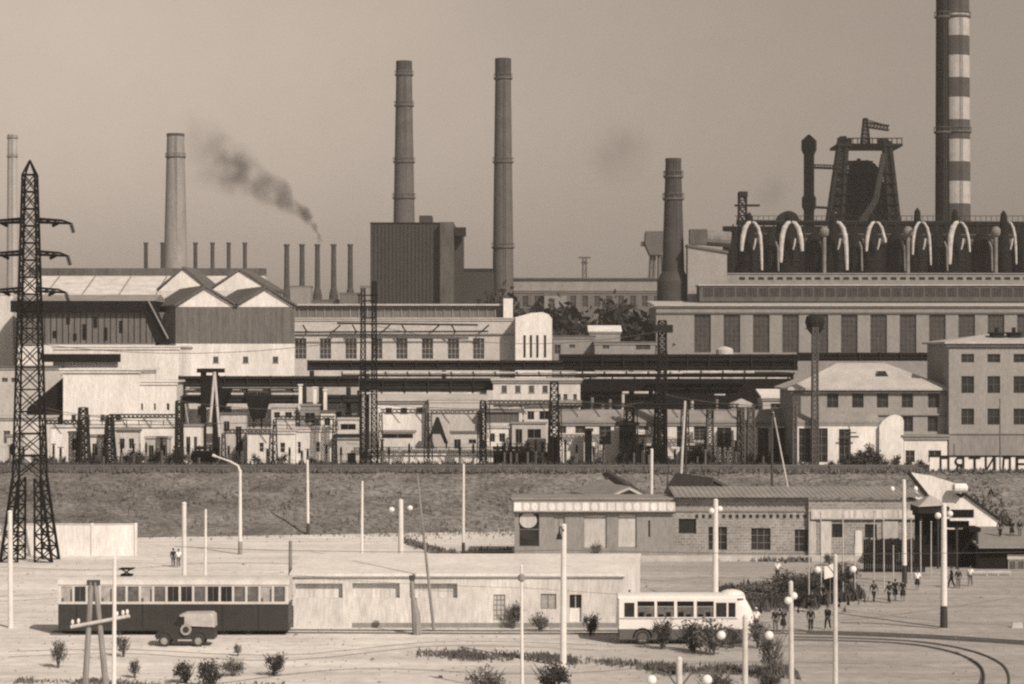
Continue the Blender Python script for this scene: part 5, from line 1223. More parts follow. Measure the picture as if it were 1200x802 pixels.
b = MB(); b.box(X(986, 266.8), X(1006, 266.8), 266.6, 266.7, Z(513, 267), Z(511, 267)); b.box(X(989, 266.8), X(1003, 266.8), 266.6, 266.7, Z(508, 267), Z(506.5, 267)); b.build('cross_arm', M['darkwood'], q)
# A-frame power pole
Y = 118; q = thing('power_pole', 'timber A-frame power pole with a slanting crossarm before the tram', 'power pole', (X(110, Y), Y, 0))
for a, t_ in ((100, 107), (124, 112)):
    dx = (a - t_) / (802 - 682); xf = X(t_ + dx * (417 + H * F / Y - 682), Y)
    MB().tube((xf, Y, 0), PT(t_, 682, Y), .2, .13, n=10).build('leg', M['timber'], q)
MB().tube(PT(83, 735, Y - .25), PT(152, 722, Y - .25), .10, n=8).build('crossarm', M['palewood'], q)
MB().box(X(102, Y), X(117, Y), Y - .12, Y + .12, Z(686, Y), Z(680, Y)).build('head_piece', M['darkwood'], q)
for a in (86, 93, 138, 145, 150):
    z = Z(735 - (a - 83) * 13 / 69, Y) + .1
    MB().lathe(X(a, Y), Y - .25, [(.03, z), (.08, z + .1), (.09, z + .2), (.05, z + .3)], 8).build('insulator', M['white'], q)
# thin banner poles by the pavilion
bp_ = thing('banner_pole', '', 'flag pole', (0, 0, 0), 'thin pale poles before the shop and the pavilion')
MB().tube((0, 0, 0), (0, 0, 8), .06, .045, n=8).build('shaft', M['concgrey'], bp_); MB().sphere((0, 0, 8.04), .1, 8).build('finial', M['concgrey'], bp_)
for i, (px, t_, Y, lb) in enumerate([(948, 600, 175, 'first thin pale pole from the left, by the brick shop window'), (962.5, 602, 178, 'thin pale pole by the hanging placard'), (988, 604, 180, 'thin pale pole between the two shop windows'), (1002, 640, 181, 'short thin pole under the right globe of the near lamp'),
                                  (1024, 600, 184, 'thin pale pole left of the walking pair'), (1036, 610, 187, 'thin pale pole above the walking group'), (1047, 640, 189, 'short thin pale pole above the walking group'), (1068, 608, 196, 'first thin pale pole before the dark pavilion'), (1079, 612, 197, 'second thin pale pole before the dark pavilion'), (1091, 612, 198, 'third thin pale pole before the dark pavilion')]):
    o = place(bp_, i == 0, (X(px, Y), Y, 0), 0, lb); o.scale = (1, 1, Z(t_, Y) / 8)
q = thing('placard', 'white placard held up on a stick before the shrubs by the right lamp post', 'placard', (X(973, 172), 172, 0))
b = MB(); b.prism([PT(966, 664, 172), PT(966, 679, 172), PT(981, 675, 172), PT(980, 660, 172)], (0, .04, 0)); recalc(b.build('board', M['sign'], q)); MB().tube((X(973, 172), 172.07, 0), PT(973, 670, 172.07), .03, n=6).build('stick', M['timber'], q)

# ================================================================== LOW BUILDINGS
# yard wall left
Y = 218; q = thing('yard_wall', 'low white wall at the foot of the bank beside the pylon', 'wall', (X(110, Y), Y, 0))
MB().box(X(-20, Y), X(158, Y), Y, Y + .35, 0, Z(615, Y)).build('panel', M['white'], q)
for a in (62, 107, 158): MB().box(X(a, Y), X(a + 3, Y), Y - .12, Y - .004, 0, Z(613, Y)).build('pier', M['white'], q)
MB().box(X(-20, Y), X(161, Y), Y - .06, Y + .42, Z(615, Y) + .004, Z(614, Y)).build('coping', M['white2'], q)
# long low building
Y = 160; zt = Z(675.5, Y); x0, x1 = X(344, Y), X(731, Y)
q = thing('garage_row', 'long low pale building with three wide high boarded recesses and a door at its right', 'building', ((x0 + x1) / 2, Y, 0))
gar = [(346, 401.5, 684, 701), (413, 468.5, 683.5, 701), (480, 536, 684, 701)]
gops = [(X(a, Y), X(b_, Y), Z(d_, Y), Z(c, Y)) for a, b_, c, d_ in gar]
wops = [(578.0, 592, 697, 727), (633.5, 652, 696, 714), (667.5, 681.5, 697, 729)]
w2 = [(X(a, Y), X(b_, Y), Z(d_, Y), Z(c, Y)) for a, b_, c, d_ in wops]
b = MB(); facade(b, x0, x1, 0, zt, Y, gops + w2, .5); b.add([(x0, Y, 0), (x0, Y + 9, 0), (x0, Y + 9, zt), (x0, Y, zt)], [(0, 3, 2, 1)])
b.add([(x0, Y + 9, 0), (x1, Y + 9, 0), (x1, Y + 9, zt), (x0, Y + 9, zt)], [(0, 1, 2, 3)]); b.build('wall', M['white2'], q)
b = MB(); xr = X(750, 169); b.add([(x1, Y, 0), (xr, 169, 0), (xr, 169, zt + .55), (x1, Y, zt)], [(0, 1, 2, 3)]); b.build('end_wall', M['white'], q)
b = MB(); b.add([(x0 - .3, Y - .14, zt), (x1 + .1, Y - .14, zt), (xr + .1, 169.3, zt + .62), (x0 - .3, 169.3, zt + .62), (x0 - .3, Y - .14, zt + .2), (x1 + .1, Y - .14, zt + .2), (xr + .1, 169.3, zt + .82), (x0 - .3, 169.3, zt + .82)],
                [(0, 3, 2, 1), (4, 5, 6, 7), (0, 1, 5, 4), (1, 2, 6, 5), (2, 3, 7, 6), (3, 0, 4, 7)]); recalc(b.build('roof', M['paleroof'], q))
for o in gops:
    d_ = MB().box(o[0] + .002, o[1] - .002, Y + .46, Y + .52, o[2] + .002, o[3] - .002).build('boarded_window', M['white2'], q)
    b = MB()
    for k in range(1, 5): xx = o[0] + (o[1] - o[0]) * k / 5; b.box(xx - .025, xx + .025, Y + .44, Y + .457, o[2] + .05, o[3] - .05)
    b.build('boards', M['pale'], d_)
window(q, w2[0], Y, M['pale'], M['grey'], 3, 5, .05, 'shutter', .12); window(q, w2[1], Y, M['curtain_or_reflection'], M['grey'], 2, 1, .08, 'window', .15)
o = w2[2]; d_ = MB().box(o[0] + .01, o[1] - .01, Y + .2, Y + .26, .12, o[3] - 1.0).build('door', M['white'], q); MB().box(o[0] + .01, o[1] - .01, Y + .2, Y + .26, o[3] - .99, o[3] - .01).build('fanlight', M['glass'], q)
MB().box(o[0] + .42, o[0] + .46, Y + .14, Y + .199, o[3] - .99, o[3] - .02).build('mullion', M['white'], q)
MB().box(x0, x1, Y - .12, Y - .004, zt - .12, zt - .003).build('fascia', M['midgrey'], q)
MB().box(X(413, Y), X(731, Y), Y - .04, Y - .004, 0, .35).build('plinth', M['grey'], q)
b = MB(); b.tube((X(737, 163), 162.6, 2.2), (X(737, 163), 162.6, 2.5), .09, n=8); b.build('wall_lamp', M['dark'], q)
Y = 156; q = thing('dark_stump_post', 'dark weathered post leaning at the third boarded recess', 'post', (X(489, Y), Y, 0))
b = MB(); b.path([(X(489, Y), Y, 0), (X(487, Y), Y, 1.6), (X(484, Y), Y, 2.6), (X(482.5, Y), Y, 3.9)], [.34, .3, .16, .13], 8); b.build('post', M['timber'], q)
b = MB(); b.box(X(479.5, Y), X(486, Y), Y - .15, Y + .15, 3.9, 4.25); b.build('cap', M['darkwood'], q)

# ------------------------------------------------------------ brick shop
Y = 212; q = thing('brick_shop', 'long single-storey brick shop with pale fascia boards at both ends under the bank', 'shop', (X(830, Y), Y, 0))
xa, xb_, xc2, xd = X(603, Y), X(790, Y), X(948, Y), X(1077, Y); ztop = Z(586, Y)
opsA = [(608, 632, 600.5, 641), (649, 662, 603, 625), (684, 711, 603, 643), (724, 746, 602, 642), (759, 762, 610, 630)]
oA = [(X(a, Y), X(b_, Y), Z(d_, Y), Z(c, Y)) for a, b_, c, d_ in opsA]
b = MB(); facade(b, xa, xb_, 0, ztop, Y, oA, .25); b.add([(xa, Y, 0), (xa, Y + 10, 0), (xa, Y + 10, ztop), (xa, Y, ztop)], [(0, 3, 2, 1)]); b.build('left_wall', M['grey'], q)
for i, o in enumerate(oA): window(q, o, Y, [M['glass'], M['officewall'], M['pale'], M['pale'], M['glass']][i], M['grey'], 2 if i == 1 else 1, 2 if i == 0 else 1, .07, 'shop_window')
b = MB(); b.prism([(X(619, Y) + .85 * math.cos(a * math.pi / 10), Y - .03, Z(610, Y) + .75 * math.sin(a * math.pi / 10)) for a in range(20)], (0, .04, 0)); recalc(b.build('oval_board', M['pale'], q))
Yb = Y + .5
opsB = [(795, 816, 608, 626), (830, 852, 617.5, 645), (880, 903, 619, 645), (931, 948 - .5, 620.5, 647)]
oB = [(X(a, Yb), X(b_, Yb), Z(d_, Yb), Z(c, Yb)) for a, b_, c, d_ in opsB]
b = MB(); facade(b, xb_, xc2, 0, ztop + .2, Yb, oB, .3); b.build('brick_wall', M['brick'], q)
for i, o in enumerate(oB): window(q, o, Yb, M['glass'], M['grey'] if i in (1, 2) else M['midgrey'], 3 if i else 1, 3 if i else 1, .05, 'window', .25)
opsC = [(975, 987.5, 614, 630), (1013.5, 1027.5, 614.5, 630.5)]
oC = [(X(a, Y), X(b_, Y), Z(d_, Y), Z(c, Y)) for a, b_, c, d_ in opsC]
b = MB(); facade(b, xc2, xd, 0, ztop, Y, oC, .25); b.add([(xd, Y, 0), (xd, Y + 10, 0), (xd, Y + 10, ztop), (xd, Y, ztop)], [(0, 1, 2, 3)]); b.build('right_wall', M['brick'], q)
for o in oC: window(q, o, Y, M['glass'], M['dark'], 2, 2, .05, 'window')
for a, c, m_ in ((962, 974, 'white2'), (1002, 1010, 'white'), (1034, 1052, 'pale'), (949, 956, 'pale')): MB().box(X(a, Y), X(c, Y), Y - .12, Y - .004, Z(651, Y), Z(611 if a != 1002 else 622, Y)).build('pilaster', M[m_], q)
MB().box(xa, xd, Y - .3, Y - .006, 0, .55).build('plinth', M['concgrey'], q)
b = MB(); b.prism([(xa - .3, Y - .1, ztop + .02), (xa - .3, Y + 10.4, ztop - .25), (xa - .3, Y + 10.4, ztop - .1), (xa - .3, Y - .1, ztop + .18)], (xb_ - xa + .3, 0, 0)); recalc(b.build('roof', M['midgrey'], q))
zr = ztop + .25
b = MB(); n_ = 46; x_s, x_e = xb_ + .02, xd + .4
for i in range(n_):
    u0 = x_s + (x_e - x_s) * i / n_; u1 = x_s + (x_e - x_s) * (i + .5) / n_; u2 = x_s + (x_e - x_s) * (i + 1) / n_
    for (p0, p1, h0, h1) in ((u0, u1, 0, .07), (u1, u2, .07, 0)):
        b.add([(p0, Y - .5, zr + h0), (p1, Y - .5, zr + h1), (p1, Y + 8, zr + .55 + h1), (p0, Y + 8, zr + .55 + h0)], [(0, 1, 2, 3)])
b.build('corrugated_roof', M['midgrey'], q)
b = MB(); 
for i in range(17):  # dentil holes under the eaves
    xx = X(815 + i * 7.9, Yb); b.box(xx, xx + .27, Yb - .06, Yb - .004, Z(607.5, Y), Z(603.5, Y))
b.build('dentils', M['glass'], q)
MB().box(xb_ + .01, xc2 - .01, Yb - .12, Yb - .005, Z(600, Y), Z(598, Y)).build('cornice', M['grey'], q)
# fascia boards with faded letters
def letters(txt, x0, x1, z0, z1, y, m, name, parent, wid=None, flat=.02):
    cu = bpy.data.curves.new('lettering', 'FONT'); cu.body = txt; cu.size = 1; cu.extrude = 0
    o = bpy.data.objects.new('lettering', cu); col.objects.link(o)
    dg = bpy.context.evaluated_depsgraph_get(); me = bpy.data.meshes.new_from_object(o.evaluated_get(dg)); bpy.data.objects.remove(o)
    xs = [v.co.x for v in me.vertices]; ys = [v.co.y for v in me.vertices]
    b = MB(); fx = (x1 - x0) / (max(xs) - min(xs)); fz = (z1 - z0) / (max(ys) - min(ys))
    vs = [Vector((x0 + (v.co.x - min(xs)) * fx, y, z0 + (v.co.y - min(ys)) * fz)) for v in me.vertices]
    b.add(vs, [tuple(p_.vertices) for p_ in me.polygons]); ob = b.build(name, m, parent)
    md = ob.modifiers.new('thickness', 'SOLIDIFY'); md.thickness = flat; md.offset = 0
    return ob
xs0, xs1 = X(602, Y), X(791, Y); fz0, fz1 = Z(599.5, Y), Z(588.5, Y)
fb = MB().box(xs0, xs1, Y - .34, Y - .22, fz0, fz1).build('fascia_board', M['pale'], q)
MB().box(xs0, xs1, Y - .42, Y - .35, fz0 - .16, fz0 - .004).build('fascia_rail', M['darkwood'], fb)
b = MB()
def glyph(b, kind, xa_, xb2, za, zb_, y):
    cx, cz = (xa_ + xb2) / 2, (za + zb_) / 2; rx, rz_ = (xb2 - xa_) / 2, (zb_ - za) / 2
    if kind == 'o': b.prism([(cx + rx * math.cos(a * math.pi / 8), y, cz + rz_ * math.sin(a * math.pi / 8)) for a in range(16)], (0, .015, 0))
    else: b.box(xa_, xb2, y, y + .015, za, zb_)
kinds = 'booboobobobbboobobo'
for i, k_ in enumerate(kinds):
    u = xs0 + (xs1 - xs0) * i / len(kinds); glyph(b, k_, u + .07, u + (xs1 - xs0) / len(kinds) - .10, fz0 + .08, fz1 - .04, Y - .36)
recalc(b.build('worn_letter_blanks', M['white'], fb))
xs0, xs1 = X(950, Y), X(1076, Y); fz0, fz1 = Z(608.5, Y), Z(597, Y)
fb = MB().box(xs0, xs1, Y - .34, Y - .22, fz0, fz1).build('fascia_board', M['pale'], q)
b = MB()
for a, c, k_ in ((952, 960, 'b'), (962, 974, 'b'), (979, 987, 'o'), (988, 994, 'o'), (996, 999, 'b'), (1002, 1010, 'b'), (1012, 1022, 'o'), (1026, 1032, 'b'), (1034, 1044, 'b'), (1046, 1051, 'o'), (1053, 1060, 'b'), (1062, 1071, 'o')):
    glyph(b, k_, X(a, Y), X(c, Y), fz0 + .1, fz1 - .08, Y - .36)
recalc(b.build('worn_letter_blanks', M['white2'], fb))
# gables behind the shop (roofs of half-sunk stores on the bank)
for (pl, pk, pr_, pyk, pye, Yg, lb, dk) in ((708, 737, 762, 573, 586, 223, 'small pale-edged gable roof behind the left part of the shop', 'pale'), (822, 836, 880, 563, 586, 224, 'dark-ridged gable roof on the bank behind the middle of the shop', 'dark')):
    g2 = thing('store_roof', lb, 'store', (X(pk, Yg), Yg, 0), 'small gabled stores sunk into the bank')
    b = MB(); b.prism([(X(pl, Yg), Yg, 0), (X(pr_, Yg), Yg, 0), (X(pr_, Yg), Yg, Z(pye, Yg)), (X(pk, Yg), Yg, Z(pyk + 1.5, Yg)), (X(pl, Yg), Yg, Z(pye, Yg))], (-3, 9, 0)); recalc(b.build('body', M['midgrey'], g2))
    b = MB()
    for a, c in (((pl, pye), (pk, pyk)), ((pk, pyk), (pr_, pye))):
        A, B_ = PT(a[0], a[1], Yg), PT(c[0], c[1], Yg); b.prism([A + Vector((0, -.3, 0)), B_ + Vector((0, -.3, 0)), B_ + Vector((0, -.3, .28)), A + Vector((0, -.3, .28))], (-3.2, 9.6, 0))
    recalc(b.build('roof', M['midgrey'] if dk == 'pale' else M['steel'], g2))
    b = MB(); b.tube(PT(pl, pye, Yg - .5), PT(pk, pyk, Yg - .5), .14, n=6); b.tube(PT(pk, pyk, Yg - .5), PT(pr_, pye, Yg - .5), .14, n=6); b.build('bargeboard', M['pale'] if dk == 'pale' else M['darkwood'], g2)
q3 = thing('fallen_trunk', 'dark ragged timber lying on the bank above the small pale gable', 'log', (X(730, 238), 238, Z(570, 238)))
b = MB(); b.path([PT(708, 556, 244), PT(716, 558, 242), PT(730, 568, 238), PT(755, 581, 232)], [.25, .45, .5, .25], 7); b.build('trunk', M['darkwood'], q3)
b = MB(); b.tube(PT(716, 558, 242), PT(710, 562, 241), .2, .1, n=6); b.tube(PT(716, 558, 242), PT(720, 554, 243), .18, .08, n=6); b.build('branch', M['darkwood'], q3)

# ------------------------------------------------------------ underpass corner
Y = 226; q = thing('stair_wall', 'white sloping concrete retaining wall of the underpass steps at the right', 'retaining wall', (X(1130, Y), Y, 0))
b = MB(); b.prism([PT(1068, 554, Y), PT(1082, 640, Y), PT(1206, 640, Y), PT(1206, 632, Y), PT(1194, 626, Y), PT(1160, 603, Y), PT(1135, 584, Y), PT(1118, 566, Y), PT(1092, 558, Y)][::-1], (0, .6, 0)); recalc(b.build('wall', M['white'], q))
b = MB(); b.path([PT(1128, 577, Y - .2), PT(1140, 586, Y - .2), PT(1162, 602, Y - .2), PT(1182, 617, Y - .2), PT(1192, 620, Y - .2), PT(1210, 620.5, Y - .2)], .13, 6); b.build('handrail', M['dark'], q)
b = MB(); b.prism([PT(1067, 553, Y - .3), PT(1090, 582, Y - .3), PT(1086, 583, Y - .3), PT(1063, 555, Y - .3)], (0, .28, 0)); recalc(b.build('edge_rail', M['dark'], q))
q = thing('white_barrel', 'white rounded barrel lamp lying on the sloping underpass wall', 'barrel', (X(1125, 225), 225, Z(575, 225)))
b = MB(); b.path([PT(1116, 572, 225), PT(1118, 572, 225), PT(1132, 572, 225), PT(1134, 572, 225)], [.2, .48, .48, .2], 12); b.build('drum', M['white'], q)
q = thing('barrel_stand', 'dark bracket under the white barrel on the sloping wall', 'bracket', (X(1125, 225.4), 225.4, Z(580, 225)))
b = MB(); b.prism([PT(1119, 579, 225.3), PT(1131, 579, 225.3), PT(1127, 584, 225.3)], (0, .3, 0)); recalc(b.build('plate', M['dark'], q))
Y = 204; q = thing('pavilion', 'dark open pavilion with a pale pointed canopy at the underpass entrance', 'pavilion', (X(1115, Y), Y, 0))
MB().box(X(1077, Y), X(1112, Y), Y + 2, Y + 2.3, 0, Z(606, Y) - .01).build('rear_wall', M['soot'], q)
MB().box(X(1112, Y) + .01, X(1149, Y), Y + 2, Y + 2.3, 0, Z(619, Y) - .3).build('rear_wall', M['soot'], q)
b = MB(); b.box(X(1076, Y), X(1112, Y), Y, Y + 3, Z(606, Y), Z(602, Y)); b.build('roof_slab', M['soot'], q)
MB().box(X(1112, Y) + .01, X(1136, Y), Y + .1, Y + 3, Z(619, Y), Z(611, Y)).build('roof_slab', M['soot'], q)
MB().box(X(1136, Y) + .01, X(1150, Y), Y + .2, Y + 3, Z(624, Y), Z(619, Y)).build('roof_slab', M['soot'], q)
MB().box(X(1076, Y), X(1112, Y), Y - .3, Y + 4, Z(602, Y) + .01, Z(594, Y)).build('canopy_fascia', M['dark'], q)
b = MB(); b.add([(X(1075, Y), Y - .5, Z(594, Y) + .02), (X(1110, Y), Y - .5, Z(592, Y)), (X(1110, Y), Y + 4, Z(592, Y)), (X(1075, Y), Y + 4, Z(594, Y) + .02), (X(1093, Y), Y + 1.5, Z(582, Y)), (X(1096, Y), Y + 2.5, Z(582, Y))],
                [(0, 3, 2, 1), (0, 1, 4), (1, 2, 5, 4), (2, 3, 5), (3, 0, 4, 5)]); recalc(b.build('canopy', M['roof'], q))
for a, ct in ((1080, 606), (1100, 606), (1122, 619), (1146, 624)): MB().tube((X(a, Y), Y + .3, 0), (X(a, Y), Y + .3, Z(ct, Y)), .12, n=8).build('column', M['darkpaint'], q)
MB().box(X(1113, Y), X(1140, Y), Y - .5, Y - .35, Z(606.5, Y), Z(597, Y)).build('dark_board', M['soot'], q)
MB().box(X(1112, Y), X(1141, Y), Y - .5, Y - .2, Z(610, Y), Z(607, Y)).build('board_ledge', M['white'], q)
Y = 203; q = thing('low_hall', 'low dark hall with a wide grey slab roof at the right edge', 'hall', (X(1180, Y), Y, 0))
MB().box(X(1149, Y) + .01, X(1260, Y), Y + 1, Y + 10, 0, Z(643, Y)).build('wall', M['soot'], q)
b = MB(); b.prism([(X(1147, Y), Y, Z(643, Y) + .01), (X(1147, Y), Y + 11, Z(631, Y) ), (X(1147, Y), Y + 11, Z(628, Y)), (X(1147, Y), Y, Z(640.5, Y))], (X(1262, Y) - X(1147, Y), 0, 0)); recalc(b.build('roof', M['grey'], q))
b = MB(); b.box(X(1183, Y), X(1230, Y), Y + .85, Y + .99, Z(657, Y), Z(651, Y)); b.build('window_header', M['pale'], q)
for i in range(3): window(q, (X(1184 + i * 10, Y), X(1193 + i * 10, Y), Z(673, Y), Z(658, Y)), Y + .7, M['glass2'], M['pale'], 1, 1, .05)
q = thing('kerb_rail', 'low white rail on short posts along the dark pavilion front', 'rail', (X(1160, 198), 198, 0))
b = MB(); Y = 198; b.box(X(1137, Y), X(1185, Y), Y, Y + .15, .22, .42); b.build('rail', M['pale'], q)
for a in (1139, 1156, 1169, 1183): MB().box(X(a, Y), X(a + 1.5, Y), Y + .02, Y + .13, 0, .22).build('post', M['pale'], q)
q = thing('board_fence', 'tall dark board fence between the brick shop and the pavilion', 'fence', (X(1040, 201), 201, 0))
b = MB(); Y = 201
for i in range(26): xx = X(1012, Y) + i * .22; b.box(xx, xx + .19, Y, Y + .05, 0, 3.0 + .08 * ((i * 7) % 3))
b.build('boards', M['soot'], q); MB().box(X(1012, Y), X(1085, Y), Y + .052, Y + .12, 1.9, 2.05).build('rail', M['darkwood'], q)
for px, lb in ((1083, 'dark tree trunk between lamp post and pavilion'),): pass
# underpass / road sign bridge with lettering
Y = 262.6; q = thing('slogan_sign', 'long pale sign with big dark letters standing on the bank top at the right', 'sign', (X(1150, Y), Y, PZ))
MB().box(X(1089.5, Y), X(1240, Y), Y, Y + .12, Z(552, Y), Z(535.5, Y)).build('board', M['sign'], q)
MB().box(X(1088, Y), X(1240, Y), Y - .1, Y + .2, Z(535.4, Y), Z(534, Y)).build('top_rail', M['soot'], q)
MB().box(X(1088, Y), X(1240, Y), Y - .1, Y + .2, Z(554.5, Y), Z(552.2, Y)).build('bottom_rail', M['soot'], q)
for ch, a, c in (('П', 1101.5, 1112.5), ('Я', 1118.5, 1130), ('Т', 1135.5, 1149), ('И', 1154.5, 1166), ('Л', 1172.5, 1184.5), ('Е', 1190.5, 1203)):
    letters(ch, X(a, Y), X(c, Y), Z(552, Y), Z(535.6, Y), Y - .08, M['soot'], 'letter', q, flat=.1)
for i in range(6): MB().box(X(1090 + i * 22, Y), X(1090 + i * 22, Y) + .14, Y + .21, Y + .35, PZ - .6, Z(535, Y)).build('post', M['dark'], q)
# dark shrubs & boards on the right bank
weeds('right_bank_scrub', [(X(1120, 240), 243), (X(1210, 240), 245)], 12, 3500, .6, M['leaf'], 31, bankz)
for px, lb in ((1113 + 40, 'left pale stone slab on the bank under the sign'), (1146, 'right pale stone slab on the bank under the sign')): pass

exec_people = True
# ================================================================== TRAM
def wheel(parent, x, y, r, w_, name='wheel'):
    t = MB(); pr = [(r * .62, -w_ / 2), (r * .95, -w_ / 2), (r, -w_ * .3), (r, w_ * .3), (r * .95, w_ / 2), (r * .62, w_ / 2)]
    n = 24; vs = []; 
    for rr_, yy in pr:
        for i in range(n): a = 2 * math.pi * i / n; vs.append((x + rr_ * math.cos(a), y + yy, r + rr_ * math.sin(a)))
    fs = [(j * n + i, j * n + (i + 1) % n, (j + 1) * n + (i + 1) % n, (j + 1) * n + i) for j in range(len(pr) - 1) for i in range(n)]
    o = recalc(t.add(vs, fs).build(name, M['tyre'], parent))
    d = MB().tube((x, y - w_ * .32, r), (x, y + w_ * .32, r), r * .62, n=24); d.tube((x, y - w_ * .42, r), (x, y - w_ * .3, r), r * .3, r * .34, n=14)
    for i in range(6): a = i * math.pi / 3; d.tube((x + .45 * r * math.cos(a), y - w_ * .34, r + .45 * r * math.sin(a)), (x + .45 * r * math.cos(a), y - w_ * .3, r + .45 * r * math.sin(a)), .035, n=6)
    d.build('rim', M['rim'], o); return o
def shell(b, prof, y0, y1, bev=.12):
    """side outline (x,z) extruded across the width with bevelled edges"""
    c = Vector((sum(p[0] for p in prof) / len(prof), sum(p[1] for p in prof) / len(prof)))
    def ring(y, k): return [(p[0] + (c.x - p[0]) / max(.01, abs(c.x - p[0])) * k * min(1, abs(c.x - p[0])), y, p[1] + (c.y - p[1]) / max(.01, abs(c.y - p[1])) * k * min(1, abs(c.y - p[1]))) for p in prof]
    n = len(prof); R_ = [ring(y0, bev), ring(y0 + bev, 0), ring(y1 - bev, 0), ring(y1, bev)]
    vs = [p for r_ in R_ for p in r_]; fs = [(j * n + i, (j + 1) * n + i, (j + 1) * n + (i + 1) % n, j * n + (i + 1) % n) for j in range(3) for i in range(n)]
    fs += [tuple(range(n)), tuple(reversed(range(3 * n, 4 * n)))]
    return b.add(vs, fs)
Y = 155.5; x0, x1 = X(68, Y), X(338, Y)
q = thing('tram', 'long two-tone tram car with a pale window band and dark lower side', 'tram', ((x0 + x1) / 2, Y + 1.2, 0))
z1 = Z(706.5, Y); zt = Z(686.5, Y); zr = Z(680.5, Y); yb = Y + 2.5
b = MB(); shell(b, [(x0, .32), (x1, .32), (x1, z1), (x0, z1)], Y, yb, .06); recalc(b.build('lower_body', M['darkpaint'], q))
MB().box(x0 + .25, x1 - .25, Y + .3, yb - .3, .12, .36).build('underframe', M['soot'], q)
nw = 17; pw = (x1 - x0 - .3) / nw
ops_ = [(x0 + .22 + i * pw, x0 + .22 + (i + 1) * pw - .16, z1 + .07, zt - .06) for i in range(nw)]
b = MB(); facade(b, x0, x1, z1 + .004, zt + .06, Y + .02, ops_, .08); facade(b, x0, x1, z1 + .004, zt + .06, yb - .02, ops_, -.08)
b.add([(x0, Y + .02, z1), (x0, yb - .02, z1), (x0, yb - .02, zt + .06), (x0, Y + .02, zt + .06), (x1, Y + .02, z1), (x1, yb - .02, z1), (x1, yb - .02, zt + .06), (x1, Y + .02, zt + .06)], [(0, 3, 2, 1), (4, 5, 6, 7)])
b.build('window_band', M['tramcream'], q)
MB().box(x0, x1, Y - .03, Y - .001, z1 - .10, z1 + .02).build('waist_rail', M['tramcream'], q)
for i, o in enumerate(ops_):
    dark = i in (1, 8, 9, 11, 12)
    g_ = MB().box(o[0] + .003, o[1] - .003, Y + .07, Y + .1, o[2] + .003, o[3] - .003).build('window', M['glass'] if dark else M[['curtain_or_reflection', 'busglass', 'busglass'][i % 3]], q)  # paler panes carry the glass reflection in their colour
    if not dark:
        b = MB().box(o[0] + .02, o[0] + .18 + .2 * ((i * 5) % 3), Y + .04, Y + .068, o[2] + .01, o[2] + .25 + .12 * (i % 3)).build('seat_back', M['steel'], g_); b = MB(); b.box(o[1] - .14, o[1] - .02, Y + .04, Y + .068, o[2] + .01, o[3] - .2); b.build('frame', M['steel'], g_)
    else: MB().box((o[0] + o[1]) / 2 - .03, (o[0] + o[1]) / 2 + .03, Y + .04, Y + .068, o[2] + .01, o[3] - .01).build('frame', M['steel'], g_)
b = MB(); n = 10; pr = [(Y - .05 + (yb - Y + .1) * (1 - math.cos(math.pi * k / n)) / 2, zt + .07 + (zr - zt + .15) * math.sin(math.pi * k / n)) for k in range(n + 1)]
b.prism([(x0 - .05, p_[0], p_[1]) for p_ in pr], (x1 - x0 + .1, 0, 0)); recalc(b.build('roof', M['tramcream'], q))
b = MB(); xp = X(145, Y); b.box(xp - .4, xp + .4, Y + .9, Y + 1.6, zr + .15, zr + .35); b.tube((xp - .3, Y + 1.2, zr + .3), (xp + .4, Y + 1.2, zr + .75), .05, n=5); b.tube((xp + .3, Y + 1.2, zr + .3), (xp - .4, Y + 1.2, zr + .7), .05, n=5); b.box(xp - .5, xp + .5, Y + .6, Y + 1.9, zr + .7, zr + .76); b.build('current_collector', M['soot'], q)
for a in (x0 + .9, x0 + 5.6, x0 + 11.3, x1 - 2.6):   # door leaves
    b = MB(); b.box(a, a + .9, Y - .02, Y - .002, .45, z1 - .12); dd = b.build('door', M['darkpaint'], q); MB().box(a + .43, a + .47, Y - .03, Y - .021, .5, z1 - .15).build('door_seam', M['soot'], dd)
for a in (x0 + 2.6, x0 + 4.3, x1 - 4.6, x1 - 2.9):
    wheel(q, a, Y + .35, .36, .12)
for a in (x0, x1): MB().box(min(a, a + (.08 if a == x1 else -.08)), max(a, a + (.08 if a == x1 else -.08)), Y + .7, Y + 1.8, .55, .75).build('buffer', M['steel'], q)

# ================================================================== BUS
Y = 150.5; x0, x1 = X(723.5, Y), X(884, Y)
q = thing('bus', 'white bus with a rounded front and dark upper window strips', 'bus', ((x0 + x1) / 2, Y + 1.2, 0)); yb = Y + 2.5
zs = Z(737.5, Y); zw0 = Z(724, Y); zw1 = Z(704.5, Y); zrf = Z(701.5, Y)
def xx(px): return X(px, Y)
# side wall with real openings, in three bands, then the ends
win = [(xx(731.5), xx(743.5)), (xx(747), xx(767)), (xx(770), xx(790)), (xx(793.5), xx(813)), (xx(816.5), xx(836.5)), (xx(839), xx(851.5)), (xx(853.5), xx(862))]
ow = [(a, c, zw0 + .03, zw1 - (.02 if 0 < i < 5 else .12)) for i, (a, c) in enumerate(win)]
xe = xx(864)
b = MB(); facade(b, x0 + .12, xe, zs + .004, zrf, Y, ow, .1); facade(b, x0 + .12, xe, zs + .004, zrf, yb, ow, -.1)
b.add([(x0 + .12, Y, zs), (x0, Y + .25, zs), (x0, yb - .25, zs), (x0 + .12, yb, zs), (x0 + .12, Y, zrf), (x0 + .06, Y + .25, zrf), (x0 + .06, yb - .25, zrf), (x0 + .12, yb, zrf)], [(0, 4, 5, 1), (1, 5, 6, 2), (2, 6, 7, 3)])
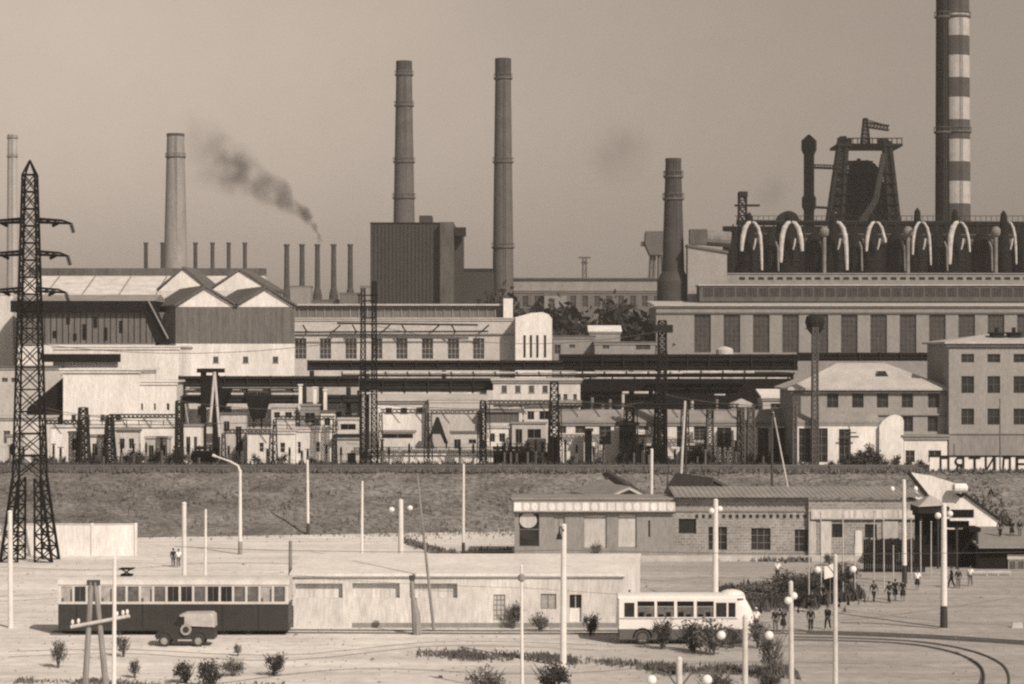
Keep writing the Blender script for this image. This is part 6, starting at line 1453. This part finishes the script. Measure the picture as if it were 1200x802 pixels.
# rounded nose lofted forward from the side walls
secs = []
for t in [0, .15, .3, .45, .6, .72, .83, .92, .98, 1.0]:
    u = xe + (x1 - xe) * t; top = zrf + .12 * math.sin(math.pi * min(1, t * 1.4)) - (t ** 3) * 1.15; bot = .42 + .18 * t; half = 1.25 * (1 - .42 * t ** 3)
    ring = []
    for k in range(20):
        a = 2 * math.pi * k / 20; ca, sa = math.cos(a), math.sin(a); e_ = .45
        ring.append((u, Y + 1.25 + half * math.copysign(abs(ca) ** e_, ca), (top + bot) / 2 + (top - bot) / 2 * math.copysign(abs(sa) ** e_, sa)))
    secs.append(ring)
n = 20; vs = [p_ for r_ in secs for p_ in r_]; fs = [(j * n + i, j * n + (i + 1) % n, (j + 1) * n + (i + 1) % n, (j + 1) * n + i) for j in range(len(secs) - 1) for i in range(n)] + [tuple(range(n)), tuple(range((len(secs) - 1) * n, len(secs) * n))]
b.add(vs, fs); b.build('body', M['cream'], q)
b = MB(); n = 12; pr = [(Y + 2.5 * (1 - math.cos(math.pi * k / n)) / 2, zrf + .004 + .26 * math.sin(math.pi * k / n)) for k in range(n + 1)]
b.prism([(x0 + .05, p_[0], p_[1]) for p_ in pr], (xe - x0 + .5, 0, 0)); b.sphere((xe - .25, Y + 1.25, zrf + .1), .9, 16, .45); recalc(b.build('roof', M['cream'], q))
b = MB(); b.box(x0 + .15, xe + .7, Y - .015, yb + .015, .38, zs); b.build('skirt', M['greypaint_shaded'], q)
for i, o in enumerate(ow):
    g_ = MB().box(o[0] + .003, o[1] - .003, Y + .06, Y + .09, o[2] + .003, o[3] - .003).build('window', M['busglass'] if 0 < i < 5 else M['glass'], q)
    if 0 < i < 5:
        MB().box(o[0] + .01, o[1] - .01, Y + .03, Y + .058, o[3] - .34, o[3] - .01).build('blind', M['soot'], g_); MB().box(o[0] + .01, o[1] - .01, Y + .025, Y + .056, o[3] - .41, o[3] - .345).build('frame', M['rim'], g_)
        b = MB(); 
        for k in range(2): b.box(o[0] + .1 + .55 * k, o[0] + .45 + .5 * k, Y + .03, Y + .058, o[2] + .01, o[2] + .2 + .14 * ((i + k) % 2))
        b.build('seat_back', M['soot'], g_)
    g_ = MB().box(o[0] + .003, o[1] - .003, yb - .09, yb - .06, o[2] + .003, o[3] - .003).build('window', M['glass2'], q)
b = MB(); b.box(x1 - .62, x1 - .40, Y + .25, yb - .25, 1.55, 2.5)
b.build('windscreen', M['glass'], q)
for a in (xx(753), xx(851)):
    wheel(q, a, Y + .12, .5, .28); wheel(q, a, yb - .12, .5, .28)
    b = MB(); b.path([(a + .62 * math.cos(math.pi * k / 10), Y - .02, .5 + .62 * math.sin(math.pi * k / 10)) for k in range(11)], .06, 6); b.build('wheel_arch', M['soot'], q)
for yy in (Y + .5, yb - .5): 
    MB().sphere((x1 - .06, yy, .95), .13, 10).build('headlight', M['globe'], q)
b = MB(); b.box(xx(839.5), xx(851), Y - .02, Y - .002, .55, zw0); b.build('door', M['cream'], q)
MB().box(x0 + .02, xe, Y - .03, Y - .001, zw0 - .09, zw0 - .03).build('trim_strip', M['rim'], q)

# ================================================================== CANVAS-TOPPED CAR
Y = 149.5; q = thing('off_road_car', 'dark off-road car with a pale canvas top and side spare wheel before the tram', 'car', (X(217, Y), Y + .8, 0))
L_ = lambda px: X(px, Y); W_ = Y + 1.65
b = MB(); shell(b, [(L_(184.5), .62), (L_(192), .5), (L_(251), .5), (L_(251.5), Z(736.5, Y)), (L_(212), Z(736, Y)), (L_(209), Z(733.5, Y)), (L_(187.5), Z(731.5, Y)), (L_(184.5), 1.0)], Y, W_, .05); recalc(b.build('body', M['darkpaint'], q))
b = MB(); shell(b, [(L_(206.5), Z(734, Y)), (L_(251), Z(736, Y) + .01), (L_(250.5), Z(722, Y)), (L_(247), Z(719, Y)), (L_(216), Z(719.5, Y)), (L_(210), Z(721.5, Y))], Y + .04, W_ - .04, .07); recalc(b.build('canvas_top', M['canvas'], q))
b = MB(); b.box(L_(207.5), L_(216), Y + .02, Y + .045, Z(734, Y), Z(723, Y)); b.build('side_window', M['glass'], q)
b = MB(); b.prism([(L_(206.2), Y + .1, Z(733.5, Y)), (L_(209.4), Y + .1, Z(722, Y)), (L_(208.6), Y + .1, Z(722, Y)), (L_(205.4), Y + .1, Z(733.5, Y))], (0, 1.45, 0)); recalc(b.build('windscreen', M['glass'], q))
b = MB(); b.path([(L_(183), Y + .04, .62), (L_(186), Y + .04, .98), (L_(191), Y + .04, 1.1), (L_(198), Y + .04, 1.02), (L_(203), Y + .04, .55), (L_(208), Y + .04, .45)], .13, 6); b.build('front_mudguard', M['darkpaint'], q)
b = MB(); b.path([(L_(225), Y + .04, .55), (L_(228), Y + .04, .98), (L_(234), Y + .04, 1.08), (L_(240), Y + .04, .95), (L_(243), Y + .04, .55)], .12, 6); b.build('rear_mudguard', M['darkpaint'], q)
MB().box(L_(208.5), L_(225), Y - .1, Y + .08, .42, .5).build('running_board', M['canvas'], q)
for a in (192.5, 232.5): wheel(q, L_(a), Y + .05, .4, .2); wheel(q, L_(a), W_ - .05, .4, .2)
sp2 = MB(); cx_, cz_ = L_(218), Z(738, Y)
n = 24; vs = []; pr = [(.22, -.07), (.36, -.09), (.39, -.03), (.39, .05), (.22, .07)]
for rr_, yy in pr:
    for i in range(n): a = 2 * math.pi * i / n; vs.append((cx_ + rr_ * math.cos(a), Y - .1 + yy, cz_ + rr_ * math.sin(a)))
sp2.add(vs, [(j * n + i, j * n + (i + 1) % n, (j + 1) * n + (i + 1) % n, (j + 1) * n + i) for j in range(len(pr) - 1) for i in range(n)]); sw = recalc(sp2.build('spare_wheel', M['rim'], q))
MB().tube((cx_, Y - .1, cz_), (cx_, Y - .04, cz_), .23, n=20).build('rim', M['darkpaint'], sw)
for yy in (Y + .25, W_ - .25): MB().tube((L_(184.6), yy, .88), (L_(183.6), yy, .88), .1, n=12).build('headlight', M['globe'], q)
MB().box(L_(182.8), L_(184.2), Y + .05, W_ - .05, .48, .6).build('bumper', M['steel'], q)

# ================================================================== PEOPLE
def skin(name, verts, edges, radii, m, parent=None, root=0, sub=1):
    me = bpy.data.meshes.new(name); me.from_pydata(verts, edges, []); o = bpy.data.objects.new(name, me); col.objects.link(o)
    md = o.modifiers.new('skin', 'SKIN'); md.use_smooth_shade = True
    lay = me.skin_vertices[0].data
    for i, r_ in enumerate(radii): lay[i].radius = (r_, r_) if not isinstance(r_, tuple) else r_; lay[i].use_root = (i == root)
    if sub: s_ = o.modifiers.new('sub', 'SUBSURF'); s_.levels = sub; s_.render_levels = sub
    dg = bpy.context.evaluated_depsgraph_get(); nm_ = bpy.data.meshes.new_from_object(o.evaluated_get(dg)); bpy.data.objects.remove(o)
    nm_.name = name; ob = bpy.data.objects.new(name, nm_); col.objects.link(ob); nm_.materials.clear(); nm_.materials.append(m)
    for p_ in nm_.polygons: p_.use_smooth = True
    if parent: ob.parent = parent
    return ob
def person(pose, top, bottom, skirt=False, bare_arm=True, cap=False, seed=0, h=1.0):
    """faces +Y; stride and arm swing from the pose"""
    st, sw_ = {'walk': (.26, .28), 'stand': (.05, .05), 'amble': (.15, .16)}[pose]
    q = thing('person', '', 'person', (0, 0, 0), None)
    V, E, Rr = [], [], []
    def v(p, r_, parent=None):
        V.append(p); Rr.append(r_); 
        if parent is not None: E.append((parent, len(V) - 1))
        return len(V) - 1
    pel = v((0, 0, .95), (.15, .11)); waist = v((0, .0, 1.12), (.13, .095), pel); chest = v((0, .01, 1.34), (.165, .11), waist); nb = v((0, .01, 1.47), (.08, .07), chest)
    neck = v((0, .02, 1.52), .052, nb); hd = v((0, .035, 1.6), (.07, .08), neck); hd2 = v((0, .03, 1.68), (.078, .092), hd); v((0, .02, 1.755), (.05, .06), hd2)
    nose = v((0, .125, 1.635), .014, hd)
    for s_ in (-1, 1): v((s_ * .088, .02, 1.645), .016, hd2)
    legs = {}
    for s_ in (-1, 1):
        d = s_ * st
        hip = v((s_ * .095, 0, .88), .095, pel); kn = v((s_ * .1, d * .5 + .05, .49), .058, hip); an = v((s_ * .105, d * 1.0 - .02, .09), .038, kn); he = v((s_ * .11, d + .04, .045), .038, an); v((s_ * .12, d + .15, .03), (.04, .025), he)
        sh = v((s_ * .2, .01, 1.42), .058, chest); el = v((s_ * .25, -d * .4 * 1.2 - .03, 1.14), .042, sh); wr = v((s_ * .25, -d * .9 + .06, .91), .028, el); pm = v((s_ * .245, -d * .95 + .075, .85), (.02, .036), wr)
        for k, (dy, ln) in enumerate(((.03, .06), (.01, .075), (-.01, .07), (-.028, .055))):
            f1 = v((s_ * .24, -d * .95 + .08 + dy, .85 - ln * .6), .0095, pm); v((s_ * .225, -d * .95 + .085 + dy, .85 - ln), .008, f1)
        t1 = v((s_ * .225, -d * .95 + .12, .85), .011, wr); v((s_ * .215, -d * .95 + .13, .81), .009, t1)
    skin('body', V, E, Rr, M['skin'], q)
    # shirt
    V2, E2, R2 = [], [], []
    def w(p, r_, parent=None):
        V2.append(p); R2.append(r_)
        if parent is not None: E2.append((parent, len(V2) - 1))
        return len(V2) - 1
    a = w((0, 0, .93), (.165, .125)); b_ = w((0, 0, 1.12), (.148, .112), a); c = w((0, .01, 1.33), (.18, .125), b_); w((0, .01, 1.455), (.085, .08), c)
    for s_ in (-1, 1):
        d = s_ * st; sh = w((s_ * .195, .01, 1.415), .07, c); el = w((s_ * .25, -d * .48 - .03, 1.16), .055, sh)
        if not bare_arm: w((s_ * .25, -d * .85 + .05, .94), .042, el)
    skin('shirt', V2, E2, R2, M[top], q)
    if skirt:
        b = MB(); n = 20; rings = [(.155, .12, 1.0), (.19, .15, .85), (.23, .2, .62), (.25, .23, .5)]
        vs = [(rx * math.cos(2 * math.pi * i / n), ry * math.sin(2 * math.pi * i / n), z + (.01 * math.sin(5 * 2 * math.pi * i / n) if k == 3 else 0)) for k, (rx, ry, z) in enumerate(rings) for i in range(n)]
        b.add(vs, [(j * n + i, (j + 1) * n + i, (j + 1) * n + (i + 1) % n, j * n + (i + 1) % n) for j in range(3) for i in range(n)] + [tuple(range(n))])
        recalc(b.build('skirt', M[bottom], q, smooth=True))
    else:
        V2, E2, R2 = [], [], []; a = w((0, 0, .97), (.158, .122)); 
        for s_ in (-1, 1):
            d = s_ * st; hp = w((s_ * .098, 0, .86), .115, a); k = w((s_ * .102, d * .5 + .05, .49), .082, hp); w((s_ * .107, d * 1.0 - .02, .085), .068, k)
        skin('trousers', V2, E2, R2, M[bottom], q)
    b = MB(); b.lathe(0, .005, [(.088, 1.625), (.098, 1.68), (.09, 1.74), (.05, 1.785), (.01, 1.795)], 14)
    b.v = [Vector((p.x, p.y * 1.1 - (.02 if p.z < 1.7 else 0), p.z + (.05 if p.y > .05 and p.z < 1.7 else 0))) for p in b.v]
    recalc(b.build('hair', M['cloth_white' if cap else 'hair'], q, smooth=True))
    return q
PR = {'man_dark': person('walk', 'cloth_dark', 'cloth_dark', bare_arm=False), 'man_stand': person('stand', 'cloth_dark', 'cloth_mid', bare_arm=False), 'white_skirt': person('amble', 'cloth_white', 'cloth_dark', skirt=True),
      'white_trousers': person('walk', 'cloth_white', 'cloth_mid'), 'dress_dark': person('amble', 'cloth_dark', 'cloth_dark', skirt=True), 'white_cap': person('stand', 'cloth_white', 'cloth_dark', cap=True)}
usedp = set()
def who(kind, px, pyf, rz, lb, Y=None, z=0, s_=1.0, group=None):
    Y = Y or GY(pyf); first = kind not in usedp; usedp.add(kind)
    o = PR[kind] if first else copy_tree(PR[kind])
    o.location = (X(px, Y), Y, z); o.rotation_euler.z = R(rz); o.scale = (s_,) * 3; o['label'] = lb
    if group: o['group'] = group
    return o
who('man_dark', 1024, 706, 200, 'person in dark clothes walking alone left of the group before the dark fence')
who('man_dark', 1042, 707, 30, 'leftmost person of the dark-clothed group walking before the fence')
who('dress_dark', 1049, 704, 10, 'person in a dark skirt in the middle of the group before the fence')
who('dress_dark', 1058, 705, -10, 'rightmost person in a dark skirt of the group before the fence')
who('white_skirt', 1075, 692, 180, 'person in a white blouse and dark skirt right of the twin-globe lamp post')
who('man_dark', 1115, 689, 90, 'taller dark-clothed person just right of the lone white lamp post', s_=1.05)
who('man_stand', 1123, 690, 180, 'second dark-clothed person right of the lone white lamp post')
who('white_trousers', 1137, 687, 160, 'person in a white shirt before the low white rail')
who('man_dark', 950, 740, 175, 'dark-clothed person standing at the track end left of the tall lamp post')
who('man_dark', 970, 738, 150, 'dark-clothed person walking right by the tall lamp post')
who('man_stand', 909, 741, 160, 'dark-clothed person with raised elbow left one of the pair at the thick-topped post')
who('dress_dark', 918, 741, 200, 'person in a dark skirt right one of the pair at the thick-topped post')
who('white_cap', 886, 741, 180, 'person in white with a white cap before the bus front')
who('dress_dark', 952, 718, 20, 'person in a dark skirt by the first banner pole')
who('man_dark', 965, 710, 120, 'dark-clothed person under the white placard')
who('dress_dark', 986, 700, 60, 'person in a dark skirt beside the second banner pole')
who('man_stand', 997, 693, 0, 'dark-clothed person below the right lamp globe')
who('white_cap', 911, 673, 180, 'person in white standing behind the dark thicket', Y=194)
who('man_stand', 203, 664, 10, 'left dark-trousered person of the pair on the pale ground above the tram', Y=206)
who('white_trousers', 209, 665, 190, 'right person of the pair on the pale ground above the tram', Y=205.5)
who('man_dark', 1172, 640, 180, 'dark-clothed person at the left on the low slab roof by the steps', Y=208.5, z=Z(630, 209))
who('dress_dark', 1186, 640, 150, 'person in a dark skirt in the middle of the three on the steps', Y=208.5, z=Z(630, 209))
who('man_stand', 1195, 640, 180, 'dark-clothed person rightmost of the three on the steps', Y=208.5, z=Z(630, 209))
for o in bpy.data.objects:
    if o.parent is None and o.get('category') in ('pole', 'lamp post', 'flag pole'): o.rotation_euler.x += rng.uniform(-.008, .008); o.rotation_euler.y += rng.uniform(-.008, .008)
# small litter bin / stone at right edge
q = thing('stone_block', 'small dark stone block with a white stone beside the track at the right edge', 'stone', (X(1193, 160), 160, 0))
b = MB(); b.add([(-.45, -.2, 0), (.4, -.22, 0), (.42, .2, 0), (-.4, .22, 0), (-.36, -.14, .38), (.33, -.16, .42), (.34, .15, .4), (-.33, .16, .36)], [(0, 3, 2, 1), (4, 5, 6, 7), (0, 1, 5, 4), (1, 2, 6, 5), (2, 3, 7, 6), (3, 0, 4, 7)])
b.v = [p + Vector((X(1192, 160), 160, 0)) for p in b.v]; b.build('stone', M['concgrey'], q)

# ================================================================== OVERHEAD WIRES
def wire(name, pts, sag, label, cat='wire', r_=.02, group=None):
    b = MB()
    for a, c in zip(pts[:-1], pts[1:]):
        a = Vector(a); c = Vector(c); P_ = [a.lerp(c, t / 10) - Vector((0, 0, sag * 4 * (t / 10) * (1 - t / 10))) for t in range(11)]; b.path(P_, r_, 4)
    o = b.build(name, M['steel'], at=pts[0]); return tag(o, label, cat, group)
wire('contact_wire', [(X(216, 163), 158.4, 6.1), (X(660, 150), 156.8, 6.0), (X(1250, 158), 155, 6.1)], .25, 'thin tram contact wire strung over the yard track', r_=.018)

# ================================================================== SMOKE AND HAZE
def vol_mat(name, dens, colr, noise=None, absorb=None):
    m = bpy.data.materials.new(name); m.use_nodes = True; N = m.node_tree.nodes; L = m.node_tree.links
    N.remove(N['Principled BSDF']); out = N['Material Output']
    pv = N.new('ShaderNodeVolumePrincipled'); pv.inputs['Color'].default_value = (*colr, 1); pv.inputs['Density'].default_value = dens; pv.inputs['Anisotropy'].default_value = .0
    L.new(pv.outputs[0], out.inputs['Volume'])
    if absorb is not None: pv.inputs['Absorption Color'].default_value = (*absorb, 1)
    return m, pv
def smoke():
    Y = 760; k = Y / F; o0 = PT(372, 288, Y); m, pv = vol_mat('smoke_volume', .1, (.13, .12, .11)); N = m.node_tree.nodes; L = m.node_tree.links
    def mth(op, a, b=None, c=None):
        n = N.new('ShaderNodeMath'); n.operation = op
        for i, v in enumerate((a, b, c)):
            if v is None: continue
            if isinstance(v, (int, float)): n.inputs[i].default_value = v
            else: L.new(v, n.inputs[i])
        return n.outputs[0]
    tc = N.new('ShaderNodeTexCoord'); sp_ = N.new('ShaderNodeSeparateXYZ')
    nz = N.new('ShaderNodeTexNoise'); nz.inputs['Scale'].default_value = .16; nz.inputs['Detail'].default_value = 4; L.new(tc.outputs['Object'], nz.inputs['Vector'])
    # displace the lookup so the outline billows
    nv = N.new('ShaderNodeTexNoise'); nv.inputs['Scale'].default_value = .10; nv.inputs['Detail'].default_value = 3; L.new(tc.outputs['Object'], nv.inputs['Vector'])
    sb = N.new('ShaderNodeVectorMath'); sb.operation = 'SUBTRACT'; sb.inputs[1].default_value = (.5, .5, .5); L.new(nv.outputs['Color'], sb.inputs[0])
    scl = N.new('ShaderNodeVectorMath'); scl.operation = 'SCALE'; scl.inputs['Scale'].default_value = 9.0; L.new(sb.outputs[0], scl.inputs[0])
    ad = N.new('ShaderNodeVectorMath'); L.new(tc.outputs['Object'], ad.inputs[0]); L.new(scl.outputs[0], ad.inputs[1]); L.new(ad.outputs[0], sp_.inputs[0])
    sraw = N.new('ShaderNodeSeparateXYZ'); L.new(tc.outputs['Object'], sraw.inputs[0])
    ax = mth('MAXIMUM', mth('MULTIPLY', sp_.outputs['X'], -1 / k), 0.0)         # photo pixels downwind
    zc = mth('MULTIPLY', mth('ADD', mth('ADD', mth('MULTIPLY', mth('SQRT', ax), 7.0), mth('MULTIPLY', ax, .15)), 8.0), k)
    rr = mth('MULTIPLY', mth('ADD', mth('MULTIPLY', ax, .30), 8.0), k)
    dx = mth('MAXIMUM', sp_.outputs['X'], 0.0)
    # a near-vertical stem joins the stack mouth to the plume
    dz = mth('SUBTRACT', sp_.outputs['Z'], zc)
    d2 = mth('ADD', mth('ADD', mth('MULTIPLY', dz, dz), mth('MULTIPLY', sp_.outputs['Y'], sp_.outputs['Y'])), mth('MULTIPLY', mth('MULTIPLY', dx, dx), 2.0))
    fall = mth('MAXIMUM', mth('SUBTRACT', 1.0, mth('DIVIDE', d2, mth('MULTIPLY', rr, rr))), 0.0)
    end = N.new('ShaderNodeMapRange'); end.inputs['From Min'].default_value = 90; end.inputs['From Max'].default_value = 160; end.inputs['To Min'].default_value = 1; end.inputs['To Max'].default_value = 0; L.new(ax, end.inputs['Value'])
    nn = N.new('ShaderNodeMapRange'); nn.inputs['From Min'].default_value = .36; nn.inputs['From Max'].default_value = .66; L.new(nz.outputs['Fac'], nn.inputs['Value'])
    dn = mth('DIVIDE', 1.0, mth('ADD', mth('MULTIPLY', ax, .085), 1.0))
    L.new(mth('MULTIPLY', mth('MULTIPLY', mth('MULTIPLY', fall, nn.outputs[0]), end.outputs[0]), dn), pv.inputs['Density'])
    b = MB().box(-170 * k, 12 * k, -56 * k, 56 * k, .4, 170 * k); b.v = [p + o0 for p in b.v]
    o = b.build('smoke_plume', m, at=o0); return tag(o, 'dark plume blowing up and left from the middle stack of the five', 'smoke', kind='stuff')
smoke()
def puff(px, py, Y, rpx, dens, name, label):
    m, pv = vol_mat(name + '_volume', dens, (.13, .12, .11)); N = m.node_tree.nodes; L = m.node_tree.links; c = PT(px, py, Y); r_ = rpx * Y / F
    tc = N.new('ShaderNodeTexCoord'); ln = N.new('ShaderNodeVectorMath'); ln.operation = 'LENGTH'; L.new(tc.outputs['Object'], ln.inputs[0])
    nz = N.new('ShaderNodeTexNoise'); nz.inputs['Scale'].default_value = .14; nz.inputs['Detail'].default_value = 4; L.new(tc.outputs['Object'], nz.inputs['Vector'])
    f = N.new('ShaderNodeMapRange'); f.inputs['From Min'].default_value = 0; f.inputs['From Max'].default_value = r_; f.inputs['To Min'].default_value = 1; f.inputs['To Max'].default_value = 0; f.interpolation_type = 'SMOOTHSTEP'; L.new(ln.outputs['Value'], f.inputs['Value'])
    g = N.new('ShaderNodeMapRange'); g.inputs['From Min'].default_value = .35; g.inputs['From Max'].default_value = .65; g.inputs['To Max'].default_value = dens; L.new(nz.outputs['Fac'], g.inputs['Value'])
    mu = N.new('ShaderNodeMath'); mu.operation = 'MULTIPLY'; L.new(f.outputs[0], mu.inputs[0]); L.new(g.outputs[0], mu.inputs[1]); L.new(mu.outputs[0], pv.inputs['Density'])
    b = MB().sphere(c, r_, 20); o = b.build(name, m, at=c); recalc(o); tag(o, label, 'smoke', kind='stuff')
puff(725, 178, 620, 52, .035, 'smoke_smudge', 'faint smudge of smoke in the sky left of the dark broad-based chimney')
puff(905, 225, 600, 34, .04, 'furnace_smoke', 'faint smoke above the left end of the gas washers')

hb = bpy.data.meshes.new('haze'); hz_ = MB().box(-2620, 2620, -420, 3320, -1.4, 150)
hm_, pv = vol_mat('haze_air', 0.00014, (.92, .92, .92))
ho = hz_.build('haze', hm_); tag(ho, kind='stuff'); ho['label'] = 'thin pale industrial haze over the whole works'
# anything left unused must not stay at the origin
for p_ in (SA, SB, SC): pass
